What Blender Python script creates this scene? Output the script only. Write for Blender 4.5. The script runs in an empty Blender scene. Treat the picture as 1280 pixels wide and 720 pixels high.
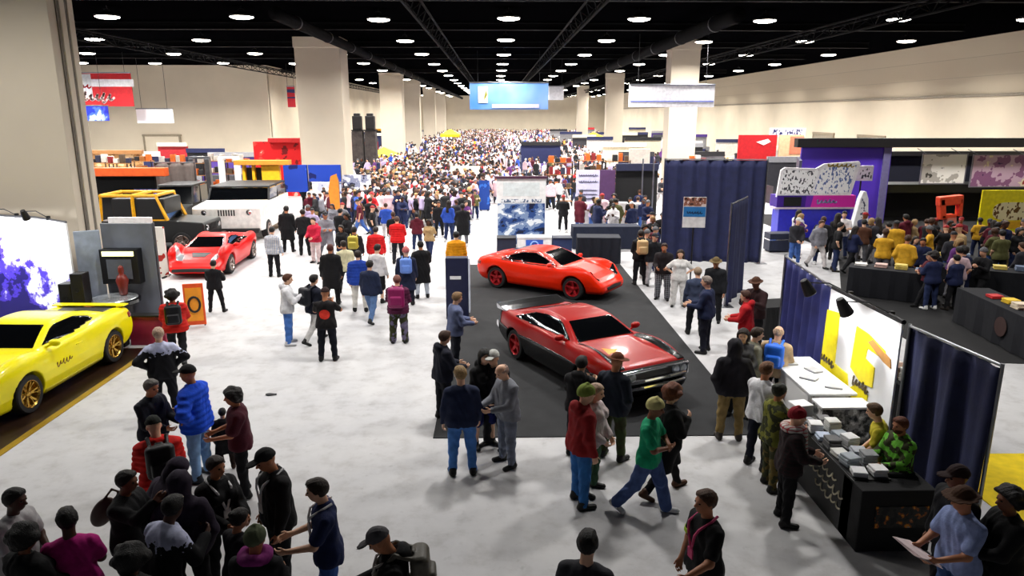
LAMP_W = 470.0
NEAR_LAMP = 0.75
BANNER_W = 210.0
EXPOSURE = 0.0
OCC = []
import bpy, bmesh, math, random
import numpy as np
from mathutils import Vector, Matrix

random.seed(7)
RNG = np.random.default_rng(7)
SC = bpy.context.scene
COL = SC.collection
PI = math.pi

# ------------------------------------------------------------------ camera
FPX, HOR, VPX, CAMH = 900.0, 142.0, 620.0, 5.5
PITCH = math.atan((360 - HOR) / FPX)
YAW = math.atan((640 - VPX) * math.cos(PITCH) / FPX)
FWD = Vector((math.sin(YAW) * math.cos(PITCH), math.cos(YAW) * math.cos(PITCH), -math.sin(PITCH)))
RGT = Vector((math.cos(YAW), -math.sin(YAW), 0))
UPV = RGT.cross(FWD)
CAM = Vector((0, 0, CAMH))


def ray(px, py):
    return RGT * ((px - 640) / FPX) + UPV * ((360 - py) / FPX) + FWD


def at(px, py, z=0.0):
    """where the sight line through a pixel of the 1280x720 photograph meets the height z"""
    d = ray(px, py)
    return CAM + d * ((z - CAMH) / d.z)


def atY(px, py, Y):
    """where that sight line meets the plane y = Y"""
    d = ray(px, py)
    return CAM + d * (Y / d.y)


def make_camera():
    cd = bpy.data.cameras.new('camera')
    cd.sensor_width = 36.0
    cd.lens = FPX * 36.0 / 1280.0
    cd.clip_end = 600
    co = bpy.data.objects.new('camera', cd)
    COL.objects.link(co)
    m = Matrix((RGT, UPV, -FWD)).transposed().to_4x4()
    m.translation = CAM
    co.matrix_world = m
    SC.camera = co


# ------------------------------------------------------------------ materials
MATS = {}


def srgb(c):
    if isinstance(c, str):
        c = c.lstrip('#')
        c = [int(c[i:i + 2], 16) / 255 for i in (0, 2, 4)]
    return tuple((x / 12.92 if x <= 0.04045 else ((x + 0.055) / 1.055) ** 2.4) for x in c)


def nodes(name):
    m = bpy.data.materials.new(name)
    m.use_nodes = True
    nt = m.node_tree
    return m, nt, nt.nodes['Principled BSDF']


def N(nt, t, **kw):
    n = nt.nodes.new(t)
    for k, v in kw.items():
        if k in n.inputs:
            n.inputs[k].default_value = v
        else:
            setattr(n, k, v)
    return n


def ramp(nt, fac, stops, interp='LINEAR'):
    r = nt.nodes.new('ShaderNodeValToRGB')
    r.color_ramp.interpolation = interp
    el = r.color_ramp.elements
    while len(el) < len(stops):
        el.new(0.5)
    for e, (p, c) in zip(el, stops):
        e.position = p
        e.color = (*c, 1)
    nt.links.new(fac, r.inputs[0])
    return r.outputs[0]


def mat(name, col, rough=0.6, metal=0.0, coat=0.0, var=0.12, scale=6.0, bump=0.0, bscale=60.0, spec=0.5):
    """a plain surface with a little procedural variation of tone"""
    if name in MATS:
        return MATS[name]
    m, nt, b = nodes(name)
    c = srgb(col)
    tc = N(nt, 'ShaderNodeTexCoord')
    nz = N(nt, 'ShaderNodeTexNoise', Scale=scale, Detail=4.0)
    nt.links.new(tc.outputs['Object'], nz.inputs['Vector'])
    lo = tuple(x * (1 - var) for x in c)
    hi = tuple(min(1, x * (1 + var)) for x in c)
    nt.links.new(ramp(nt, nz.outputs['Fac'], [(0.3, lo), (0.7, hi)]), b.inputs['Base Color'])
    b.inputs['Roughness'].default_value = rough
    b.inputs['Metallic'].default_value = metal
    b.inputs['Coat Weight'].default_value = coat
    b.inputs['Coat Roughness'].default_value = 0.05
    b.inputs['Specular IOR Level'].default_value = spec
    if bump:
        n2 = N(nt, 'ShaderNodeTexNoise', Scale=bscale, Detail=3.0)
        nt.links.new(tc.outputs['Object'], n2.inputs['Vector'])
        bp = N(nt, 'ShaderNodeBump', Strength=bump, Distance=0.02)
        nt.links.new(n2.outputs['Fac'], bp.inputs['Height'])
        nt.links.new(bp.outputs['Normal'], b.inputs['Normal'])
    MATS[name] = m
    return m


def glow(name, col, strength):
    if name in MATS:
        return MATS[name]
    m, nt, b = nodes(name)
    b.inputs['Base Color'].default_value = (*srgb(col), 1)
    b.inputs['Emission Color'].default_value = (*srgb(col), 1)
    b.inputs['Emission Strength'].default_value = strength
    MATS[name] = m
    return m


def printed(name, stops, scale=3.0, stretch=(1, 1, 1), rough=0.5, emit=0.0, detail=2.0, coord='Object', kind='noise', spec=0.3):
    """a printed graphic: flat patches of a few colours"""
    if name in MATS:
        return MATS[name]
    m, nt, b = nodes(name)
    tc = N(nt, 'ShaderNodeTexCoord')
    mp = N(nt, 'ShaderNodeMapping')
    mp.inputs['Scale'].default_value = stretch
    nt.links.new(tc.outputs[coord], mp.inputs['Vector'])
    if kind == 'noise':
        t = N(nt, 'ShaderNodeTexNoise', Scale=scale, Detail=detail)
        out = t.outputs['Fac']
    elif kind == 'cells':
        t = N(nt, 'ShaderNodeTexVoronoi', Scale=scale)
        sep = N(nt, 'ShaderNodeSeparateColor')
        nt.links.new(t.outputs['Color'], sep.inputs[0])
        out = sep.outputs[0]
    else:
        t = N(nt, 'ShaderNodeTexWave', Scale=scale, Distortion=1.5)
        out = t.outputs['Fac']
    nt.links.new(mp.outputs['Vector'], t.inputs['Vector'])
    c = ramp(nt, out, [(p, srgb(x)) for p, x in stops], 'CONSTANT')
    nt.links.new(c, b.inputs['Base Color'])
    b.inputs['Roughness'].default_value = rough
    b.inputs['Specular IOR Level'].default_value = spec
    if emit:
        nt.links.new(c, b.inputs['Emission Color'])
        b.inputs['Emission Strength'].default_value = emit
    MATS[name] = m
    return m


def tinted(name, rough=0.85, var=0.25, scale=14.0, bump=0.25, bscale=45.0, sheen=0.0, kind='plain', second='#15151a', spec=0.3):
    """a material that takes each object's own colour (cloth, skin, hair)"""
    if name in MATS:
        return MATS[name]
    m, nt, b = nodes(name)
    oi = N(nt, 'ShaderNodeObjectInfo')
    tc = N(nt, 'ShaderNodeTexCoord')
    nz = N(nt, 'ShaderNodeTexNoise', Scale=scale, Detail=4.0)
    nt.links.new(tc.outputs['Object'], nz.inputs['Vector'])
    mx = N(nt, 'ShaderNodeMix', data_type='RGBA', blend_type='MULTIPLY')
    mx.inputs[0].default_value = 1.0
    src = oi.outputs['Color']
    if kind != 'plain':
        if kind == 'plaid':
            w1 = N(nt, 'ShaderNodeTexWave', Scale=5.5, bands_direction='X')
            w2 = N(nt, 'ShaderNodeTexWave', Scale=5.5, bands_direction='Z')
            for w in (w1, w2):
                nt.links.new(tc.outputs['Object'], w.inputs['Vector'])
            mm = N(nt, 'ShaderNodeMath', operation='MULTIPLY')
            nt.links.new(w1.outputs['Fac'], mm.inputs[0])
            nt.links.new(w2.outputs['Fac'], mm.inputs[1])
            f = ramp(nt, mm.outputs[0], [(0.0, (0, 0, 0)), (0.3, (1, 1, 1))])
        elif kind == 'camo':
            n3 = N(nt, 'ShaderNodeTexNoise', Scale=9.0, Detail=2.0)
            nt.links.new(tc.outputs['Object'], n3.inputs['Vector'])
            f = ramp(nt, n3.outputs['Fac'], [(0.0, (0, 0, 0)), (0.5, (1, 1, 1))], 'CONSTANT')
        elif kind == 'shoulder':
            # second colour over the shoulders and upper back only
            sx = N(nt, 'ShaderNodeSeparateXYZ')
            nt.links.new(tc.outputs['Object'], sx.inputs[0])
            n3 = N(nt, 'ShaderNodeTexNoise', Scale=16.0, Detail=2.0)
            nt.links.new(tc.outputs['Object'], n3.inputs['Vector'])
            ad = N(nt, 'ShaderNodeMath', operation='MULTIPLY_ADD')
            nt.links.new(n3.outputs['Fac'], ad.inputs[0])
            ad.inputs[1].default_value = 0.45
            nt.links.new(sx.outputs['Z'], ad.inputs[2])
            f = ramp(nt, ad.outputs[0], [(0.0, (0, 0, 0)), (0.985, (1, 1, 1))], 'CONSTANT')
            m2 = N(nt, 'ShaderNodeMath', operation='DIVIDE')
            m2.inputs[1].default_value = 1.62
            nt.links.new(ad.outputs[0], m2.inputs[0])
            f = ramp(nt, m2.outputs[0], [(0.0, (0, 0, 0)), (0.94, (1, 1, 1))], 'CONSTANT')
        elif kind == 'front':
            # printed patch on the chest
            sx = N(nt, 'ShaderNodeSeparateXYZ')
            nt.links.new(tc.outputs['Object'], sx.inputs[0])
            vm = N(nt, 'ShaderNodeVectorMath', operation='DISTANCE')
            vm.inputs[1].default_value = (0, -0.14, 1.16)
            nt.links.new(tc.outputs['Object'], vm.inputs[0])
            f = ramp(nt, vm.outputs['Value'], [(0.0, (1, 1, 1)), (0.115, (0, 0, 0))], 'CONSTANT')
        mk = N(nt, 'ShaderNodeMix', data_type='RGBA')
        nt.links.new(f, mk.inputs[0])
        nt.links.new(src, mk.inputs[6])
        mk.inputs[7].default_value = (*srgb(second), 1)
        src = mk.outputs[2]
    nt.links.new(src, mx.inputs[6])
    nt.links.new(ramp(nt, nz.outputs['Fac'], [(0.3, (1 - var,) * 3), (0.7, (1.0,) * 3)]), mx.inputs[7])
    nt.links.new(mx.outputs[2], b.inputs['Base Color'])
    b.inputs['Roughness'].default_value = rough
    b.inputs['Specular IOR Level'].default_value = spec
    if sheen:
        b.inputs['Sheen Weight'].default_value = sheen
    if bump:
        n2 = N(nt, 'ShaderNodeTexNoise', Scale=bscale, Detail=3.0)
        nt.links.new(tc.outputs['Object'], n2.inputs['Vector'])
        bp = N(nt, 'ShaderNodeBump', Strength=bump, Distance=0.02)
        nt.links.new(n2.outputs['Fac'], bp.inputs['Height'])
        nt.links.new(bp.outputs['Normal'], b.inputs['Normal'])
    MATS[name] = m
    return m


# ------------------------------------------------------------------ objects
USED = set()


def tag(o, label=None, cat=None, group=None, kind=None):
    if label:
        o['label'] = label
    if cat:
        o['category'] = cat
    if group:
        o['group'] = group
    if kind:
        o['kind'] = kind
    return o


def empty(name, loc=(0, 0, 0), rz=0.0, label=None, cat=None, group=None, kind=None):
    o = bpy.data.objects.new(name, None)
    COL.objects.link(o)
    o.location = loc
    o.rotation_euler = (0, 0, rz)
    o.empty_display_size = 0.2
    return tag(o, label, cat, group, kind)


def np_mesh(name, v, quads, smooth=True, tris=None):
    me = bpy.data.meshes.new(name)
    v = np.asarray(v, dtype=np.float32)
    q = np.asarray(quads, dtype=np.int32)
    me.vertices.add(len(v))
    me.vertices.foreach_set('co', v.ravel())
    k = q.shape[1]
    me.loops.add(q.size)
    me.loops.foreach_set('vertex_index', q.ravel())
    me.polygons.add(len(q))
    me.polygons.foreach_set('loop_start', np.arange(0, q.size, k, dtype=np.int32))
    me.polygons.foreach_set('use_smooth', np.full(len(q), smooth, dtype=bool))
    me.update()
    me.validate()
    return me


def link(name, me, material=None, parent=None, color=None):
    o = bpy.data.objects.new(name, me)
    COL.objects.link(o)
    if material is not None and not me.materials:
        me.materials.append(material)
    if parent is not None:
        o.parent = parent
    if color is not None:
        o.color = (*srgb(color), 1)
    return o


class MB:
    """collects simple solids and links them as one mesh object"""

    def __init__(self):
        self.v, self.f = [], []

    def add(self, vs, fs, M=None):
        b = len(self.v)
        for p in vs:
            p = Vector(p)
            self.v.append(tuple(M @ p) if M is not None else tuple(p))
        for f in fs:
            self.f.append([b + i for i in f])
        return self

    def box(self, c, s, rot=None):
        x, y, z = [k / 2 for k in s]
        vs = [(-x, -y, -z), (x, -y, -z), (x, y, -z), (-x, y, -z), (-x, -y, z), (x, -y, z), (x, y, z), (-x, y, z)]
        fs = [(0, 3, 2, 1), (4, 5, 6, 7), (0, 1, 5, 4), (1, 2, 6, 5), (2, 3, 7, 6), (3, 0, 4, 7)]
        M = Matrix.Translation(c)
        if rot is not None:
            M = M @ (rot if isinstance(rot, Matrix) else Matrix.Rotation(rot, 4, 'Z'))
        return self.add(vs, fs, M)

    def tube(self, pts, r, n=8, closed=False):
        pts = [Vector(p) for p in pts]
        rs = r if isinstance(r, (list, tuple)) else [r] * len(pts)
        rings = []
        for i, p in enumerate(pts):
            a = pts[i - 1] if i > 0 else (pts[-1] if closed else p)
            b = pts[(i + 1) % len(pts)] if (i < len(pts) - 1 or closed) else p
            t = (b - a).normalized() if (b - a).length > 1e-9 else Vector((0, 0, 1))
            u = t.orthogonal().normalized() if not rings else None
            if u is None:
                u = (self._u - t * self._u.dot(t))
                u = u.normalized() if u.length > 1e-6 else t.orthogonal().normalized()
            self._u = u
            w = t.cross(u)
            rings.append([p + (u * math.cos(2 * PI * k / n) + w * math.sin(2 * PI * k / n)) * rs[i] for k in range(n)])
        vs = [p for R_ in rings for p in R_]
        fs = []
        m = len(rings)
        for i in range(m if closed else m - 1):
            j = (i + 1) % m
            for k in range(n):
                fs.append((i * n + k, i * n + (k + 1) % n, j * n + (k + 1) % n, j * n + k))
        if not closed:
            fs.append(tuple(range(n))[::-1])
            fs.append(tuple((m - 1) * n + k for k in range(n)))
        return self.add(vs, fs)

    def lathe(self, prof, c=(0, 0, 0), n=24, M=None, caps=True):
        """prof: (radius, height) pairs from bottom to top about the z axis"""
        vs, fs = [], []
        for r, z in prof:
            for k in range(n):
                a = 2 * PI * k / n
                vs.append((r * math.cos(a), r * math.sin(a), z))
        for i in range(len(prof) - 1):
            for k in range(n):
                fs.append((i * n + k, i * n + (k + 1) % n, (i + 1) * n + (k + 1) % n, (i + 1) * n + k))
        if caps:
            fs.append(tuple(range(n))[::-1])
            fs.append(tuple((len(prof) - 1) * n + k for k in range(n)))
        T = Matrix.Translation(c)
        return self.add(vs, fs, T @ M if M is not None else T)

    def prism(self, poly, depth, M=None):
        """poly in x,z extruded along y from -depth/2 to depth/2"""
        n = len(poly)
        vs = [(x, -depth / 2, z) for x, z in poly] + [(x, depth / 2, z) for x, z in poly]
        fs = [tuple(range(n)), tuple(range(2 * n - 1, n - 1, -1))]
        for i in range(n):
            j = (i + 1) % n
            fs.append((i, i + n, j + n, j)[::1])
        return self.add(vs, fs, M)

    def build(self, name, material, parent=None, bevel=0.0, smooth=False, color=None, loc=None, rz=None):
        me = bpy.data.meshes.new(name)
        me.from_pydata(self.v, [], self.f)
        bm = bmesh.new()
        bm.from_mesh(me)
        bmesh.ops.recalc_face_normals(bm, faces=bm.faces)
        if bevel > 0:
            es = [e for e in bm.edges if len(e.link_faces) == 2 and e.calc_face_angle(0) > 0.6]
            bmesh.ops.bevel(bm, geom=es, offset=bevel, segments=2, profile=0.6, affect='EDGES', clamp_overlap=True)
        bm.to_mesh(me)
        bm.free()
        if smooth:
            for p in me.polygons:
                p.use_smooth = True
        o = link(name, me, material, parent, color)
        if loc is not None:
            o.location = loc
        if rz is not None:
            o.rotation_euler = (0, 0, rz)
        return o


def copy_tree(o, parent=None):
    c = o.copy()
    COL.objects.link(c)
    if parent is not None:
        c.parent = parent
    for ch in o.children:
        copy_tree(ch, c)
    return c


def text_mesh(s, size, depth=0.01, shear=0.0, bold=0.0):
    cu = bpy.data.curves.new('lettering', 'FONT')
    cu.body = s
    cu.size = size
    cu.extrude = depth
    cu.shear = shear
    cu.offset = bold
    cu.align_x = 'CENTER'
    cu.align_y = 'CENTER'
    ob = bpy.data.objects.new('lettering', cu)
    COL.objects.link(ob)
    dg = bpy.context.evaluated_depsgraph_get()
    me = bpy.data.meshes.new_from_object(ob.evaluated_get(dg))
    bpy.data.objects.remove(ob)
    bpy.data.curves.remove(cu)
    return me


# ------------------------------------------------------------------ distance fields -> meshes
def nets(a, lo, h):
    nx, ny, nz = a.shape
    s = a < 0
    cs = [(i, j, k) for i in (0, 1) for j in (0, 1) for k in (0, 1)]
    cnt = np.zeros((nx - 1, ny - 1, nz - 1), np.int8)
    for i, j, k in cs:
        cnt += s[i:nx - 1 + i, j:ny - 1 + j, k:nz - 1 + k]
    mask = (cnt > 0) & (cnt < 8)
    ci = np.argwhere(mask)
    vid = np.full(mask.shape, -1, np.int32)
    vid[mask] = np.arange(len(ci))
    acc = np.zeros((len(ci), 3))
    num = np.zeros(len(ci))
    for (a0, b0) in [(p, q) for p in cs for q in cs if sum(abs(np.subtract(p, q))) == 1 and p < q]:
        va = a[ci[:, 0] + a0[0], ci[:, 1] + a0[1], ci[:, 2] + a0[2]]
        vb = a[ci[:, 0] + b0[0], ci[:, 1] + b0[1], ci[:, 2] + b0[2]]
        m = (va < 0) != (vb < 0)
        t = np.where(m, va / np.where(m, va - vb, 1), 0)
        P = np.array(a0)[None] + t[:, None] * (np.array(b0) - np.array(a0))[None]
        acc += P * m[:, None]
        num += m
    v = (ci + acc / np.maximum(num, 1)[:, None]) * h + np.array(lo)
    quads = []
    for ax in range(3):
        A = np.moveaxis(s, ax, 0)
        V = np.moveaxis(vid, ax, 0)
        d = A[:-1, 1:-1, 1:-1] != A[1:, 1:-1, 1:-1]
        idx = np.argwhere(d)
        if not len(idx):
            continue
        i, j, k = idx[:, 0], idx[:, 1] + 1, idx[:, 2] + 1
        q = np.stack([V[i, j - 1, k - 1], V[i, j, k - 1], V[i, j, k], V[i, j - 1, k]], 1)
        ins = A[i, j, k]
        if ax == 1:
            ins = ~ins
        q = np.where(ins[:, None], q, q[:, ::-1])
        quads.append(q)
    if not quads:
        return np.zeros((3, 3)), np.zeros((0, 4), int)
    return v, np.concatenate(quads)


class SDF:
    def __init__(self, lo, hi, h):
        self.lo = np.array(lo, float)
        self.h = h
        n = np.ceil((np.array(hi) - self.lo) / h).astype(int) + 1
        self.a = np.full(n, 1.0, np.float32)
        self.ax = [self.lo[i] + h * np.arange(n[i]) for i in range(3)]

    def sl(self, lo, hi):
        s = []
        for i in range(3):
            p = max(0, int((lo[i] - self.lo[i]) / self.h))
            q = min(self.a.shape[i], int((hi[i] - self.lo[i]) / self.h) + 2)
            s.append(slice(p, max(p, q)))
        X = self.ax[0][s[0]][:, None, None]
        Y = self.ax[1][s[1]][None, :, None]
        Z = self.ax[2][s[2]][None, None, :]
        return tuple(s), X, Y, Z

    def join(self, s, d, k):
        o = self.a[s]
        if o.size == 0:
            return
        hh = np.maximum(k - np.abs(o - d), 0) / k if k > 0 else 0
        self.a[s] = np.minimum(o, d) - hh * hh * k * 0.25

    def cut(self, s, d, k=0.0):
        o = self.a[s]
        if o.size == 0:
            return
        d = -d
        hh = np.maximum(k - np.abs(o - d), 0) / k if k > 0 else 0
        self.a[s] = np.maximum(o, d) + hh * hh * k * 0.25

    def d_cap(self, a, b, ra, rb, pad):
        a, b = np.array(a, float), np.array(b, float)
        r = max(ra, rb) + pad
        s, X, Y, Z = self.sl(np.minimum(a, b) - r, np.maximum(a, b) + r)
        ab = b - a
        L = max(ab @ ab, 1e-9)
        t = np.clip(((X - a[0]) * ab[0] + (Y - a[1]) * ab[1] + (Z - a[2]) * ab[2]) / L, 0, 1)
        d = np.sqrt((X - a[0] - t * ab[0]) ** 2 + (Y - a[1] - t * ab[1]) ** 2 + (Z - a[2] - t * ab[2]) ** 2) - (ra + t * (rb - ra))
        return s, d

    def cap(self, a, b, ra, rb=None, k=0.03):
        s, d = self.d_cap(a, b, ra, ra if rb is None else rb, k + 2 * self.h)
        self.join(s, d, k)

    def cutcap(self, a, b, ra, rb=None, k=0.01):
        s, d = self.d_cap(a, b, ra, ra if rb is None else rb, k + 2 * self.h)
        self.cut(s, d, k)

    def d_ell(self, c, r, M, pad):
        c, r = np.array(c, float), np.array(r, float)
        R_ = max(r) + pad
        s, X, Y, Z = self.sl(c - R_, c + R_)
        x, y, z = X - c[0], Y - c[1], Z - c[2]
        if M is not None:
            x, y, z = (M[0][0] * x + M[1][0] * y + M[2][0] * z, M[0][1] * x + M[1][1] * y + M[2][1] * z, M[0][2] * x + M[1][2] * y + M[2][2] * z)
        k0 = np.sqrt((x / r[0]) ** 2 + (y / r[1]) ** 2 + (z / r[2]) ** 2)
        k1 = np.sqrt((x / r[0] ** 2) ** 2 + (y / r[1] ** 2) ** 2 + (z / r[2] ** 2) ** 2)
        return s, k0 * (k0 - 1) / np.maximum(k1, 1e-6)

    def ell(self, c, r, M=None, k=0.02):
        s, d = self.d_ell(c, r, M, k + 2 * self.h)
        self.join(s, d, k)

    def cutell(self, c, r, M=None, k=0.01):
        s, d = self.d_ell(c, r, M, k + 2 * self.h)
        self.cut(s, d, k)

    def box(self, c, half, rnd=0.02, M=None, k=0.01):
        c, b = np.array(c, float), np.array(half, float) - rnd
        R_ = np.linalg.norm(half) + k + 2 * self.h
        s, X, Y, Z = self.sl(c - R_, c + R_)
        x, y, z = X - c[0], Y - c[1], Z - c[2]
        if M is not None:
            x, y, z = (M[0][0] * x + M[1][0] * y + M[2][0] * z, M[0][1] * x + M[1][1] * y + M[2][1] * z, M[0][2] * x + M[1][2] * y + M[2][2] * z)
        qx, qy, qz = np.abs(x) - b[0], np.abs(y) - b[1], np.abs(z) - b[2]
        d = np.sqrt(np.maximum(qx, 0) ** 2 + np.maximum(qy, 0) ** 2 + np.maximum(qz, 0) ** 2) + np.minimum(np.maximum(np.maximum(qx, qy), qz), 0) - rnd
        self.join(s, d, k)

    def plane(self, p, n):
        """keep only what lies behind the plane (against its normal)"""
        n = np.array(n, float)
        n = n / np.linalg.norm(n)
        X, Y, Z = self.ax[0][:, None, None], self.ax[1][None, :, None], self.ax[2][None, None, :]
        d = (X - p[0]) * n[0] + (Y - p[1]) * n[1] + (Z - p[2]) * n[2]
        self.a = np.maximum(self.a, d).astype(np.float32)

    def wrinkle(self, amp, f=26.0, ph=0.0):
        X, Y, Z = self.ax[0][:, None, None], self.ax[1][None, :, None], self.ax[2][None, None, :]
        self.a = (self.a + amp * np.sin(f * (Z + 0.35 * np.sin(9 * X + ph)) + 11 * Y + ph) * np.sin(f * 0.6 * X + 7 * Z + 2 * ph)).astype(np.float32)

    def mesh(self):
        for i in range(3):  # close the border
            sl0 = [slice(None)] * 3
            sl0[i] = 0
            self.a[tuple(sl0)] = np.maximum(self.a[tuple(sl0)], 0.001)
            sl0[i] = -1
            self.a[tuple(sl0)] = np.maximum(self.a[tuple(sl0)], 0.001)
        return nets(self.a, self.lo, self.h)


CARPETS = []  # (polygon on the floor, height of its top)


def floor_z(x, y):
    for P, z in CARPETS:
        c = False
        for i in range(len(P)):
            p, q = P[i], P[i - 1]
            if (p[1] > y) != (q[1] > y) and x < (q[0] - p[0]) * (y - p[1]) / (q[1] - p[1]) + p[0]:
                c = not c
        if c:
            return z
    return 0.0


def free(x, y, d):
    return all((x - a) ** 2 + (y - b) ** 2 > (d + r) ** 2 for a, b, r in OCC)


# ------------------------------------------------------------------ people
SKIN = dict(light='#d9a283', fair='#e6b596', tan='#b97a56', brown='#7d4c33', dark='#4a2c1f')


def rx(a):
    c, s = math.cos(a), math.sin(a)
    return np.array([[1, 0, 0], [0, c, -s], [0, s, c]])


def ry(a):
    c, s = math.cos(a), math.sin(a)
    return np.array([[c, 0, s], [0, 1, 0], [-s, 0, c]])


def rz_(a):
    c, s = math.cos(a), math.sin(a)
    return np.array([[c, -s, 0], [s, c, 0], [0, 0, 1]])


D = math.radians
ARMS = {  # (upper forward, upper outward, fore forward, fore outward) in degrees, left then right
    'down': ((4, 10, 14, 5), (2, 10, 16, 5)),
    'walk': ((-20, 8, 5, 4), (24, 8, 42, 3)),
    'phone': ((28, 12, 118, -22), (28, 12, 118, -22)),
    'raise': ((20, 12, 125, -25), (80, 15, 140, -10)),
    'hip': ((-12, 42, 8, -48), (22, 12, 70, -25)),
    'hips': ((-8, 42, 12, -50), (-8, 42, 12, -50)),
    'front': ((22, 8, 78, -16), (22, 8, 78, -16)),
    'low': ((12, 8, 46, -22), (12, 8, 46, -22)),
    'cross': ((26, 10, 82, -62), (28, 10, 76, -58)),
    'back': ((-22, 12, -8, -20), (-22, 12, -8, -20)),
    'pocket': ((-10, 18, 18, -16), (-10, 18, 18, -16)),
    'reach': ((18, 10, 50, -8), (62, 8, 78, -5)),
    'out': ((38, 26, 78, 8), (4, 10, 20, 2)),
    'strap': ((4, 10, 14, 5), (16, 14, 140, -28)),
    'camera': ((42, 18, 138, -38), (42, 18, 138, -38)),
}
LEGS = {  # thigh forward, outward, knee bend, for left then right
    'stand': ((2, 4, 3), (0, 4, 2)),
    'wide': ((1, 9, 2), (1, 9, 2)),
    'rest': ((8, 5, 14), (-1, 4, 1)),
    'walk': ((24, 2, 6), (-18, 2, 18)),
    'stride': ((-22, 2, 22), (27, 2, 5)),
    'sit': ((82, 8, 84), (82, 8, 84)),
}


class Figure:
    """joints of one posed figure, 1.75 m tall, feet at the origin, looking along +y"""

    def __init__(self, arms='down', legs='stand', lean=0, twist=0, yaw=0, nod=8, fem=False, heavy=0.0, jit=0, side=0):
        r = random.Random(jit)
        J = (lambda s: (r.random() - 0.5) * 2 * s) if jit else (lambda s: 0)
        A = ARMS[arms] if isinstance(arms, str) else arms
        Lg = LEGS[legs] if isinstance(legs, str) else legs
        self.fem, self.hv = fem, heavy
        hip = np.array([0, 0, 0.92])
        self.hipj, self.knee, self.ank, self.pitch = [], [], [], []
        for s, (f, o, kb) in zip((-1, 1), Lg):
            h = hip + [s * 0.092, 0, -0.03]
            f += J(3)
            f, o, kb = D(f), D(o), D(kb)
            t = np.array([s * math.sin(o), math.sin(f) * math.cos(o), -math.cos(f) * math.cos(o)])
            k = h + 0.42 * t
            f2 = f - kb
            t2 = np.array([s * math.sin(o) * 0.6, math.sin(f2), -math.cos(f2)])
            t2 /= np.linalg.norm(t2)
            a = k + 0.40 * t2
            self.hipj.append(h)
            self.knee.append(k)
            self.ank.append(a)
            self.pitch.append(min(0.0, f2 + 0.05) if f2 < -0.2 else 0.0)
        low = min(self.ank[i][2] - 0.075 - (0.10 * math.sin(-self.pitch[i]) if self.pitch[i] else 0) for i in (0, 1))
        off = np.array([0, 0, -low])
        self.P = hip + off
        for l in (self.hipj, self.knee, self.ank):
            for i in (0, 1):
                l[i] = l[i] + off
        self.T = rz_(D(twist)) @ rx(-D(lean + J(2))) @ ry(D(side))
        bend = rz_(D(twist)) @ rx(-D(lean * 1.25 + 2)) @ ry(D(side * 1.2))
        self.T2 = bend
        self.waist = self.P + self.T @ [0, 0, 0.16]
        self.chest = self.waist + bend @ [0, 0.0, 0.20]
        self.shl = self.waist + bend @ [0, -0.012, 0.315]
        self.neck = self.waist + bend @ [0, -0.005, 0.375]
        self.H = rz_(D(twist + yaw + J(8))) @ rx(-D(lean * 0.8 + nod + J(4)))
        self.head = self.neck + self.H @ [0, 0.022, 0.168]
        B = rz_(D(twist)) @ rx(-D(lean * 0.35))
        self.B = B
        self.sh, self.elb, self.wr, self.hd, self.fd = [], [], [], [], []
        w = 0.148 if fem else 0.168
        for s, (uf, uo, ff, fo) in zip((-1, 1), A):
            sp = self.shl + bend @ [s * w, 0, -0.035]
            uf, uo, ff, fo = D(uf + J(6)), D(uo + heavy * 30), D(ff + J(6)), D(fo)
            u = B @ np.array([s * math.sin(uo), math.sin(uf) * math.cos(uo), -math.cos(uf) * math.cos(uo)])
            v = B @ np.array([s * math.sin(fo), math.sin(ff) * math.cos(fo), -math.cos(ff) * math.cos(fo)])
            e = sp + 0.285 * u
            self.sh.append(sp)
            self.elb.append(e)
            self.wr.append(e + 0.245 * v)
            self.fd.append(v)
            n = B @ np.array([-s, 0.0, 0.25])
            n = n - v * (n @ v)
            if np.linalg.norm(n) < 0.2:
                n = B @ np.array([0, 1.0, 0]) - v * (B @ np.array([0, 1.0, 0]) @ v)
            self.hd.append(n / np.linalg.norm(n))

    def bounds(self, pad=0.2):
        pts = np.array(self.ank + self.wr + self.elb + self.sh + self.knee + [self.head, self.P, self.chest])
        lo, hi = pts.min(0) - pad, pts.max(0) + pad
        lo[2] = max(lo[2], -0.02)
        hi[2] = max(hi[2], self.head[2] + 0.18)
        return lo, hi

    # --- volumes shared by body and clothes
    def torso(self, g, inf=0.0, k=0.06):
        f, hv = self.fem, self.hv
        w = 0.062 if f else 0.07
        for s in (-1, 1):
            a = self.P + self.T @ [s * 0.075, -0.01, -0.03]
            b = self.waist + self.T @ [s * (0.052 if f else 0.066), 0.0 + hv * 0.12, 0]
            c = self.chest + self.T2 @ [s * 0.078, 0.005, 0.02]
            g.cap(a, b, 0.112 + inf + hv * 0.2, 0.088 + inf + hv * 0.5, k)
            g.cap(b, c, 0.090 + inf + hv * 0.5, 0.102 + inf + hv * 0.2, k)
            g.cap(self.shl + self.T2 @ [s * 0.04, 0, -0.02], self.sh[(s + 1) // 2] + self.T2 @ [-s * 0.02, 0, -0.005], 0.078 + inf * 0.8, 0.052 + inf * 0.8, k)
            if f:
                g.ell(self.chest + self.T2 @ [s * 0.075, 0.085 + inf * 0.7, 0.0], (0.062 + inf, 0.06 + inf, 0.062 + inf), None, 0.03)

    def arm(self, g, i, inf=0.0, end=1.0, k=0.03):
        fem = 0.9 if self.fem else 1.0
        g.cap(self.sh[i], self.elb[i], 0.053 * fem + inf, 0.041 * fem + inf, k)
        w = self.elb[i] + (self.wr[i] - self.elb[i]) * end
        if end > 0:
            g.cap(self.elb[i], w, 0.041 * fem + inf, (0.041 + (0.028 - 0.041) * end) * fem + inf * 0.9, k)

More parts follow.
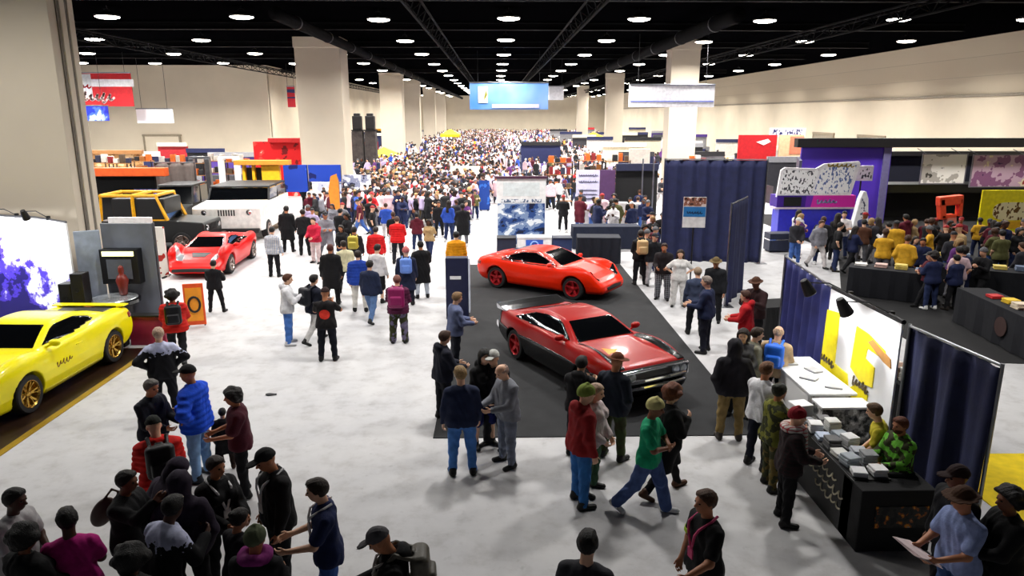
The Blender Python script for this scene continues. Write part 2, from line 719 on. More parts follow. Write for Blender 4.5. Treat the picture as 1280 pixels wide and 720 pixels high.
    def leg(self, g, i, inf=0.0, end=1.0, flare=0.0, k=0.035):
        g.cap(self.hipj[i], self.knee[i], 0.088 + inf + self.hv * 0.15, 0.058 + inf, k)
        a = self.knee[i] + (self.ank[i] - self.knee[i]) * end
        g.cap(self.knee[i], a, 0.056 + inf, 0.040 + inf + flare, k)


def body_mesh(F, h, fingers=True):
    lo, hi = F.bounds()
    g = SDF(lo, hi, h)
    F.torso(g, -0.006)
    for i in (0, 1):
        F.arm(g, i)
        F.leg(g, i, -0.006)
        # foot
        Rf = rx(F.pitch[i])
        a = F.ank[i]
        xo = (-1 if i == 0 else 1) * 0.022
        g.cap(a + Rf @ [0, -0.03, -0.035], a + Rf @ [xo, 0.10, -0.045], 0.026, 0.02, 0.008)
        # hand: palm, four fingers of unequal length, thumb off the side of the palm
        s = -1 if i == 0 else 1
        w, d, n = F.wr[i], F.fd[i], F.hd[i]
        l = np.cross(d, n)
        if l @ (F.B @ np.array([0, 1, 0.3])) < 0:
            l = -l
        for q in (-0.026, -0.009, 0.009, 0.026):
            g.cap(w + l * q * 0.6, w + d * 0.085 + l * q, 0.015, 0.013, 0.012)
        fr = max(0.0088, h * 0.72)
        for q, L in zip((-0.031, -0.0105, 0.0105, 0.031), (0.058, 0.074, 0.08, 0.07)):
            k0 = w + d * 0.09 + l * q * (1.0 if h < 0.016 else 1.1)
            d1 = d * math.cos(0.45) + n * math.sin(0.45)
            k1 = k0 + d1 * L * 0.55
            d2 = d * math.cos(1.1) + n * math.sin(1.1)
            k2 = k1 + d2 * L * 0.5
            g.cap(k0, k1, fr * 1.1, fr, 0.004)
            g.cap(k1, k2, fr, fr * 0.85, 0.004)
        t0 = w + d * 0.03 + l * 0.022
        t1 = t0 + (l * 0.75 + d * 0.6 + n * 0.25) * 0.042
        t2 = t1 + (l * 0.35 + d * 0.9 + n * 0.3) * 0.034
        g.cap(t0, t1, 0.014, fr * 1.1, 0.008)
        g.cap(t1, t2, fr * 1.1, fr, 0.004)
    H, c = F.H, F.head
    g.cap(F.neck + F.T2 @ [0, -0.01, -0.05], c + H @ [0, -0.02, -0.05], 0.056 if not F.fem else 0.047, 0.05 if not F.fem else 0.044, 0.025)
    g.ell(c + H @ [0, -0.010, 0.022], (0.076, 0.096, 0.098), H, 0.02)
    g.ell(c + H @ [0, 0.024, -0.045], (0.056, 0.066, 0.076), H, 0.035)
    g.cap(c + H @ [0, 0.083, 0.012], c + H @ [0, 0.106, -0.022], 0.009, 0.0145, 0.012)
    for s in (-1, 1):
        g.ell(c + H @ [s * 0.077, -0.008, -0.004], (0.010, 0.021, 0.031), H, 0.006)
        g.cutell(c + H @ [s * 0.031, 0.092, 0.014], (0.02, 0.013, 0.012), H, 0.01)
        g.cap(c + H @ [s * 0.014, 0.085, 0.034], c + H @ [s * 0.045, 0.074, 0.034], 0.008, 0.007, 0.012)
    g.ell(c + H @ [0, 0.083, -0.052], (0.022, 0.01, 0.009), H, 0.006)
    return g.mesh()


def eye_mesh(F):
    m = MB()
    for s in (-1, 1):
        p = F.head + F.H @ [s * 0.031, 0.0795, 0.013]
        prof = [(0.004, -0.010), (0.009, -0.005), (0.0115, 0), (0.009, 0.005), (0.004, 0.010)]
        m.lathe(prof, tuple(p), 10)
    return m


def top_mesh(F, h, kind='hoodie', ph=0.0, open_=False):
    lo, hi = F.bounds(0.24)
    g = SDF(lo, hi, h)
    inf = {'tee': 0.014, 'shirt': 0.02, 'sweater': 0.024, 'hoodie': 0.028, 'hood_up': 0.030, 'jacket': 0.030, 'puffer': 0.046, 'coat': 0.038, 'polo': 0.018, 'vest': 0.04}[kind]
    short = kind in ('tee', 'polo', 'vest')
    F.torso(g, inf)
    hem = {'tee': -0.11, 'polo': -0.10, 'shirt': -0.11, 'sweater': -0.09, 'hoodie': -0.10, 'hood_up': -0.10, 'jacket': -0.12, 'puffer': -0.12, 'coat': -0.45, 'vest': -0.1}[kind]
    for s in (-1, 1):
        i = (s + 1) // 2
        if kind == 'coat':
            e = F.hipj[i] + (F.knee[i] - F.hipj[i]) * 0.95
            g.cap(F.P + F.T @ [s * 0.07, 0, 0], e, 0.135, 0.125, 0.09)
        else:
            e = F.P + np.array([s * 0.078, -0.005 + F.hv * 0.1, hem - 0.05])
            g.cap(F.P + F.T @ [s * 0.075, 0, 0], e, 0.106 + max(inf, 0.03) + F.hv * 0.3, 0.106 + max(inf, 0.028), 0.06)
        if short:
            # sleeve ends just above the elbow
            e = F.sh[i] + (F.elb[i] - F.sh[i]) * 0.72
            g.cap(F.sh[i], e, 0.056 + inf, 0.054 + inf, 0.02)
            u = F.elb[i] - F.sh[i]
        else:
            F.arm(g, i, inf * 0.8 + 0.004, 0.96)
    # neckline
    if kind in ('hoodie',):
        g.ell(F.neck + F.T2 @ [0, -0.085, 0.0], (0.115, 0.075, 0.085), F.T2, 0.03)
        g.ell(F.neck + F.T2 @ [0, 0.0, 0.0], (0.088, 0.088, 0.05), F.T2, 0.02)
        g.cutell(F.neck + F.T2 @ [0, 0.01, 0.07], (0.065, 0.07, 0.075), F.T2, 0.01)
    elif kind == 'hood_up':
        c, H = F.head, F.H
        g.ell(c + H @ [0, -0.02, 0.025], (0.112, 0.125, 0.128), H, 0.02)
        g.ell(c + H @ [0, -0.035, -0.09], (0.105, 0.11, 0.10), H, 0.06)
        g.cutell(c + H @ [0, 0.12, -0.01], (0.078, 0.10, 0.105), H, 0.02)
    elif kind in ('jacket', 'puffer', 'coat', 'polo', 'shirt', 'vest'):
        rr = 0.073 if kind in ('polo', 'shirt') else 0.083
        g.ell(F.neck + F.T2 @ [0, -0.004, 0.0], (rr, rr, 0.052), F.T2, 0.015)
        g.cutell(F.neck + F.T2 @ [0, 0.016, 0.05], (rr - 0.014, rr - 0.008, 0.06), F.T2, 0.01)
    if not short and kind != 'hood_up' or short:
        pass
    g.plane(F.P + np.array([0, 0, hem]), (0, 0, -1))
    if h < 0.025:
        g.wrinkle(0.006 if kind != 'puffer' else 0.003, 26, ph)
        if kind == 'puffer':
            X, Y, Z = g.ax[0][:, None, None], g.ax[1][None, :, None], g.ax[2][None, None, :]
            g.a = (g.a + 0.005 * np.cos(Z * 2 * PI / 0.085)).astype(np.float32)
    return g.mesh()


def trousers_mesh(F, h, kind='jeans', ph=0.0):
    lo, hi = F.bounds(0.2)
    hi[2] = min(hi[2], F.P[2] + 0.25)
    g = SDF(lo, hi, h)
    inf = {'jeans': 0.014, 'slim': 0.008, 'wide': 0.026, 'shorts': 0.028, 'skirt': 0.03}[kind]
    for s in (-1, 1):
        i = (s + 1) // 2
        a = F.P + np.array([s * 0.072, -0.012, -0.04])
        g.cap(a, F.P + F.T @ [s * 0.062, F.hv * 0.1, 0.07], 0.108 + inf * 0.8 + F.hv * 0.2, 0.082 + F.hv * 0.35, 0.05)
        if kind == 'shorts':
            g.cap(F.hipj[i], F.knee[i], 0.09 + inf, 0.072 + inf, 0.03)
        elif kind == 'skirt':
            g.cap(F.hipj[i], F.knee[i] * [0.7, 1, 1], 0.1 + inf, 0.13, 0.1)
        else:
            F.leg(g, i, inf, 0.98, 0.012 if kind == 'wide' else 0.004)
    g.plane(F.P + F.T @ [0, 0, 0.09], tuple(F.T @ [0, 0, 1]))
    if h < 0.025:
        g.wrinkle(0.007, 34, ph)
    return g.mesh()


def shoe_mesh(F, i, h):
    a, Rf = F.ank[i], rx(F.pitch[i])
    g = SDF(a - 0.24, a + 0.26, h)
    x = (-1 if i == 0 else 1) * 0.03
    g.cap(a + Rf @ [0, -0.045, -0.035], a + Rf @ [x, 0.135, -0.042], 0.043, 0.037, 0.02)
    g.cap(a + Rf @ [0, -0.01, -0.02], a + Rf @ [0, -0.015, 0.03], 0.05, 0.054, 0.03)
    g.plane(a + Rf @ [0, 0, -0.074], tuple(Rf @ [0, 0, -1]))
    return g.mesh()


def hair_mesh(F, h, kind):
    c, H = F.head, F.H
    g = SDF(c - [0.27, 0.3, 0.62 if kind == 'long' else 0.3], c + [0.27, 0.27, 0.3], h)
    sk = np.array([0.076, 0.096, 0.098])
    base = c + H @ [0, -0.010, 0.022]
    if kind in ('short', 'bob', 'long', 'bun', 'curly', 'fringe'):
        e = {'short': 0.014, 'bob': 0.022, 'long': 0.018, 'bun': 0.015, 'curly': 0.045, 'fringe': 0.010}[kind]
        g.ell(base + H @ [0, -0.004, 0.006], sk + e, H, 0.01)
        if kind == 'short':
            g.ell(base + H @ [0, 0.05, 0.078], (0.06, 0.045, 0.03), H, 0.02)
        if kind == 'curly':
            for q in range(14):
                r = random.Random(q)
                d = np.array([r.uniform(-1, 1), r.uniform(-1, 0.4), r.uniform(-0.7, 1)])
                d /= np.linalg.norm(d)
                g.ell(base + H @ (d * 0.115), (0.045,) * 3, None, 0.02)
        g.plane(c + H @ [0, 0.058, 0.058], tuple(H @ [0, 0.80, -0.60]))
        if kind == 'fringe':
            g.plane(c + H @ [0, 0, 0.05], tuple(H @ [0, 0.3, 1]))
        if kind == 'bob':
            for s in (-1, 1):
                g.cap(c + H @ [s * 0.07, -0.02, 0.02], c + H @ [s * 0.08, -0.02, -0.10], 0.035, 0.03, 0.03)
            g.cap(c + H @ [0, -0.08, 0], c + H @ [0, -0.085, -0.10], 0.06, 0.055, 0.04)
        if kind == 'long':
            for s in (-1, 1):
                g.cap(c + H @ [s * 0.07, -0.025, 0.02], F.neck + F.T2 @ [s * 0.09, -0.05, -0.08], 0.035, 0.03, 0.03)
            g.cap(c + H @ [0, -0.08, 0], F.neck + F.T2 @ [0, -0.12, -0.16], 0.065, 0.06, 0.05)
        if kind == 'bun':
            g.ell(c + H @ [0, -0.10, 0.075], (0.042,) * 3, None, 0.01)
    elif kind == 'beanie':
        g.ell(base + H @ [0, -0.006, 0.012], sk + [0.02, 0.02, 0.024], H, 0.01)
        g.plane(c + H @ [0, 0.05, 0.028], tuple(H @ [0, 0.32, -0.95]))
        g.cap(c + H @ [0, -0.02, 0.13], c + H @ [0, -0.02, 0.145], 0.02, 0.03, 0.01)
    elif kind == 'cap':
        g.ell(base + H @ [0, -0.004, 0.014], sk + [0.014, 0.014, 0.016], H, 0.01)
        g.plane(c + H @ [0, 0.05, 0.045], tuple(H @ [0, 0.12, -1]))
        g.ell(c + H @ [0, 0.125, 0.052], (0.068, 0.075, 0.013), H, 0.01)
    elif kind == 'hat':
        g.ell(base + H @ [0, -0.004, 0.02], sk + [0.014, 0.014, 0.02], H, 0.01)
        g.plane(c + H @ [0, 0.0, 0.045], tuple(H @ [0, 0, -1]))
        g.ell(c + H @ [0, 0.01, 0.052], (0.155, 0.17, 0.013), H, 0.01)
    elif kind == 'headphones':
        g.ell(base + H @ [0, -0.004, 0.006], sk + 0.013, H, 0.01)
        g.plane(c + H @ [0, 0.058, 0.058], tuple(H @ [0, 0.80, -0.60]))
        for s in (-1, 1):
            g.ell(c + H @ [s * 0.092, -0.008, 0], (0.022, 0.036, 0.042), H, 0.005)
    g.wrinkle(0.004, 70)
    return g.mesh()


def beard_mesh(F, h):
    c, H = F.head, F.H
    g = SDF(c - 0.16, c + 0.17, h)
    g.ell(c + H @ [0, 0.026, -0.058], (0.062, 0.074, 0.072), H, 0.01)
    g.plane(c + H @ [0, 0.08, -0.035], tuple(H @ [0, 0.25, 1]))
    g.cutell(c + H @ [0, 0.105, -0.052], (0.024, 0.02, 0.011), H, 0.005)
    return g.mesh()


def pack_mesh(F, h, big=1.0):
    c = F.chest + F.T2 @ [0, -0.235, -0.04]
    g = SDF(c - 0.45, c + 0.45, h)
    g.box(c, (0.155 * big, 0.085 * big, 0.225 * big), 0.07, F.T2, 0.02)
    g.box(c + F.T2 @ [0, -0.09 * big, -0.07], (0.11 * big, 0.045, 0.10 * big), 0.035, F.T2, 0.015)
    g.cap(c + F.T2 @ [-0.03, 0.05, 0.23 * big], c + F.T2 @ [0.03, 0.05, 0.23 * big], 0.015, None, 0.01)
    for s in (-1, 1):
        p = [c + F.T2 @ [s * 0.09, 0.06, 0.19], F.shl + F.T2 @ [s * 0.10, -0.02, 0.10], F.chest + F.T2 @ [s * 0.105, 0.15, 0.02], c + F.T2 @ [s * 0.14, 0.10, -0.16]]
        for a, b in zip(p, p[1:]):
            g.cap(a, b, 0.022, None, 0.01)
    return g.mesh()


def lanyard_mb(F, inf=0.03):
    m = MB()
    T = F.T2
    pts = [F.neck + T @ [-0.06, -0.08, 0.02], F.neck + T @ [-0.098, 0.0, 0.0], F.chest + T @ [-0.085, 0.11 + inf, 0.10], F.chest + T @ [-0.055, 0.135 + inf, 0.02], F.chest + T @ [-0.006, 0.135 + inf, -0.16]]
    pts2 = [F.neck + T @ [0.06, -0.08, 0.02], F.neck + T @ [0.098, 0.0, 0.0], F.chest + T @ [0.085, 0.11 + inf, 0.10], F.chest + T @ [0.055, 0.135 + inf, 0.02], F.chest + T @ [0.006, 0.135 + inf, -0.16]]
    m.tube(pts, 0.013, 6)
    m.tube(pts2, 0.013, 6)
    M4 = Matrix([list(r) + [0] for r in T] + [[0, 0, 0, 1]])
    m.box(tuple(F.chest + T @ [0, 0.142 + inf, -0.21]), (0.08, 0.012, 0.11), M4)
    return m


FAB = {}


def fabrics():
    FAB['plain'] = tinted('cloth')
    FAB['shiny'] = tinted('nylon', rough=0.45, var=0.15, bump=0.15)
    FAB['denim'] = tinted('denim', rough=0.9, var=0.35, scale=10)
    FAB['camo'] = tinted('camouflage cloth', kind='camo', second='#3a3d22')
    FAB['whiteprint'] = tinted('printed shoulders', kind='shoulder', second='#c9cdea')
    FAB['plaid'] = tinted('plaid cloth', kind='plaid', second='#d8d2cc')
    FAB['plaid_dark'] = tinted('dark plaid cloth', kind='plaid', second='#1a1416')
    FAB['badge'] = tinted('cloth with back print', kind='front', second='#e23a2c')
    FAB['badge_white'] = tinted('cloth with white back print', kind='front', second='#e8e8e8')
    FAB['skin'] = tinted('skin', rough=0.5, var=0.12, bump=0.0, spec=0.4)
    FAB['hair'] = tinted('hair', rough=0.55, var=0.5, scale=40, bump=0.6, bscale=90)
    FAB['leather'] = tinted('shoe leather', rough=0.5, var=0.2, bump=0.1)
    FAB['strap'] = tinted('woven strap', rough=0.7, var=0.1)
    FAB['eye'] = mat('eye', '#1a1512', 0.15)


def build_person(label, spec, h=0.0125, group=None, loc=(0, 0, 0), face=180, size=1.75, name='person'):
    """spec: top, topc, legs ... ; returns the Empty at the feet that parents body, hair and clothes"""
    S = dict(arms='down', legs='stand', lean=0, twist=0, yaw=0, nod=8, fem=False, heavy=0.0, side=0, skin='light', hair='short', hairc='#2a1d15',
             top='hoodie', topc='#15161a', topm='plain', leg='jeans', legc='#18191d', legm='denim', shoec='#151515', beard=None, lanyard=None, jit=0, eyes=True)
    S.update(spec)
    F = Figure(S['arms'], S['legs'], S['lean'], S['twist'], S['yaw'], S['nod'], S['fem'], S['heavy'], S['jit'], S['side'])
    root = empty(name, loc, D(face), label, 'person', group)
    k = size / 1.75
    root.scale = (k * 1.13, k * 1.10, k)
    ph = (S['jit'] * 1.37) % 6.28
    sk = SKIN.get(S['skin'], S['skin'])
    link('body', np_mesh('body', *body_mesh(F, h)), FAB['skin'], root, sk)
    nm = {'tee': 't_shirt', 'polo': 'polo_shirt', 'hood_up': 'hooded_jacket', 'puffer': 'puffer_jacket'}.get(S['top'], S['top'])
    link(nm, np_mesh(nm, *top_mesh(F, h, S['top'], ph)), FAB[S['topm']], root, S['topc'])
    nm = {'jeans': 'trousers', 'slim': 'trousers', 'wide': 'trousers'}.get(S['leg'], S['leg'])
    link(nm, np_mesh(nm, *trousers_mesh(F, h * 1.1, S['leg'], ph)), FAB[S['legm']], root, S['legc'])
    for i in (0, 1):
        link('shoe', np_mesh('shoe', *shoe_mesh(F, i, h)), FAB['leather'], root, S['shoec'])
    if S['hair'] and S['top'] != 'hood_up':
        nm = S['hair'] if S['hair'] in ('beanie', 'cap', 'hat') else 'hair'
        link(nm, np_mesh(nm, *hair_mesh(F, min(h, 0.012), S['hair'])), FAB['hair'] if nm == 'hair' else FAB['plain'], root, S['hairc'])
        if nm == 'cap' or nm == 'hat':
            pass
    if S['beard']:
        link('beard', np_mesh('beard', *beard_mesh(F, 0.01)), FAB['hair'], root, S['beard'])
    if S['eyes'] and h < 0.016:
        eye_mesh(F).build('eyes', FAB['eye'], root, smooth=True)
    if S['lanyard']:
        lanyard_mb(F, {'tee': 0.012, 'polo': 0.014, 'jacket': 0.035, 'hoodie': 0.035}.get(S['top'], 0.03)).build('lanyard', FAB['strap'], root, color=S['lanyard'])
    root['_f'] = 0
    del root['_f']
    return root, F


def pack_on(root, F, label, color, h=0.014, m='shiny', big=1.0, group=None, name='backpack'):
    o = link(name, np_mesh(name, *pack_mesh(F, h, big)), FAB[m], None, color)
    o.matrix_world = Matrix.LocRotScale(root.location, root.rotation_euler, root.scale)
    tag(o, label, 'backpack', group)
    return o
# ------------------------------------------------------------------ cars
def poly_sd(px, pz, poly):
    """signed distance (negative inside) of a 2D polygon, broadcast arrays"""
    P = np.array(poly, float)
    d = np.full(np.broadcast(px, pz).shape, 1e9)
    inside = np.zeros(d.shape, bool)
    n = len(P)
    for i in range(n):
        a, b = P[i], P[(i + 1) % n]
        e = b - a
        wx, wz = px - a[0], pz - a[1]
        t = np.clip((wx * e[0] + wz * e[1]) / (e @ e), 0, 1)
        d = np.minimum(d, (wx - e[0] * t) ** 2 + (wz - e[1] * t) ** 2)
        c1 = (pz >= a[1]) & (pz < b[1])
        c2 = (pz < a[1]) & (pz >= b[1])
        cr = e[0] * wz - e[1] * wx
        inside ^= (c1 & (cr > 0)) | (c2 & (cr < 0))
    d = np.sqrt(d)
    return np.where(inside, -d, d)


def chaikin(poly, n=2):
    for _ in range(n):
        q = []
        for i in range(len(poly)):
            a, b = poly[i], poly[(i + 1) % len(poly)]
            q += [(a[0] * .75 + b[0] * .25, a[1] * .75 + b[1] * .25), (a[0] * .25 + b[0] * .75, a[1] * .25 + b[1] * .75)]
        poly = q
    return poly


def smax(a, b, k):
    h = np.maximum(k - np.abs(a - b), 0) / k
    return np.maximum(a, b) + h * h * k * 0.25


def smin(a, b, k):
    h = np.maximum(k - np.abs(a - b), 0) / k
    return np.minimum(a, b) - h * h * k * 0.25


class CarShape:
    """body of a car as a distance field: x forward, y left, z up, wheels on the ground at z = 0"""

    def __init__(self, C, h=0.02):
        self.C, self.h = C, h
        L0, L1 = min(p[0] for p in C['lower']) - 0.15, max(p[0] for p in C['lower']) + 0.15
        W = C['W'] / 2
        self.W = W
        self.lo = np.array([L0, -W - 0.2, 0.06])
        hi = np.array([L1, W + 0.2, C['H'] + 0.12])
        n = np.ceil((hi - self.lo) / h).astype(int) + 1
        self.X = (self.lo[0] + h * np.arange(n[0]))[:, None, None]
        self.Y = (self.lo[1] + h * np.arange(n[1]))[None, :, None]
        self.Z = (self.lo[2] + h * np.arange(n[2]))[None, None, :]
        X, Y, Z = self.X, np.abs(self.Y), self.Z
        xs, zs = self.X[:, 0, :], self.Z[0]
        low2 = poly_sd(xs, zs, chaikin(C['lower'], 1))[:, None, :]
        grn2 = poly_sd(xs, zs, chaikin(C['green'], 2))[:, None, :]
        t = (X - (L0 + L1) / 2) / ((L1 - L0) / 2)
        hw = W * (1 - C.get('taper', 0.16) * np.abs(t) ** 3.2)
        hw = hw - C.get('tumble', 0.05) * np.maximum(Z - 0.62, 0) / 0.4 - 0.07 * np.maximum(0.45 - Z, 0) / 0.3
        low = smax(low2, Y - hw, C.get('round', 0.12))
        for xw in C['axles']:
            q = np.sqrt(((X - xw) / 0.62) ** 2 + ((Y - (W - 0.16)) / 0.19) ** 2 + ((Z - C['hip']) / 0.30) ** 2)
            low = smin(low, (q - 1) * 0.19, 0.14)
        zb = C['belt']
        self.gw = C['gw0'] + (C['gw1'] - C['gw0']) * np.clip((Z - zb) / (C['H'] - zb), 0, 1)
        grn = smax(grn2, Y - self.gw, 0.07)
        d = smin(low, grn, 0.05)
        R = C['R']
        for xw in C['axles']:
            cyl = np.sqrt((X - xw) ** 2 + (Z - R) ** 2) - (R + 0.055)
            arch = np.maximum(cyl, (W - 0.36) - Y)
            d = np.maximum(d, -arch)
        self.d = d.astype(np.float32)
        self.Ya = Y

    def body(self):
        return nets(self._closed(self.d), self.lo, self.h)

    def _closed(self, a):
        a = a.copy()
        for i in range(3):
            s = [slice(None)] * 3
            s[i] = 0
            a[tuple(s)] = np.maximum(a[tuple(s)], 0.001)
            s[i] = -1
            a[tuple(s)] = np.maximum(a[tuple(s)], 0.001)
        return a

    def panel(self, *cons, t=0.010, depth=0.045, side=0):
        """a thin sheet lying on the body where every constraint (negative = inside) holds"""
        a = np.maximum(self.d - t, -(self.d + depth))
        for c in cons:
            a = np.maximum(a, c)
        if side:
            a = np.maximum(a, -side * self.Y)
        return nets(self._closed(a.astype(np.float32)), self.lo, self.h)

    def xz(self, poly):
        return poly_sd(self.X[:, 0, :], self.Z[0], poly)[:, None, :]

    def yz(self, poly):
        """polygon in (|y|, z)"""
        return poly_sd(self.Ya[0], self.Z[0], poly)[None]

    def xy(self, poly):
        """polygon in (x, |y|)"""
        return poly_sd(self.X[:, :, 0], self.Ya[:, :, 0], poly)[:, :, None]

    def yx(self, poly):
        """polygon in (x, signed y)"""
        return poly_sd(self.X[:, :, 0], self.Y[:, :, 0] + 0 * self.X[:, :, 0], poly)[:, :, None]


def wheel(parent, x, y, R, w, rim_mat, spokes=5, side=1, style='spoke', lip=None):
    """one wheel: tyre (the part) with its rim as a sub-part; outer face looks along side*y"""
    M = Matrix.Translation((x, y, R)) @ Matrix.Rotation(-side * PI / 2, 4, 'X')
    t = MB()
    rr = R * 0.70
    prof = [(rr, -w / 2), (R * 0.93, -w / 2), (R * 0.985, -w * 0.42), (R, -w * 0.3), (R, w * 0.3), (R * 0.985, w * 0.42), (R * 0.93, w / 2), (rr, w / 2), (rr * 0.98, w * 0.3), (rr * 0.95, -w * 0.4)]
    t.lathe(prof, n=40, caps=False)
    tm = MB()
    tm.v, tm.f = [tuple(M @ Vector(p)) for p in t.v], t.f
    tire = tm.build('wheel', MATS['tyre'], parent, smooth=False)
    r = MB()
    # barrel and dish
    r.lathe([(rr * 0.99, w * 0.38), (rr * 1.02, w * 0.5), (rr * 0.97, w * 0.52), (rr * 0.9, w * 0.40), (rr * 0.88, w * 0.1), (rr * 0.3, w * 0.02), (0.02, w * 0.02)], n=40, caps=False)
    for k in range(spokes):
        a = 2 * PI * k / spokes
        Rm = Matrix.Rotation(a, 4, 'Z')
        if style == 'spoke':
            vs = [(-0.045, 0.03, w * 0.30), (0.045, 0.03, w * 0.30), (0.028, rr * 0.95, w * 0.44), (-0.028, rr * 0.95, w * 0.44)]
            vs += [(q[0] * 1.1, q[1], q[2] - 0.05) for q in vs]
            r.add(vs, [(0, 1, 2, 3), (4, 7, 6, 5), (0, 4, 5, 1), (1, 5, 6, 2), (2, 6, 7, 3), (3, 7, 4, 0)], Rm)
        else:
            for s in (-1, 1):
                vs = [(s * 0.012, 0.05, w * 0.30), (s * 0.05, 0.05, w * 0.30), (s * 0.085 + 0.015, rr * 0.95, w * 0.44), (s * 0.085 - 0.015, rr * 0.95, w * 0.44)]
                vs += [(q[0], q[1], q[2] - 0.04) for q in vs]
                r.add(vs, [(0, 1, 2, 3), (4, 7, 6, 5), (0, 4, 5, 1), (1, 5, 6, 2), (2, 6, 7, 3), (3, 7, 4, 0)], Rm)
    r.lathe([(0.065, w * 0.28), (0.062, w * 0.36), (0.035, w * 0.40), (0.01, w * 0.41)], n=16)
    rm = MB()
    rm.v, rm.f = [tuple(M @ Vector(p)) for p in r.v], r.f
    rm.build('rim', rim_mat, tire)
    # dark brake disc behind the spokes
    return tire


def sd_mesh_obj(name, vm, material, parent, smooth=True):
    v, q = vm
    if len(q) == 0:
        return None
    return link(name, np_mesh(name, v, q, smooth), material, parent)


def build_car(name, label, C, paint, rim_mat, loc, heading, extras):
    root = empty(name, loc, math.atan2(heading[1], heading[0]), label, 'car')
    S = CarShape(C, C.get('h', 0.02))
    sd_mesh_obj('body', S.body(), paint, root)
    X, Y, Z, Ya, zb = S.X, S.Y, S.Z, S.Ya, C['belt']
    glass = MATS['tinted glass']
    fx, rxx = C['roof_front'], C['roof_rear']
    # side windows
    for s in (-1, 1):
        sd_mesh_obj('side_window', S.panel(S.xz(C['side_win']), (S.gw - 0.10) - Ya, side=s), glass, root)
    base_w = S.gw - C.get('pillar', 0.075)
    sd_mesh_obj('windshield', S.panel(fx - X, zb + 0.045 - Z, Z - (C['H'] - 0.045), Ya - base_w, X - C['glass_front']), glass, root)
    sd_mesh_obj('rear_window', S.panel(X - rxx, zb + 0.05 - Z, Z - (C['H'] - 0.06), Ya - base_w + 0.03, C['glass_rear'] - X), glass, root)
    W = C['W'] / 2
    for xw, sp in zip(C['axles'], ('front', 'rear')):
        for s in (-1, 1):
            wheel(root, xw, s * (W - 0.145), C['R'], 0.27, rim_mat, C.get('spokes', 5), s, C.get('rim_style', 'spoke'))
    # mirrors
    for s in (-1, 1):
        g = SDF((C['mirror'][0] - 0.25, s * (W + 0.02) - 0.3, C['mirror'][1] - 0.2), (C['mirror'][0] + 0.25, s * (W + 0.02) + 0.3, C['mirror'][1] + 0.25), 0.014)
        g.ell((C['mirror'][0], s * (W + 0.03), C['mirror'][1] + 0.06), (0.07, 0.115, 0.07), None, 0.01)
        g.cap((C['mirror'][0] + 0.02, s * (W - 0.16), C['mirror'][1] - 0.03), (C['mirror'][0], s * (W + 0.0), C['mirror'][1] + 0.04), 0.025, None, 0.02)
        sd_mesh_obj('mirror', g.mesh(), extras.get('mirror_mat', paint), root)
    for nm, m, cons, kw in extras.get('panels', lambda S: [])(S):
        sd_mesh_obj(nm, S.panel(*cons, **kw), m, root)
    for nm, m, mb, bev in extras.get('solids', []):
        mb.build(nm, m, root, bevel=bev)
    return root, S


COUPE = dict(W=1.90, H=1.32, belt=0.90, gw0=0.80, gw1=0.56, hip=0.72, R=0.345, axles=(1.40, -1.40), taper=0.24, tumble=0.06, round=0.17,
             lower=[(-2.2, .24), (-2.34, .5), (-2.3, .86), (-2.05, .97), (-1.3, .99), (0.6, .93), (1.3, .88), (1.95, .72), (2.32, .52), (2.36, .30), (2.2, .17), (-1.9, .17)],
             green=[(-2.0, .80), (-1.95, .95), (-1.0, 1.24), (-.45, 1.315), (0.0, 1.31), (.35, 1.22), (1.05, .88), (1.05, .80)],
             roof_front=0.12, roof_rear=-0.75, glass_front=1.03, glass_rear=-1.75,
             side_win=[(-1.18, .99), (-1.0, 1.10), (-.55, 1.235), (-.05, 1.25), (.28, 1.14), (.74, .945), (-.2, .945)], mirror=(0.62, 0.93))
MUSCLE = dict(W=1.88, H=1.31, belt=0.95, gw0=0.79, gw1=0.58, hip=0.74, R=0.345, axles=(1.40, -1.42), taper=0.13, tumble=0.05, round=0.10,
              lower=[(-2.2, .30), (-2.36, .45), (-2.36, .90), (-2.25, 1.0), (-1.3, 1.01), (0.7, .97), (2.1, .92), (2.34, .88), (2.40, .55), (2.3, .27), (2.0, .19), (-1.9, .2)],
              green=[(-1.95, .85), (-1.85, 1.0), (-.95, 1.27), (-.5, 1.31), (0.05, 1.305), (.28, 1.25), (.95, .93), (.95, .85)],
              roof_front=0.16, roof_rear=-0.85, glass_front=0.93, glass_rear=-1.75,
              side_win=[(-1.45, 1.02), (-.95, 1.20), (-.5, 1.255), (0.02, 1.255), (.2, 1.21), (.66, .99), (-.4, .985)], mirror=(0.55, 1.0), spokes=5)
CHARGER = dict(W=1.98, H=1.42, belt=1.02, gw0=0.83, gw1=0.60, hip=0.80, R=0.37, axles=(1.43, -1.43), taper=0.12, tumble=0.07, round=0.12,
               lower=[(-2.3, .32), (-2.5, .62), (-2.47, .98), (-2.3, 1.07), (-1.75, 1.06), (-1.2, 1.06), (.75, 1.02), (2.05, .95), (2.32, .84), (2.42, .5), (2.3, .24), (2.0, .17), (-2.0, .20)],
               green=[(-1.85, .95), (-1.75, 1.08), (-1.05, 1.32), (-.55, 1.405), (0.0, 1.40), (.28, 1.33), (1.0, 1.0), (1.0, .92)],
               roof_front=0.18, roof_rear=-0.9, glass_front=0.98, glass_rear=-1.68,
               side_win=[(-1.12, 1.13), (-1.0, 1.22), (-.6, 1.325), (0.0, 1.335), (.2, 1.29), (.72, 1.065), (-.3, 1.055)], mirror=(0.62, 1.06), spokes=6, rim_style='double')
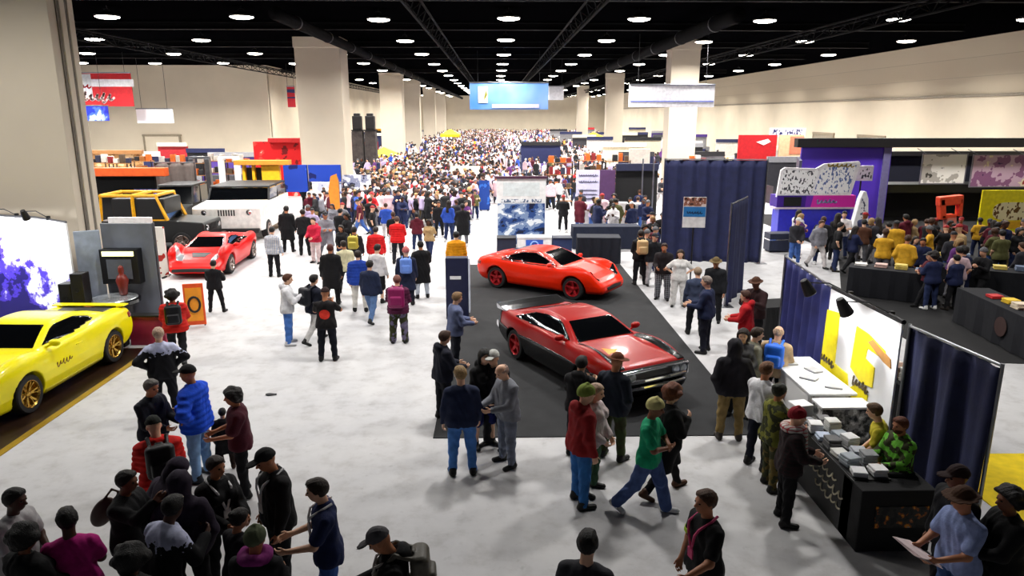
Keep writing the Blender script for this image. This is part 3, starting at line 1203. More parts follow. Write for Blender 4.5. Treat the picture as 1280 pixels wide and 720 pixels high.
EXOTIC = dict(W=2.04, H=1.20, belt=0.84, gw0=0.74, gw1=0.52, hip=0.76, R=0.35, axles=(1.36, -1.36), taper=0.2, tumble=0.05, round=0.14,
              lower=[(-2.1, .3), (-2.25, .5), (-2.2, .9), (-1.6, .98), (-.8, .94), (0.5, .86), (1.4, .74), (2.0, .56), (2.3, .38), (2.3, .22), (2.1, .14), (-1.9, .16)],
              green=[(-2.0, .80), (-1.6, .98), (-.8, 1.14), (-.3, 1.20), (0.15, 1.18), (.45, 1.10), (1.35, .78), (1.35, .7)],
              roof_front=0.28, roof_rear=-0.75, glass_front=1.30, glass_rear=-1.5,
              side_win=[(-.9, .95), (-.6, 1.07), (-.2, 1.12), (.2, 1.10), (.9, .86), (0, .87)], mirror=(0.8, 0.88), h=0.022)
# ------------------------------------------------------------------ common surfaces
mat('tyre', '#101012', 0.75)
mat('tinted glass', '#050608', 0.06, 0.0, 0.6, var=0.0, spec=0.6)
mat('chrome', '#d8d8dc', 0.12, 1.0, var=0.05)
mat('steel', '#8d8f94', 0.35, 1.0)
mat('black plastic', '#0d0d0f', 0.45)
mat('black cloth', '#0b0b0e', 0.9, bump=0.2, bscale=30)
mat('black carpet', '#232426', 0.95, bump=0.35, bscale=220, var=0.18, scale=3)
mat('white plastic', '#e9e9ea', 0.4)
mat('white cloth', '#e6e6e8', 0.85, bump=0.15)
mat('navy cloth', '#1b2148', 0.85, bump=0.25, bscale=18, var=0.2, scale=4)
mat('dark steel', '#1a1a1d', 0.5, 0.4)
mat('wood', '#9a6a3a', 0.6, bump=0.1)
mat('grey panel', '#70757f', 0.35, var=0.2, scale=1.5)
mat('gold rim', '#c9a24a', 0.25, 0.9)
mat('red rim', '#b01c24', 0.3, 0.5)
mat('silver rim', '#b9a8a0', 0.25, 0.9)


def build_hall():
    # floor: polished pale concrete with blotches and scuffs
    m, nt, b = nodes('concrete floor')
    tc = N(nt, 'ShaderNodeTexCoord')
    n1 = N(nt, 'ShaderNodeTexNoise', Scale=0.35, Detail=6.0, Roughness=0.6)
    n2 = N(nt, 'ShaderNodeTexNoise', Scale=2.4, Detail=5.0, Roughness=0.65)
    n3 = N(nt, 'ShaderNodeTexNoise', Scale=5.5, Detail=3.0)
    for n in (n1, n2, n3):
        nt.links.new(tc.outputs['Object'], n.inputs['Vector'])
    c1 = ramp(nt, n1.outputs['Fac'], [(0.3, srgb('#b9b9bc')), (0.7, srgb('#c9c8c8'))])
    c2 = ramp(nt, n2.outputs['Fac'], [(0.30, srgb('#e0dedd')), (0.5, srgb('#f6f6f6')), (0.75, srgb('#ffffff'))])
    c3 = ramp(nt, n3.outputs['Fac'], [(0.20, srgb('#9a9694')), (0.36, (1, 1, 1))])
    x1 = N(nt, 'ShaderNodeMix', data_type='RGBA', blend_type='MULTIPLY')
    x2 = N(nt, 'ShaderNodeMix', data_type='RGBA', blend_type='MULTIPLY')
    x1.inputs[0].default_value = 1
    x2.inputs[0].default_value = 0.35
    nt.links.new(c1, x1.inputs[6])
    nt.links.new(c2, x1.inputs[7])
    nt.links.new(x1.outputs[2], x2.inputs[6])
    nt.links.new(c3, x2.inputs[7])
    nt.links.new(x2.outputs[2], b.inputs['Base Color'])
    b.inputs['Roughness'].default_value = 0.55
    b.inputs['Specular IOR Level'].default_value = 0.25
    f = MB().box((-8, 98, -0.1), (90, 216, 0.2)).build('floor', m)
    tag(f, kind='structure')
    black = mat('black ceiling', '#040405', 1.0, spec=0.0)
    c = MB().box((-8, 98, 10.35), (90, 216, 0.3)).build('ceiling', black)
    tag(c, kind='structure')
    wallm = mat('cream wall', '#d8ccb6', 0.9, var=0.05, scale=0.4, spec=0.15)
    # ribbed upper wall on the right
    mw, nt, b = nodes('ribbed wall')
    tc = N(nt, 'ShaderNodeTexCoord')
    br = N(nt, 'ShaderNodeTexBrick', Scale=1.0)
    br.inputs['Mortar Size'].default_value = 0.02
    br.inputs['Brick Width'].default_value = 1.2
    br.inputs['Row Height'].default_value = 0.4
    br.inputs['Color1'].default_value = (*srgb('#cfc2ac'), 1)
    br.inputs['Color2'].default_value = (*srgb('#c8bba4'), 1)
    br.inputs['Mortar'].default_value = (*srgb('#b3a792'), 1)
    mp = N(nt, 'ShaderNodeMapping')
    mp.inputs['Rotation'].default_value = (PI / 2, 0, PI / 2)
    nt.links.new(tc.outputs['Object'], mp.inputs['Vector'])
    nt.links.new(mp.outputs['Vector'], br.inputs['Vector'])
    nt.links.new(br.outputs['Color'], b.inputs['Base Color'])
    b.inputs['Roughness'].default_value = 0.9
    # right wall with door openings cut as recessed doors
    w = MB().box((30.75, 98, 3.3), (0.5, 204, 6.6)).build('wall_right', wallm)
    tag(w, kind='structure')
    w = MB().box((30.85, 98, 8.4), (0.5, 204, 3.6)).build('wall_right_upper', mw)
    tag(w, kind='structure')
    t = MB().box((30.45, 98, 6.62), (0.14, 204, 0.16)).build('trim_1', mat('trim', '#8b8172', 0.7), bevel=0.02)
    tag(t, kind='structure')
    w = MB().box((-3, 200.3, 5.1), (70, 0.6, 10.2)).build('wall_back', wallm)
    tag(w, kind='structure')
    w = MB().box((-38.5, 76.0, 5.1), (31, 0.6, 10.2)).build('wall_left_front', wallm)
    tag(w, kind='structure')
    w = MB().box((-23.3, 138, 5.1), (0.6, 124, 10.2)).build('wall_left', wallm)
    tag(w, kind='structure')
    # big roller door frame on the left wall, doors in the right wall
    fr = mat('door frame', '#8e826d', 0.6)
    dm = mat('door leaf', '#a59b88', 0.5)

    def door(nm, c, w_, h_, along, leafm=dm):
        r = empty(nm, c)
        tag(r, kind='structure')
        g = MB()
        for s in (-1, 1):
            p = [s * w_ / 2, 0, h_ / 2] if along == 'x' else [0, s * w_ / 2, h_ / 2]
            g.box(p, (0.18, 0.25, h_) if along == 'x' else (0.25, 0.18, h_))
        g.box((0, 0, h_), (w_ + 0.3, 0.25, 0.2) if along == 'x' else (0.25, w_ + 0.3, 0.2))
        g.build('door_frame', fr, r, bevel=0.02)
        MB().box((0, 0, h_ / 2), (w_, 0.12, h_) if along == 'x' else (0.12, w_, h_)).build('door_leaf', leafm, r)
        return r
    p = atY(201, 168, 75.4)
    door('door_1', (p.x, 75.6, 0), 3.6, 3.35, 'x', wallm)
    dk = mat('dark doorway', '#8d8575', 0.7)
    for i, px in enumerate((1030, 1090)):
        # the wall plane x = 30.5
        d = ray(px, 165)
        q = CAM + d * (30.5 / d.x)
        door('door_%d' % (i + 2), (30.5, q.y, 0), 4.2, 3.7, 'y', dk)
    # pillars
    pm = mat('pillar paint', '#cdc2b0', 0.85, var=0.04, scale=0.5, spec=0.15)
    gm = mat('pillar joint', '#6a6258', 0.8)
    for i, (x, y, wd) in enumerate([(-11.3, 49.2, 2.9), (-11.4, 82, 2.4), (-12.0, 107, 2.3), (-12.3, 138, 2.2), (-12.5, 168, 2.2), (12.5, 50, 1.9), (14.2, 89, 2.0), (15.2, 130, 1.9)]):
        o = MB().box((x, y, 4.9), (wd, wd * 0.8, 9.8)).box((x, y, 9.9), (wd * 1.04, wd * 0.84, 0.7)).build('pillar', pm, bevel=0.05)
        tag(o, kind='structure')
    pr = atY(79, 150, 18.6).x
    g = MB().box((pr - 1.6, 19.1, 5), (3.2, 1.0, 10)).box((pr - 1.6, 19.14, 5), (3.3, 0.22, 10)).box((pr - 1.6, 19.5, 5), (3.3, 0.24, 10))
    o = g.build('pillar', pm, bevel=0.015)
    tag(o, kind='structure')
    o = MB().box((pr - 2.3, 18.595, 5), (0.02, 0.02, 10)).box((pr + 0.0, 18.96, 5), (0.06, 0.1, 10)).box((pr, 19.31, 5), (0.06, 0.1, 10)).build('pillar_joint', gm)
    tag(o, kind='structure')


def build_ceiling_gear():
    housing = mat('lamp housing', '#2a2a2c', 0.5, 0.3)
    lens = glow('lamp lens', '#fff6e8', 24.0)
    proto = None
    words_ = ['first', 'second', 'third', 'fourth', 'fifth', 'sixth', 'seventh', 'eighth', 'ninth', 'tenth', 'eleventh', 'twelfth', 'thirteenth', 'fourteenth', 'fifteenth', 'sixteenth', 'seventeenth', 'eighteenth', 'nineteenth', 'twentieth']
    cols = [-41.4, -35.4, -29.4, -23.4, -17.4, -11.4, -5.4, 0.6, 6.6, 12.6, 18.6, 24.6]
    for ci, x in enumerate(cols):
        for j in range(-2, 17):
            y = 35.0 + 10.2 * j + (2.0 if ci % 2 else 0.0) * 0
            if y < 8 or (x < -22 and y > 74) or y > 196:
                continue
            if any(abs(x - px_) < 3 and abs(y - py_) < 4.2 for px_, py_ in ((-11.3, 49.2), (-11.4, 82), (-12, 107), (-12.3, 138), (-12.5, 168), (12.5, 50), (14.2, 89), (15.2, 130))):
                continue
            r = random.Random(ci * 40 + j)
            y += r.uniform(-0.5, 0.5)
            # lamps the photograph cannot see still light the hall
            ld = bpy.data.lights.new('lamp light', 'AREA')
            ld.shape = 'DISK'
            ld.size = 0.9
            ld.energy = LAMP_W * (1.0 if y > 24 else NEAR_LAMP * (0.85 if x < -4 else 1.25)) * (0.38 if (x > 11 and y < 42) else 1.0)
            ld.color = (1.0, 0.97, 0.93)
            ld.spread = math.radians(150)
            lo = bpy.data.objects.new('lamp light', ld)
            COL.objects.link(lo)
            if y < 30:
                lo.location = (x, y, 9.6)
                continue
            lab = 'round white ceiling lamp, %s from the front in the %s row from the left' % (words_[max(0, j)] if j >= 0 else 'nearest', words_[ci])
            if proto is None:
                proto = empty('hanging_lamp', (0, 0, 0))
                m = MB()
                m.lathe([(0.53, 0.0), (0.54, 0.06), (0.30, 0.16), (0.14, 0.24), (0.12, 0.34), (0.05, 0.36)], n=20)
                m.build('housing', housing, proto, smooth=False)
                m = MB()
                m.lathe([(0.02, -0.10), (0.34, -0.07), (0.50, -0.02), (0.52, 0.03)], n=20)
                m.build('lens', lens, proto)
                m = MB().tube([(0, 0, 0.34), (0, 0, 0.55)], 0.02, 6)
                m.build('hanging_rod', MATS['dark steel'], proto)
                o = proto
            else:
                o = copy_tree(proto)
            o.location = (x, y, 9.72)
            tag(o, lab, 'ceiling lamp', 'ceiling lamps of the hall')
            lo.parent = o
            lo.location = (0, 0, -0.12)
    # ducts and trusses running down the hall
    duct = mat('duct paint', '#0a0a0c', 0.8, spec=0.1)
    for x, r, lab in [(-8.6, 0.26, 'black round air duct under the ceiling left of the middle lamp row'), (9.6, 0.32, 'black round air duct under the ceiling right of the middle lamp row')]:
        e = empty('hanging_air_duct', (x, 30, 9.3), 0, lab, 'air duct')
        m = MB().tube([(0, 0, 0), (0, 160, 0)], r, 16)
        m.build('pipe', duct, e, smooth=True)
        m = MB()
        for k in range(27):
            m.lathe([(r + 0.03, -0.06), (r + 0.03, 0.06)], (0, 3 + 6 * k, 0), 16, Matrix.Rotation(PI / 2, 4, 'X'))
        b = m.build('bands', mat('duct band', '#1c1c20', 0.5, 0.2), e)
        b['kind'] = 'stuff'
    for x, lab in [(-3.0, 'black steel truss under the ceiling beside the middle lamps'), (3.6, 'black steel truss right of the middle ceiling lamps'), (-20.3, 'black steel truss above the left booths'), (15.6, 'black steel truss above the right booths')]:
        e = empty('hanging_truss', (x, 20, 9.45), 0, lab, 'truss')
        m = MB()
        for dx, dz in ((-0.3, 0), (0.3, 0), (0, -0.45)):
            m.tube([(dx, 0, dz), (dx, 170, dz)], 0.05, 6)
        m.build('chords', duct, e)
        m = MB()
        for k in range(84):
            y0, y1 = k * 2.0, k * 2.0 + 2.0
            m.tube([(-0.3, y0, 0), (0, (y0 + y1) / 2, -0.45), (-0.3, y1, 0)], 0.025, 4)
            m.tube([(0.3, y0, 0), (0, (y0 + y1) / 2, -0.45), (0.3, y1, 0)], 0.025, 4)
        m.build('bracing', duct, e)
    # cross beams
    for k, y in enumerate([29.9, 40.1, 50.3, 60.5, 80.9]):
        e = empty('hanging_girder', (-5, y, 10.0), 0, 'dark steel beam crossing the ceiling, %s from the front' % words_[k], 'beam')
        m = MB().box((0, 0, 0.12), (60, 0.35, 0.06)).box((0, 0, -0.2), (60, 0.35, 0.06)).box((0, 0, -0.04), (60, 0.06, 0.3))
        m.build('girder', mat('beam paint', '#09090b', 0.8, spec=0.1), e)
# ------------------------------------------------------------------ exhibition things
CARPETS.append(([(-1.2, 11.5), (4.7, 11.5), (4.7, 26.5), (-1.2, 26.5)], 0.017))
CARPETS.append(([(-23.8, 25.4), (-11.4, 25.4), (-11.4, 41), (-23.8, 41)], 0.013))


def sheet_mesh(p0, p1, z0, z1, waves, amp, flare=0.0, n=10, seed=0, sway=0.0):
    """a pleated hanging cloth from p0 to p1, with thickness"""
    r = random.Random(seed)
    p0, p1 = Vector((p0[0], p0[1], 0)), Vector((p1[0], p1[1], 0))
    d = (p1 - p0)
    L = d.length
    t = d / L
    nrm = Vector((-t.y, t.x, 0))
    nu, nv = waves * n, 14
    phs = [r.uniform(-0.9, 0.9) for _ in range(waves + 2)]
    vs, fs = [], []
    th = 0.012
    for side in (0, 1):
        for j in range(nv + 1):
            v = j / nv
            z = z1 + (z0 - z1) * v
            for i in range(nu + 1):
                u = i / nu
                k = u * waves
                a = phs[int(k)] * (1 - k % 1) + phs[int(k) + 1] * (k % 1)
                w = math.sin(2 * PI * k + a + v * a * 0.8) * amp * (0.35 + 0.65 * v) + math.sin(4 * PI * k + 2 * a) * amp * 0.25
                p = p0 + t * (L * u + sway * v * math.sin(3 * k + a)) + nrm * (w + flare * v * v + (th if side else 0))
                vs.append((p.x, p.y, z))
    m = (nu + 1) * (nv + 1)
    for j in range(nv):
        for i in range(nu):
            a = j * (nu + 1) + i
            q = (a, a + 1, a + nu + 2, a + nu + 1)
            fs.append(q)
            fs.append(tuple(m + k for k in q[::-1]))
    # close the rim
    rim = [i for i in range(nu + 1)] + [j * (nu + 1) + nu for j in range(1, nv + 1)] + [nv * (nu + 1) + i for i in range(nu - 1, -1, -1)] + [j * (nu + 1) for j in range(nv - 1, 0, -1)]
    for a, b in zip(rim, rim[1:] + rim[:1]):
        fs.append((b, a, a + m, b + m))
    me = bpy.data.meshes.new('drape')
    me.from_pydata(vs, [], fs)
    for p in me.polygons:
        p.use_smooth = True
    return me


def pipe_drape(name, label, runs, height, material, waves_per_m=2.2, amp=0.06, seed=1, cat='curtain'):
    """cloth panels hung on a pipe frame; runs: list of (p0, p1) floor points"""
    root = empty(name, (0, 0, 0), 0, label, cat)
    for q, (p0, p1) in enumerate(runs):
        L = math.hypot(p1[0] - p0[0], p1[1] - p0[1])
        for k in range(9):
            OCC.append((p0[0] + (p1[0] - p0[0]) * k / 8, p0[1] + (p1[1] - p0[1]) * k / 8, 0.35))
        link('drape', sheet_mesh(p0, p1, 0.02, height - 0.03, max(3, int(L * waves_per_m)), amp, seed=seed + q), material, root)
        MB().tube([(p0[0], p0[1], height), (p1[0], p1[1], height)], 0.022, 8).build('crossbar', MATS['steel'], root)
    pts = {(round(p[0], 2), round(p[1], 2)) for r_ in runs for p in r_}
    for p in sorted(pts):
        m = MB().tube([(p[0], p[1], 0.012), (p[0], p[1], height + 0.03)], 0.025, 8).box((p[0], p[1], 0.006), (0.42, 0.42, 0.012))
        m.build('upright', MATS['steel'], root)
    return root


def cloth_table(name, label, c, size, h, rz, cloth, cat='table', group=None, skirt_mat=None, folds=0.012):
    """a folding table under a cloth that falls to the floor: cloth, board, four legs"""
    w, d = size
    root = empty(name, (c[0], c[1], floor_z(c[0], c[1])), rz, label, cat, group)
    for q in range(6):
        OCC.append((c[0] + math.cos(rz) * w * (q / 5 - 0.5), c[1] + math.sin(rz) * w * (q / 5 - 0.5), 0.5))
    MB().box((0, 0, h - 0.025), (w - 0.06, d - 0.06, 0.03)).build('tabletop', MATS['white plastic'], root)
    for sx in (-1, 1):
        for sy in (-1, 1):
            MB().tube([(sx * (w / 2 - 0.12), sy * (d / 2 - 0.1), 0), (sx * (w / 2 - 0.12), sy * (d / 2 - 0.1), h - 0.03)], 0.016, 6).build('leg', MATS['steel'], root)
    # cloth: a top sheet and rippled sides
    vs, fs = [], []
    per = []
    n = 14
    for (ax, ay), (bx, by) in (((-1, -1), (1, -1)), ((1, -1), (1, 1)), ((1, 1), (-1, 1)), ((-1, 1), (-1, -1))):
        for i in range(n):
            t = i / n
            per.append(((ax + (bx - ax) * t) * w / 2, (ay + (by - ay) * t) * d / 2))
    m = len(per)
    for lev, (z, k) in enumerate([(h, 0.985), (h - 0.012, 1.0), (h * 0.55, 1.0), (0.015, 1.0)]):
        for i, (x, y) in enumerate(per):
            o = folds * lev * math.sin(i * 2.1) * (1 if lev > 1 else 0)
            L_ = math.hypot(x / (w / 2), y / (d / 2))
            vs.append((x * k + o * (x / (w / 2)) / L_, y * k + o * (y / (d / 2)) / L_, z))
    for lev in range(3):
        for i in range(m):
            j = (i + 1) % m
            fs.append((lev * m + i, (lev + 1) * m + i, (lev + 1) * m + j, lev * m + j))
    fs.append(tuple(range(m)))
    me = bpy.data.meshes.new('tablecloth')
    me.from_pydata(vs, [], fs)
    link('tablecloth', me, cloth, root)
    return root


def strokes(n, w, h, seed=0, t=0.02, depth=0.012, slant=0.15):
    """a running line of handwriting-like loops for lettering too blurred to read, in the x-z plane"""
    r = random.Random(seed)
    m = MB()
    cw = w / n
    pts = []
    for i in range(n):
        x0 = -w / 2 + cw * i
        amp = r.choice([0.5, 0.5, 0.95, 0.75]) * h / 2
        lo = r.choice([-0.5, -0.5, -0.95]) * h / 2
        for k in range(9):
            a = 2 * PI * k / 9
            z = (amp + lo) / 2 + (amp - lo) / 2 * math.sin(a + 0.6)
            x = x0 + cw * (k / 9) + cw * 0.17 * math.cos(a)
            pts.append((x + slant * z, z))
    for a, b in zip(pts, pts[1:]):
        dx, dz = b[0] - a[0], b[1] - a[1]
        L = math.hypot(dx, dz) or 1
        nx, nz = -dz / L * t / 2, dx / L * t / 2
        ex, ez = dx / L * t * 0.3, dz / L * t * 0.3
        m.prism([(a[0] + nx - ex, a[1] + nz - ez), (b[0] + nx + ex, b[1] + nz + ez), (b[0] - nx + ex, b[1] - nz + ez), (a[0] - nx - ex, a[1] - nz - ez)], depth)
    return m


def specks(name, ink, paper, scale, dense=0.42):
    """dense blurred lettering as a print"""
    return printed(name, [(0, ink), (dense, ink), (dense + 0.02, paper)], scale, (1.6, 1, 1), detail=1.0)


def board(name, label, c, w, h, material, rz=0.0, thick=0.06, cat='sign', group=None, frame=None, feet=False, tilt=0.0):
    """an upright panel standing on (or hung above) the floor; c is the middle of its lower edge"""
    root = empty(name, c, rz, label, cat, group)
    if c[2] < 0.5:
        for q in range(int(w / 0.5) + 2):
            OCC.append((c[0] - w / 2 + w * q / (int(w / 0.5) + 1), c[1], 0.4))
    p = MB().box((0, 0, h / 2), (w, thick, h)).build('panel', material, root, bevel=min(0.012, thick * 0.2))
    if frame is not None:
        f = MB()
        t = 0.05
        for s in (-1, 1):
            f.box((s * (w / 2 + t / 2), 0, h / 2), (t, thick * 1.2, h + 2 * t))
        f.box((0, 0, -t / 2), (w, thick * 1.2, t)).box((0, 0, h + t / 2), (w, thick * 1.2, t))
        f.build('frame', frame, root, bevel=0.006)
    if feet:
        f = MB()
        for s in (-1, 1):
            f.box((s * (w / 2 - 0.1), 0, 0.02), (0.08, 0.6, 0.04))
        f.build('feet', MATS['dark steel'], root, bevel=0.01)
    return root


def banner_hung(name, label, c, w, h, d, material, rz=0.0, rods=((-0.4), (0.4)), top=10.2, group=None):
    root = empty(name, c, rz, label, 'banner', group)
    MB().box((0, 0, h / 2), (w, d, h)).build('banner_face', material, root, bevel=0.02)
    m = MB().tube([(-w / 2, -d / 2, h), (w / 2, -d / 2, h), (w / 2, d / 2, h), (-w / 2, d / 2, h)], 0.05, 6, True)
    m.build('frame', MATS['steel'], root)
    for r_ in rods:
        MB().tube([(r_ * w, 0, h), (r_ * w, 0, top - c[2])], 0.015, 5).build('cable', MATS['dark steel'], root)
    return root


def off_roader(name, label, c, rz, paint, W=1.95, L=4.4, H=1.9, hood=1.05, open_frame=False, lamp=None, cat='car', group=None, trim=None, cab=None):
    """a boxy four-wheel-drive or pickup, nose along +x"""
    root = empty(name, c, rz, label, cat, group)
    hw = W / 2
    g = MB()
    # tub and bonnet as one body
    prof = [(-L / 2, .45), (-L / 2, hood), (L * 0.14, hood), (L * 0.16, hood + .02), (L / 2 - .05, hood - .08), (L / 2, hood - .16), (L / 2, .5), (L * 0.36, .45), (L * .33, .75), (L * .22, .75), (L * .18, .42), (-L * .18, .42), (-L * .22, .75), (-L * .34, .75), (-L * .38, .45)]
    g.prism(prof, W)
    g.build('body', paint, root, bevel=0.05)
    # cab
    x0, x1 = -L / 2 + 0.1, L * 0.12
    f = MB()
    t = 0.15 if open_frame else 0.09
    for s in (-1, 1):
        y = s * (hw - 0.09)
        f.tube([(x0, y, hood), (x0 + 0.08, y * 0.96, H), (x1 - 0.25, y * 0.96, H), (x1 + 0.15, y, hood)], t / 2, 6)
        f.tube([(-L * 0.16, y, hood), (-L * 0.16, y * 0.96, H)], t / 2, 6)
        f.box((0, y, hood + 0.02), (L * 0.26, 0.05, 0.06))
    f.tube([(x1 - 0.25, -hw + 0.09, H), (x1 - 0.25, hw - 0.09, H)], t / 2, 6)
    f.tube([(x0 + 0.08, -hw + 0.09, H), (x0 + 0.08, hw - 0.09, H)], t / 2, 6)
    f.tube([(-L * 0.16, -hw + 0.09, H), (-L * 0.16, hw - 0.09, H)], t / 2, 6)
    f.build('cab_frame', cab or paint, root)
    if open_frame:
        MB().box((-L * 0.12, 0, (hood + H) / 2 - 0.05), (L * 0.5, W * 0.86, H - hood - 0.12)).build('interior', MATS['black plastic'], root, bevel=0.08)
    if not open_frame:
        r = MB().prism([(x0, H - .04), (x0 + .05, H + .05), (x1 - .3, H + .06), (x1 - .2, H - .04)], W - 0.18)
        r.build('roof', cab or paint, root, bevel=0.03)
    # glass
    gl = MATS['tinted glass']
    m = MB().add([(x1 + .13, -hw + .14, hood + .03), (x1 + .13, hw - .14, hood + .03), (x1 - .23, hw - .17, H - .05), (x1 - .23, -hw + .17, H - .05), (x1 + .10, -hw + .14, hood + .03), (x1 + .10, hw - .14, hood + .03), (x1 - .26, hw - .17, H - .05), (x1 - .26, -hw + .17, H - .05)],
                 [(0, 1, 2, 3), (7, 6, 5, 4), (0, 4, 5, 1), (1, 5, 6, 2), (2, 6, 7, 3), (3, 7, 4, 0)])
    m.build('windshield', gl, root)
    if not open_frame:
        for s in (-1, 1):
            MB().prism([(x0 + .06, hood + .03), (x0 + .12, H - .06), (x1 - .3, H - .06), (x1 + .05, hood + .03)], 0.02, Matrix.Translation((0, s * (hw - 0.1), 0))).build('side_window', gl, root)
    for s in (-1, 1):
        m = MB().lathe([(0.10, 0), (0.115, 0.03), (0.09, 0.05), (0.02, 0.06)], (L / 2 - 0.005, s * hw * 0.66, hood - 0.32), 16, Matrix.Rotation(PI / 2, 4, 'Y'))
        m.build('headlight', lamp or MATS['chrome'], root)
    m = MB()
    for k in range(7):
        m.box((L / 2 + 0.004, (k - 3) * 0.11, hood - 0.33), (0.02, 0.055, 0.26))
    m.build('grille', MATS['black plastic'], root)
    MB().box((L / 2 + 0.1, 0, 0.52), (0.18, W * 0.96, 0.2)).build('bumper', trim or MATS['black plastic'], root, bevel=0.04)
    for xw in (L * 0.28, -L * 0.28):
        for s in (-1, 1):
            wheel(root, xw, s * (hw - 0.1), 0.42, 0.28, MATS['silver rim'], 6, s)
    return root


def speaker_box(name, label, c, size, rz, cat='speaker', group=None):
    w, d, h = size
    root = empty(name, c, rz, label, cat, group)
    MB().box((0, 0, h / 2), (w, d, h)).build('cabinet', MATS['black plastic'], root, bevel=0.025)
    m = MB()
    m.lathe([(w * 0.36, 0), (w * 0.38, 0.015), (w * 0.30, 0.02), (w * 0.1, 0.004)], (0, -d / 2, h * 0.34), 20, Matrix.Rotation(PI / 2, 4, 'X'))
    m.lathe([(w * 0.2, 0), (w * 0.21, 0.012), (w * 0.14, 0.015), (w * 0.05, 0.004)], (0, -d / 2, h * 0.76), 16, Matrix.Rotation(PI / 2, 4, 'X'))
    m.build('driver', MATS['dark steel'], root)
    return root


def clip_lamp(label, c, aim, power=0.0, group=None, size=1.0, arm=None, tint=(1, 1, 1)):
    root = empty('clip_lamp', c, 0, label, 'spotlight', group)
    d = (Vector(aim) - Vector(c)).normalized()
    Q = d.to_track_quat('-Z', 'Y').to_matrix().to_4x4()
    m = MB().lathe([(0.085 * size, -0.14 * size), (0.09 * size, -0.13 * size), (0.07 * size, 0.02 * size), (0.05 * size, 0.1 * size), (0.02 * size, 0.11 * size)], n=16, M=Q)
    m.build('lamp_head', MATS['black plastic'], root)
    m = MB()
    if arm is None:
        m.tube([(0, 0, 0.02), (0.0, 0.0, -0.16)], 0.014, 6)
    else:
        a_ = Vector(arm) - Vector(c)
        m.tube([(0, 0, 0.06), tuple(a_ * 0.5 + Vector((0, 0, 0.12))), tuple(a_)], 0.012, 6)
        m.box(tuple(a_), (0.07, 0.07, 0.1))
    m.build('clamp', MATS['dark steel'], root)
    if power:
        ld = bpy.data.lights.new('clip lamp light', 'SPOT')
        ld.energy = power
        ld.spot_size = math.radians(140)
        ld.spot_blend = 0.9
        ld.color = tint
        ld.shadow_soft_size = 0.08
        lo = bpy.data.objects.new('clip lamp light', ld)
        COL.objects.link(lo)
        lo.parent = root
        lo.matrix_local = Matrix.Translation(d * 0.16) @ Q
    return root


def folded_stack(name, label, c, rz, material, n=3, w=0.3, d=0.36, group=None, cat='folded clothes', parent=None):
    m = MB()
    r = random.Random(int(abs(c[0] * 100 + c[1] * 37)))
    for k in range(n):
        m.box((r.uniform(-.01, .01), r.uniform(-.01, .01), 0.02 + 0.036 * k), (w, d, 0.034), r.uniform(-0.08, 0.08))
    o = m.build(name, material, None, bevel=0.012, smooth=False)
    o.location = c
    o.rotation_euler = (0, 0, rz)
    return tag(o, label, cat, group)


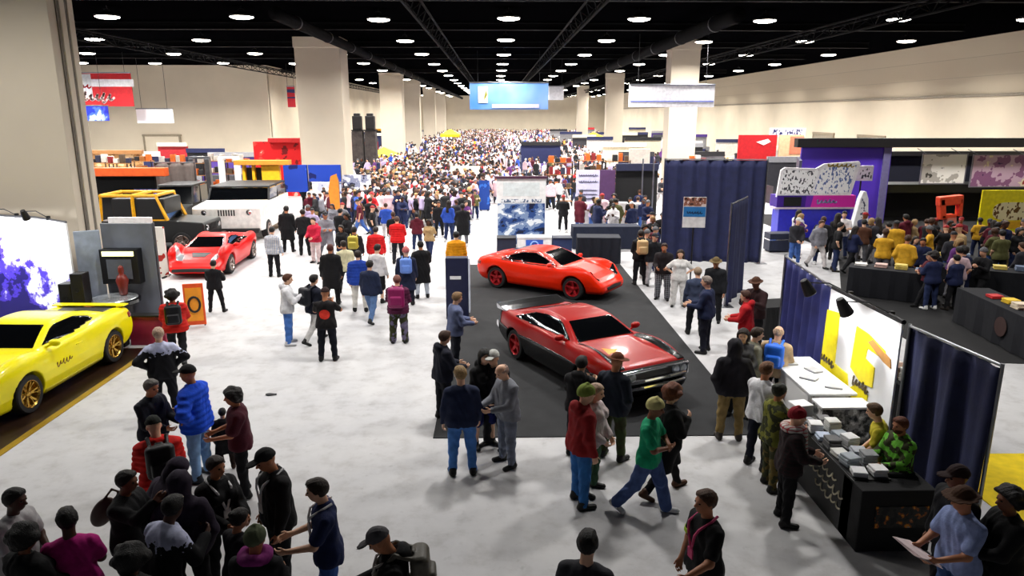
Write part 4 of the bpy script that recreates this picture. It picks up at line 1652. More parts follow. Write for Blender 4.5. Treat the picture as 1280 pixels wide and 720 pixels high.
# ------------------------------------------------------------------ build everything the show stands have
def build_carpet_cars():
    red = mat('red paint', '#960804', 0.28, coat=0.1, var=0.03, spec=0.2)
    orange = mat('orange red paint', '#f02804', 0.3, coat=0.15, var=0.02, spec=0.25)
    yellow = mat('yellow paint', '#f4e600', 0.3, coat=0.25, var=0.02, spec=0.3)
    exotic = mat('bright red paint', '#d40e08', 0.3, coat=0.2, var=0.02, spec=0.3)
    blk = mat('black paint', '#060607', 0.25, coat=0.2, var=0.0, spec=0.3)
    lampg = mat('headlamp glass', '#cfd6dc', 0.08, 0.6, 0.5)
    darkl = mat('dark lamp glass', '#1a1a1c', 0.08, 0.3, 0.6)
    taill = mat('tail lamp', '#7a0a08', 0.15, coat=0.8)
    tag(MB().box((1.75, 19.0, 0.008), (5.75, 14.8, 0.016)).build('carpet', MATS['black carpet']), 'black carpet laid under the orange coupe and the dark red muscle car', 'carpet')

    def hdg(a, b):
        d = Vector((b[0] - a[0], b[1] - a[1], 0)).normalized()
        return d
    # orange coupe: wheels' near side is its right side
    A, B = at(622, 360), at(716, 375)
    d = hdg(A, B)
    c = (A + B) / 2 + Vector((-d.y, d.x, 0)) * 0.86

    def p_coupe(S):
        X, Y, Z, Ya = S.X, S.Y, S.Z, S.Ya
        return [('headlight', darkl, (S.xy([(1.86, .58), (2.16, .50), (2.14, .66), (1.90, .78)]), 0.52 - Z, 1.7 - X), dict(side=1)),
                ('headlight', darkl, (S.xy([(1.86, .58), (2.16, .50), (2.14, .66), (1.90, .78)]), 0.52 - Z, 1.7 - X), dict(side=-1)),
                ('grille', MATS['black plastic'], (S.yz([(-.1, .30), (.42, .32), (.50, .42), (-.1, .46)]), 2.0 - X), {}),
                ('tail_light', taill, (S.yz([(.35, .70), (.85, .70), (.85, .82), (.35, .82)]), X + 2.0), dict(side=1)),
                ('tail_light', taill, (S.yz([(.35, .70), (.85, .70), (.85, .82), (.35, .82)]), X + 2.0), dict(side=-1)),
                ('window_trim', MATS['chrome'], (np.abs(S.xz(COUPE['side_win']) - 0.02) - 0.014, (S.gw - 0.13) - Ya), dict(side=-1)),
                ('sill', blk, (0.26 - 0.08 * 0 - Z, Z - 0.24, np.abs(X) - 1.0), {})][:6]
    build_car('sports_car', 'orange-red coupe on the black carpet, long bonnet and dark glass', COUPE, orange, MATS['red rim'], (c.x, c.y, 0.016), d, dict(panels=p_coupe))
    # dark red muscle car
    A, B = at(645, 448), at(735, 502)
    d = hdg(A, B)
    c = (A + B) / 2 + Vector((-d.y, d.x, 0)) * 0.86

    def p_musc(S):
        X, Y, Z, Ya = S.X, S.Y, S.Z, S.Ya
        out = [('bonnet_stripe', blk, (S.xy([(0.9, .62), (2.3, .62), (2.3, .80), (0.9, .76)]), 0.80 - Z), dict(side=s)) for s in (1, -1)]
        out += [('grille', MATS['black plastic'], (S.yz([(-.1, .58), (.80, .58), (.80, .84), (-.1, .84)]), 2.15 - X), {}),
                ('painted_reflection', blk, (Z - 0.68, np.abs(X) - 3), {}),  # black carpet's reflection in the red sides, put into the colour
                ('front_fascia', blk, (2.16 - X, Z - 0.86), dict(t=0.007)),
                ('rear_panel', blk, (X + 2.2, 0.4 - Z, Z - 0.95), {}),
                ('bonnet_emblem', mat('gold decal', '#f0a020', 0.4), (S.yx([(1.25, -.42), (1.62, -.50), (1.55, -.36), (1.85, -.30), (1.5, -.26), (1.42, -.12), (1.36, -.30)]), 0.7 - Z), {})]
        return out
    sol = []
    b = MB()
    for zz, xx in ((0.50, 2.42), (0.64, 2.44)):
        b.tube([(xx - 0.22, -0.90, zz), (xx - 0.03, -0.72, zz), (xx + 0.02, -0.3, zz), (xx + 0.02, 0.3, zz), (xx - 0.03, 0.72, zz), (xx - 0.22, 0.90, zz)], 0.04, 8)
    sol.append(('bumper', MATS['chrome'], b, 0))
    b = MB()
    b.tube([(2.36, -0.82, 0.60), (2.40, -0.80, 0.82), (2.40, 0.80, 0.82), (2.36, 0.82, 0.60)], 0.03, 8)
    sol.append(('grille_surround', MATS['chrome'], b, 0))
    for s in (-1, 1):
        for k in (0.52, 0.70):
            sol.append(('headlight', lampg, MB().lathe([(0.085, 0), (0.09, 0.03), (0.07, 0.05), (0.02, 0.06)], (2.36, s * k, 0.71), 16, Matrix.Rotation(PI / 2, 4, 'Y')), 0))
    b = MB().prism([(-2.40, 0.97), (-1.95, 0.99), (-1.92, 1.02), (-2.2, 1.05), (-2.44, 1.10), (-2.45, 1.04)], 1.70)
    sol.append(('spoiler', MATS['chrome'], b, 0.01))
    b = MB().prism([(-2.34, 0.48), (-2.46, 0.55), (-2.46, 0.66), (-2.34, 0.7)], 1.7)
    sol.append(('rear_bumper', MATS['chrome'], b, 0.02))
    b = MB()
    b.prism([(1.0, .975), (1.1, 1.05), (1.75, 1.0), (1.8, .94)], 0.5)
    sol.append(('bonnet_scoop', red, b, 0.03))
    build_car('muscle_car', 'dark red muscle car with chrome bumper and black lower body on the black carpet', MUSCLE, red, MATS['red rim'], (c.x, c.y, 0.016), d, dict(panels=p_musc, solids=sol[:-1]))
    # yellow coupe by the left edge
    A, B = at(142, 453), at(38, 516)
    d = hdg(A, B)
    c = (A + B) / 2 + Vector((d.y, -d.x, 0)) * 0.90
    tag(MB().box((-10.55, 12.75, 0.006), (4.4, 7.9, 0.012)).build('display_mat', mat('shadow-dark mat', '#2b1a10', 0.35, 0.2, var=0.2), bevel=0.004), 'dark brown display mat under the yellow coupe', 'mat')  # the coupe's shadow is painted into the mat's dark brown
    tag(MB().box((-8.28, 12.75, 0.006), (0.14, 7.9, 0.012)).build('mat_edging', mat('gold edging', '#a08018', 0.4, 0.4)), 'gold edging strip along the mat under the yellow coupe', 'edging strip')

    def p_ch(S):
        X, Y, Z, Ya = S.X, S.Y, S.Z, S.Ya
        return [('grille', MATS['black plastic'], (S.yz([(-.1, .60), (.86, .60), (.86, .82), (-.1, .82)]), 2.2 - X), {}),
                ('lower_intake', MATS['black plastic'], (S.yz([(-.1, .30), (.70, .30), (.75, .46), (-.1, .46)]), 2.1 - X), {}),
                ('tail_light', taill, (S.yz([(-.1, .80), (.90, .80), (.90, .94), (-.1, .94)]), X + 2.25), {}),
                ('rear_deck', MATS['black plastic'], (S.xy([(-2.3, -.1), (-2.3, .62), (-1.75, .55), (-1.75, -.1)]), 0.9 - Z), {}),
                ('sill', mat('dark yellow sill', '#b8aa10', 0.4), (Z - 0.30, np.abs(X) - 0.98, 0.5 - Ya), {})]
    sol = []
    m = strokes(5, 0.5, 0.12, 3, 0.022, 0.010, 0.3)
    mb = MB().add(m.v, m.f, Matrix.Translation((0.35, 0.985, 0.66)) @ Matrix.Rotation(PI, 4, 'Z'))
    sol.append(('door_lettering', mat('brown decal', '#7a4b10', 0.5), mb, 0))
    b = MB().box((-2.3, 0, 1.11), (0.22, 1.7, 0.03))
    for s in (-1, 1):
        b.box((-2.25, s * 0.7, 1.08), (0.15, 0.04, 0.06))
    sol.append(('spoiler', yellow, b, 0.01))
    sol.append(('door_handle', yellow, MB().tube([(-0.28, 0.985, 0.86), (-0.24, 1.01, 0.865), (-0.12, 1.01, 0.865), (-0.08, 0.985, 0.86)], 0.014, 6), 0))
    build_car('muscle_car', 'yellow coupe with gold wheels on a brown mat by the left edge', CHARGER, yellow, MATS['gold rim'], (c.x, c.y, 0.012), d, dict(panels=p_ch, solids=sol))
    # red exotic by the white truck
    A, B = at(322, 330), at(268, 352)
    d = (at(262, 356) - at(322, 326))
    d = Vector((0.04, -1.0, 0)).normalized()
    c = at(271, 332)

    def p_ex(S):
        X, Y, Z, Ya = S.X, S.Y, S.Z, S.Ya
        return [('headlight', lampg, (S.xy([(1.5, .52), (1.95, .45), (1.9, .70), (1.5, .80)]), 0.5 - Z), dict(side=s)) for s in (1, -1)] + [
            ('bonnet_vent', MATS['black plastic'], (S.xy([(1.35, -.1), (1.35, .34), (1.7, .22), (1.7, -.1)]), 0.4 - Z), {}),
            ('grille', MATS['black plastic'], (S.yz([(-.1, .24), (.75, .24), (.70, .36), (-.1, .38)]), 2.0 - X), {})]
    build_car('supercar', 'low bright red supercar with a black bonnet vent in front of the white truck', EXOTIC, exotic, MATS['silver rim'], (c.x, c.y, 0), d, dict(panels=p_ex))


def build_left_stands():
    # --- purple and white curved display wall, lit from above
    pr = printed('purple splash print', [(0.0, '#2a1a86'), (0.40, '#5b45c4'), (0.46, '#b9b4ea'), (0.50, '#fbfbff'), (1.0, '#ffffff')], 1.5, (1, 1, 1), detail=5)
    mt = pr.node_tree
    # the splash sits low on the wall: height drives the noise
    root = empty('printed_display', (0, 0, 0), 0, 'curved white display wall with a purple splash print behind the yellow coupe', 'display wall')
    xr = atY(106, 385, 17.9).x
    xl = xr - 3.9
    vs, fs = [], []
    n = 20
    for side in (0, 1):
        for j in range(7):
            for i in range(n + 1):
                t = i / n
                y = 17.6 + 0.55 * math.sin(PI * t) + (0.08 if side else 0)
                z = 0.05 + j / 6 * (2.86 + 0.1 * math.sin(PI * t))
                vs.append((xl + (xr - xl) * t, y, z))
    q = 7 * (n + 1)
    for j in range(6):
        for i in range(n):
            a = j * (n + 1) + i
            fs.append((a, a + 1, a + n + 2, a + n + 1))
            fs.append((q + a, q + a + n + 1, q + a + n + 2, q + a + 1))
    rim = list(range(n + 1)) + [j * (n + 1) + n for j in range(1, 7)] + [6 * (n + 1) + i for i in range(n - 1, -1, -1)] + [j * (n + 1) for j in range(5, 0, -1)]
    for a, b in zip(rim, rim[1:] + rim[:1]):
        fs.append((b, a, a + q, b + q))
    me = bpy.data.meshes.new('printed_face')
    me.from_pydata(vs, [], fs)
    # drive the print by height
    m, nt, b = nodes('splash print')
    tc = N(nt, 'ShaderNodeTexCoord')
    sx = N(nt, 'ShaderNodeSeparateXYZ')
    nt.links.new(tc.outputs['Object'], sx.inputs[0])
    nz = N(nt, 'ShaderNodeTexNoise', Scale=1.9, Detail=7.0, Roughness=0.62)
    nt.links.new(tc.outputs['Object'], nz.inputs['Vector'])
    ma = N(nt, 'ShaderNodeMath', operation='MULTIPLY_ADD')
    nt.links.new(sx.outputs['Z'], ma.inputs[0])
    ma.inputs[1].default_value = 0.14
    nt.links.new(nz.outputs['Fac'], ma.inputs[2])
    mb = N(nt, 'ShaderNodeMath', operation='MULTIPLY_ADD')
    nt.links.new(sx.outputs['X'], mb.inputs[0])
    mb.inputs[1].default_value = 0.12
    mb.inputs[2].default_value = 1.295
    mc = N(nt, 'ShaderNodeMath', operation='ADD')
    nt.links.new(ma.outputs[0], mc.inputs[0])
    nt.links.new(mb.outputs[0], mc.inputs[1])
    c = ramp(nt, mc.outputs[0], [(0.0, srgb('#1d1468')), (0.50, srgb('#4a35c0')), (0.57, srgb('#9a90e0')), (0.60, srgb('#fdfdff'))], 'CONSTANT')
    nt.links.new(c, b.inputs['Base Color'])
    b.inputs['Roughness'].default_value = 0.5
    link('printed_face', me, m, root)
    fr = MB().tube([(xl, 17.64, 2.93), (xl + (xr - xl) * .25, 17.64 + .39, 3.0), (xl + (xr - xl) * .5, 17.64 + .55, 3.03), (xl + (xr - xl) * .75, 17.64 + .39, 3.0), (xr, 17.64, 2.93)], 0.03, 8)
    fr.build('top_rail', MATS['steel'], root)
    for s, x in ((1, xr - 0.8), (-1, xr - 2.6)):
        MB().box((x, 17.9, 0.03), (0.3, 0.6, 0.06)).build('foot', MATS['dark steel'], root, bevel=0.01)
    for k, t in enumerate((0.40, 0.62, 0.86)):
        x = xl + (xr - xl) * t
        yw = 17.6 + 0.55 * math.sin(PI * t)
        clip_lamp('black spotlight clamped on top of the purple splash wall, %s from its outer end' % ['first', 'second', 'third'][k], (x, yw - 0.85, 3.22), (x, yw + 0.1, 1.5), 190, 'spotlights on the splash wall', 1.0, (x, yw + 0.02, 2.98 + 0.06 * math.sin(PI * t)), (0.93, 0.96, 1.0))
    # --- grey stand with shelf and round counter
    Y = 18.4
    x0, x1, x2 = atY(112, 385, Y).x, atY(140, 385, Y).x, atY(203, 385, Y).x
    zt = atY(170, 279, Y).z
    root = empty('display_stand', ((x1 + x2) / 2, Y, 0), 0, 'tall grey display stand with a lit shelf beside the big pillar', 'display stand')
    ox = (x1 + x2) / 2
    MB().box((0, 0, zt / 2), (x2 - x1, 0.1, zt)).build('back_panel', MATS['grey panel'], root, bevel=0.015)
    MB().box((x0 / 2 + x1 / 2 - ox, -0.18, zt / 2 - 0.08), (x1 - x0, 0.08, zt - 0.16), 0.45).build('wing_panel', mat('pale blue panel', '#aab6c8', 0.3, var=0.15), root, bevel=0.015)
    MB().tube([(x2 - ox + 0.03, -0.02, 0), (x2 - ox + 0.03, -0.02, zt + 0.02)], 0.03, 8).build('edge_post', MATS['steel'], root)
    MB().box((-0.15, -0.18, 1.72), (0.95, 0.28, 0.9)).build('shelf_box', MATS['black plastic'], root, bevel=0.02)
    MB().box((-0.15, -0.335, 2.06), (0.78, 0.03, 0.12)).build('light_strip', glow('lit strip', '#f6f3b0', 1.6), root)
    MB().box((-0.15, -0.325, 1.66), (0.62, 0.02, 0.5)).build('shelf_recess', mat('recess grey', '#54575e', 0.5), root)
    o = MB().lathe([(0.05, 0), (0.09, 0.02), (0.11, 0.2), (0.15, 0.38), (0.10, 0.5), (0.05, 0.55), (0.07, 0.60), (0.06, 0.72), (0.02, 0.76)], n=16).build('figurine', mat('dark red figurine', '#7a2418', 0.4), smooth=True)
    o.location = (-9.42, 17.85, 1.046)
    tag(o, 'small dark red figurine standing on the silver round counter', 'figurine')
    root = empty('round_counter', (-9.6, 17.72, 0), 0, 'round counter with a silver top and black rim in front of the grey stand', 'counter')
    MB().lathe([(0.52, 0.0), (0.5, 0.08), (0.42, 0.3), (0.42, 0.75), (0.48, 0.86)], n=32).build('pedestal', MATS['black plastic'], root)
    MB().lathe([(0.50, 0.86), (0.60, 0.90), (0.60, 0.98), (0.55, 1.0)], n=36).build('rim', MATS['tinted glass'], root)
    MB().lathe([(0.545, 1.0), (0.53, 1.02), (0.3, 1.04), (0.02, 1.045)], n=36).build('counter_top', mat('brushed silver top', '#cfd3d6', 0.25, 0.7, var=0.3, scale=8), root)
    p = at(140, 418)
    root = empty('low_display_box', (-9.5, 16.93, 0), 0.0, 'low black display box with white lettering behind the yellow coupe', 'display box')
    MB().box((0, 0, 0.42), (1.0, 0.26, 0.84)).build('box', MATS['black plastic'], root, bevel=0.02)
    m = strokes(4, 0.8, 0.22, 5, 0.05, 0.012, 0.3)
    MB().add(m.v, m.f, Matrix.Translation((0.05, -0.136, 0.62))).build('lettering', MATS['white plastic'], root)
    o = MB().lathe([(0.09, 0), (0.12, 0.04), (0.125, 0.10), (0.10, 0.17), (0.03, 0.2)], n=20).build('helmet', mat('orange shell', '#ef7a10', 0.3, coat=0.6), smooth=True)
    o.location = (-9.8, 16.93, 0.843)
    tag(o, 'orange rounded helmet on the low black display box', 'helmet')
    p = at(176, 420)
    root = empty('low_barrier', (-8.5, 17.05, 0), 0, 'low maroon partition beside the rear of the yellow coupe', 'partition')
    MB().box((0, 0, 0.36), (0.86, 0.22, 0.72)).build('panel', mat('maroon panel', '#8a1d3a', 0.5), root, bevel=0.02)
    MB().box((0, 0, 0.74), (0.9, 0.28, 0.04)).build('cap_rail', MATS['black plastic'], root, bevel=0.01)
    # black loudspeakers stacked between the wall and the stand
    Yk = 17.3
    for k, (px, hh) in enumerate([(89, 1.5), (105, 1.75)]):
        q = atY(px, 385, Yk)
        speaker_box('loudspeaker', ['shorter black loudspeaker between the splash wall and the grey stand', 'taller black loudspeaker touching the grey stand'][k], (q.x, Yk, 0), (0.30, 0.34, hh), 0, group='black loudspeakers by the pillar')
    # --- orange sign board held upright
    p = at(246, 408)
    root = board('sign_board', 'orange upright sign board with a black ring beside the red jacket person', (p.x, p.y, 0.05), 0.50, 1.12, mat('orange board', '#e8521a', 0.5), 0.25, 0.05, 'sign')
    m = MB()
    ring = [(0.14 * math.cos(a * PI / 10), 0.2 * math.sin(a * PI / 10)) for a in range(20)]
    m.tube([(x, -0.032, 0.56 + z) for x, z in ring], 0.03, 6, True)
    m.build('ring_mark', MATS['black plastic'], root)
    MB().box((0, 0.0, 0.56), (0.40, 0.056, 0.9)).build('sun_patch', mat('amber print', '#f59a20', 0.5), root)
    MB().tube([(-0.2, 0.05, -0.04), (-0.2, 0.2, -0.04)], 0.02, 6).tube([(0.2, 0.05, -0.04), (0.2, 0.2, -0.04)], 0.02, 6).tube([(0, 0.02, 1.0), (0, 0.35, -0.03)], 0.015, 6).build('easel_leg', MATS['dark steel'], root)
    tag(MB().box((-17.6, 33.2, 0.006), (12.2, 15.4, 0.012)).build('black_carpet', MATS['black cloth']), 'black carpet under the off-road cars and the white pickup truck on the left', 'carpet')
    # --- trucks behind
    p = at(292, 312)
    off_roader('pickup_truck', 'white pickup truck with a black cab behind the red supercar', (-11.9, 34.2, 0), -PI / 2 + 0.05, mat('white paint', '#eceae6', 0.3, coat=0.3), 2.9, 5.4, 2.2, 1.62, cat='truck', cab=MATS['black plastic'])
    p = at(182, 330)
    off_roader('off_road_car', 'black off-road car with a yellow open cab frame behind the grey display stand', (-13.9, 30.0, 0), 0.0, mat('gloss black', '#0a0a0b', 0.3), 1.9, 4.2, 2.3, 1.3, open_frame=True, cab=mat('amber paint', '#e8a90c', 0.35, coat=0.3))
    off_roader('off_road_car', 'black off-road car with round amber headlamps beside the white pickup truck', (-15.1, 34.6, 0), -PI / 2 + 0.06, MATS['black plastic'], 1.8, 3.8, 2.2, 1.35, lamp=mat('amber lamp', '#efe08a', 0.2))
    # white counter behind the stand with posters
    q = atY(206, 330, 25.0)
    root = board('white_display_board', 'plain white panel between the grey stand and the red supercar', (-12.75, 25.2, 0), 1.5, 2.0, MATS['white plastic'], 0, 0.08, 'panel', feet=True)
    q = atY(228, 300, 25.2)
    root = board('poster_stand', 'narrow white and red poster stand left of the red supercar', (-11.6, 24.6, 0), 0.5, 1.75, printed('red white poster', [(0, '#b02a20'), (0.45, '#f0eee8')], 2.2), 0, 0.05, 'poster', feet=True)
    # --- black booth with an orange header
    Y = 37
    xa, xb = atY(113, 240, Y).x, atY(196, 240, Y).x
    zt = atY(150, 219, Y).z
    root = empty('trade_booth', ((xa + xb) / 2, Y, 0), 0, 'black booth with a long orange header and a small blue screen on the left', 'booth')
    MB().box((0, 0, zt / 2), (xb - xa, 0.15, zt)).build('back_wall', MATS['black cloth'], root)
    MB().box((0.1, -0.2, zt + 0.18), (xb - xa + 1.2, 0.5, 0.42)).build('header', mat('orange header', '#d9571c', 0.5), root, bevel=0.03)
    s_ = MB().box((1.3, -0.14, zt - 1.1), (1.35, 0.1, 0.8)).build('screen', printed('blue screen', [(0, '#1b2a90'), (0.5, '#4c6ce0'), (0.62, '#a8c0ff')], 2.0, emit=0.7), root, bevel=0.02)
    MB().box((1.3, -0.1, zt - 1.1), (1.45, 0.1, 0.9)).build('screen_frame', MATS['black plastic'], root)
    q0, q1 = atY(196, 240, 37.8), atY(246, 240, 37.8)
    pipe_drape('grey_drape', 'dusty grey-brown drape wall right of the orange header booth', [((q0.x, 37.8), (q1.x, 37.9))], atY(220, 203, 37.8).z, mat('grey brown cloth', '#5d534f', 0.9, bump=0.2), 1.4, 0.1, 5)
    # clutter on the counter behind the orange header
    # --- plywood booth far left
    Y = 48
    xa, xb = atY(106, 200, Y).x, atY(178, 200, Y).x
    root = empty('trade_booth', ((xa + xb) / 2, Y, 0), 0, 'pale plywood booth against the pillar at the far left', 'booth')
    zt = atY(130, 190, Y).z
    ply = printed('plywood print', [(0, '#8a6238'), (0.42, '#b58a58'), (0.55, '#d8b88a'), (0.68, '#efe0c4')], 2.2, detail=5)
    MB().box((0, 0, zt / 2), (xb - xa, 0.2, zt)).build('back_wall', ply, root)
    MB().box((0, -0.15, zt), (xb - xa + 0.3, 0.35, 0.25)).build('header', MATS['wood'], root, bevel=0.02)
    # --- two-post lifts of white steel
    for k, px in enumerate((255, 291)):
        Y = 39.6
        q = atY(px, 255, Y)
        root = empty('car_lift', (q.x, Y, 0), 0, ['silver two-post car lift left of the white lift', 'white two-post car lift beside the yellow wall'][k], 'car lift')
        mm = [MATS['steel'], MATS['white plastic']][k]
        zz = 3.15
        for s in (-1, 1):
            MB().box((s * 0.42, 0, zz / 2), (0.26, 0.3, zz)).build('post', mm, root, bevel=0.02)
            MB().box((s * 0.42, 0, 0.02), (0.5, 0.6, 0.04)).build('base_plate', MATS['dark steel'], root)
        MB().box((0, 0, zz + 0.05), (1.1, 0.2, 0.12)).build('crossbeam', mm, root, bevel=0.02)
        MB().box((0, -0.5, 1.3), (1.0, 0.9, 0.1)).build('arm', MATS['steel'], root, bevel=0.02)
    # --- yellow booth
    Y = 38
    xa, xb = atY(306, 240, Y).x, atY(352, 240, Y).x
    zt = atY(330, 206, Y).z
    root = empty('trade_booth', ((xa + xb) / 2, Y, 0), 0, 'bright yellow booth wall with dark openings beside the blue banners', 'booth')
    w_ = xb - xa
    ym = mat('amber wall', '#f0b41c', 0.5)
    MB().box((0.52 * w_ / 2, 0, zt / 2), (w_ * 0.48, 0.3, zt)).box((-w_ * 0.25, 0, 0.7), (w_ * 0.5, 0.3, 1.4)).box((-w_ * 0.46, 0, zt / 2), (0.14, 0.3, zt)).box((-w_ * 0.2, 0, zt / 2), (0.14, 0.3, zt)).build('wall', ym, root, bevel=0.02)
    MB().box((0.1, 0, zt + 0.12), (w_ + 0.9, 0.6, 0.24)).build('header', mat('wooden header', '#c98a2c', 0.6), root, bevel=0.02)
    MB().box((-w_ * 0.24, 0.12, zt * 0.6), (w_ * 0.5, 0.05, zt * 0.7)).build('opening', MATS['black plastic'], root)
    # red booth above/behind
    Y = 50
    xa, xb = atY(318, 190, Y).x, atY(376, 190, Y).x
    root = empty('trade_booth', ((xa + xb) / 2, Y, 0), 0, 'bright red booth behind the yellow booth wall and left of the pillar', 'booth')
    zt = atY(345, 177, Y).z
    MB().box((0, 0, zt / 2), (xb - xa, 0.3, zt)).build('back_wall', printed('red print', [(0, '#6b0d10'), (0.42, '#c4151a'), (0.62, '#e04038'), (0.7, '#f0c0b0')], 1.4, detail=3), root)
    MB().box((0.6, -0.3, zt + 0.1), (xb - xa - 1.0, 0.4, 0.3)).build('header', mat('red header', '#b3161a', 0.5), root, bevel=0.03)
    # blue banners
    Y = 40.5
    for k, (pa, pb, yt, yb, lab) in enumerate([(355, 384, 206, 240, 'narrow blue banner wall touching the yellow booth'), (386, 426, 206, 227, 'wide blue banner wall under the large left pillar')]):
        xa, xb = atY(pa, 220, Y).x, atY(pb, 220, Y).x
        zt, zb = atY(pa, yt, Y).z, max(0.02, atY(pa, yb, Y).z)
        r = board('printed_banner', lab, ((xa + xb) / 2, Y, zb), xb - xa, zt - zb, printed('blue print', [(0, '#101c5c'), (0.4, '#1d3fa8'), (0.6, '#3d66cc'), (0.72, '#b8c8f0')], 1.0, detail=3), 0, 0.12, 'banner')
        f = MB()
        for s in (-1, 1):
            f.tube([(s * (xb - xa) / 2, 0.06, -zb), (s * (xb - xa) / 2, 0.06, zt - zb)], 0.04, 6)
        f.build('stand', MATS['steel'], r)
    Y = 39
    xa, xb = atY(391, 240, Y).x, atY(427, 240, Y).x
    board('poster_display', 'white printed poster wall below the wide blue banner', ((xa + xb) / 2, Y, 0.02), xb - xa, atY(400, 228, Y).z, printed('grey poster', [(0, '#5c6690'), (0.42, '#b9bdd0'), (0.56, '#f2f2f6')], 2.4, detail=4), 0, 0.12, 'poster', feet=True)
    q = atY(425, 250, 36)
    OCC.append((q.x, 36, 0.6))
    root = empty('feather_flag', (q.x, 36, 0), 0, 'orange feather flag in front of the wide blue banner', 'flag')
    MB().tube([(0, 0, 0), (0, 0, 2.2), (-0.1, 0, 2.6)], 0.02, 6).build('pole', MATS['steel'], root)
    MB().prism([(0, .6), (-.45, .7), (-.55, 1.8), (-.4, 2.5), (-.1, 2.62), (0, 2.3)], 0.015).build('flag_cloth', mat('orange cloth', '#f08a28', 0.8), root)
    MB().lathe([(0.25, 0), (0.25, 0.04), (0.05, 0.06)], n=16).build('base', MATS['dark steel'], root)
    Y = 41
    xa, xb = atY(429, 240, Y).x, atY(464, 240, Y).x
    board('poster_display', 'white display wall with dark print right of the orange flag', ((xa + xb) / 2, Y, 0.02), xb - xa, atY(440, 219, Y).z, printed('dark poster', [(0, '#23263c'), (0.45, '#8d92aa'), (0.54, '#f4f4f6')], 1.7, detail=4), 0, 0.12, 'poster', feet=True)
    # speaker towers
    Y = 66
    for k, px in enumerate((430, 449, 465)):
        q = atY(px, 200, Y)
        root = empty('speaker_tower', (q.x, Y, 0), 0, 'dark draped tower topped by a black loudspeaker, %s of three beside the pillars' % ['first', 'second', 'third'][k], 'tower', 'draped towers beside the pillars')
        OCC.append((q.x, Y, 0.9))
        MB().prism([(-0.56, 0), (0.56, 0), (0.46, 4.0), (-0.46, 4.0)], 1.0).build('drape', mat('smoke cloth', '#453f3c', 0.9, bump=0.3, bscale=8, var=0.4, scale=3), root, bevel=0.05)
        MB().box((0, 0, 4.05), (1.06, 1.1, 0.1)).build('platform', MATS['dark steel'], root)
        m = MB().box((0, 0, 4.7), (0.8, 0.7, 1.2)).box((0, 0, 5.4), (0.55, 0.5, 0.25))
        m.build('loudspeaker', MATS['black plastic'], root, bevel=0.06)
    # hanging flags by the left wall
    Y = 60
    def hung(nm, label, x0, x1, y0, y1, material, dz=0.06, Yq=Y):
        a, b = atY(x0, y1, Yq), atY(x1, y0, Yq)
        return banner_hung(nm, label, ((a.x + b.x) / 2, Yq, a.z), b.x - a.x, b.z - a.z, dz, material)
    fl = hung('hanging_flag', 'red and white striped banner hanging high beside the big left pillar', 93, 163, 91, 133, mat('red banner', '#b8141c', 0.7), 0.08)
    w_, h_ = 0, 0
    bx = fl.children[0].dimensions
    MB().box((0.3, -0.05, bx.z * 0.70), (bx.x * 0.95, 0.03, bx.z * 0.22)).build('white_stripe', MATS['white cloth'], fl)
    MB().box((-bx.x * 0.33, -0.055, bx.z * 0.6), (bx.x * 0.34, 0.03, bx.z * 0.72)).build('white_field', mat('pale grey cloth', '#cfd3d6', 0.8), fl)
    m = strokes(6, bx.x * 0.62, bx.z * 0.34, 9, 0.16, 0.03, 0.35)
    MB().add(m.v, m.f, Matrix.Translation((-bx.x * 0.12, -0.08, bx.z * 0.27))).build('lettering', mat('pale red letters', '#f2c9c4', 0.7), fl)
    m = strokes(4, bx.x * 0.3, bx.z * 0.12, 11, 0.09, 0.03, 0.2)
    MB().add(m.v, m.f, Matrix.Translation((-bx.x * 0.32, -0.085, bx.z * 0.60))).build('small_lettering', mat('red letters', '#c8242a', 0.7), fl)
    hung('hanging_box_sign', 'blue printed box sign hanging below the striped banner', 100, 131, 132, 151, printed('bright blue print', [(0, '#1c2cc0'), (0.48, '#3a55e0'), (0.58, '#9db4ff')], 1.1, detail=3), 0.9, 58)
    hung('hanging_box_sign', 'white box sign with a dark mark hanging right of the blue box sign', 175, 213, 136, 154, printed('white dark print', [(0, '#33353a'), (0.30, '#f2f3f5')], 0.7, detail=2), 0.9, 62)
    hung('hanging_flag', 'small red and navy banner on the far left wall beside the pillar', 360, 368, 108, 134, printed('navy red print', [(0, '#b8202c'), (0.5, '#27305c')], 0.6, (0.2, 1, 1)), 0.06, 73)


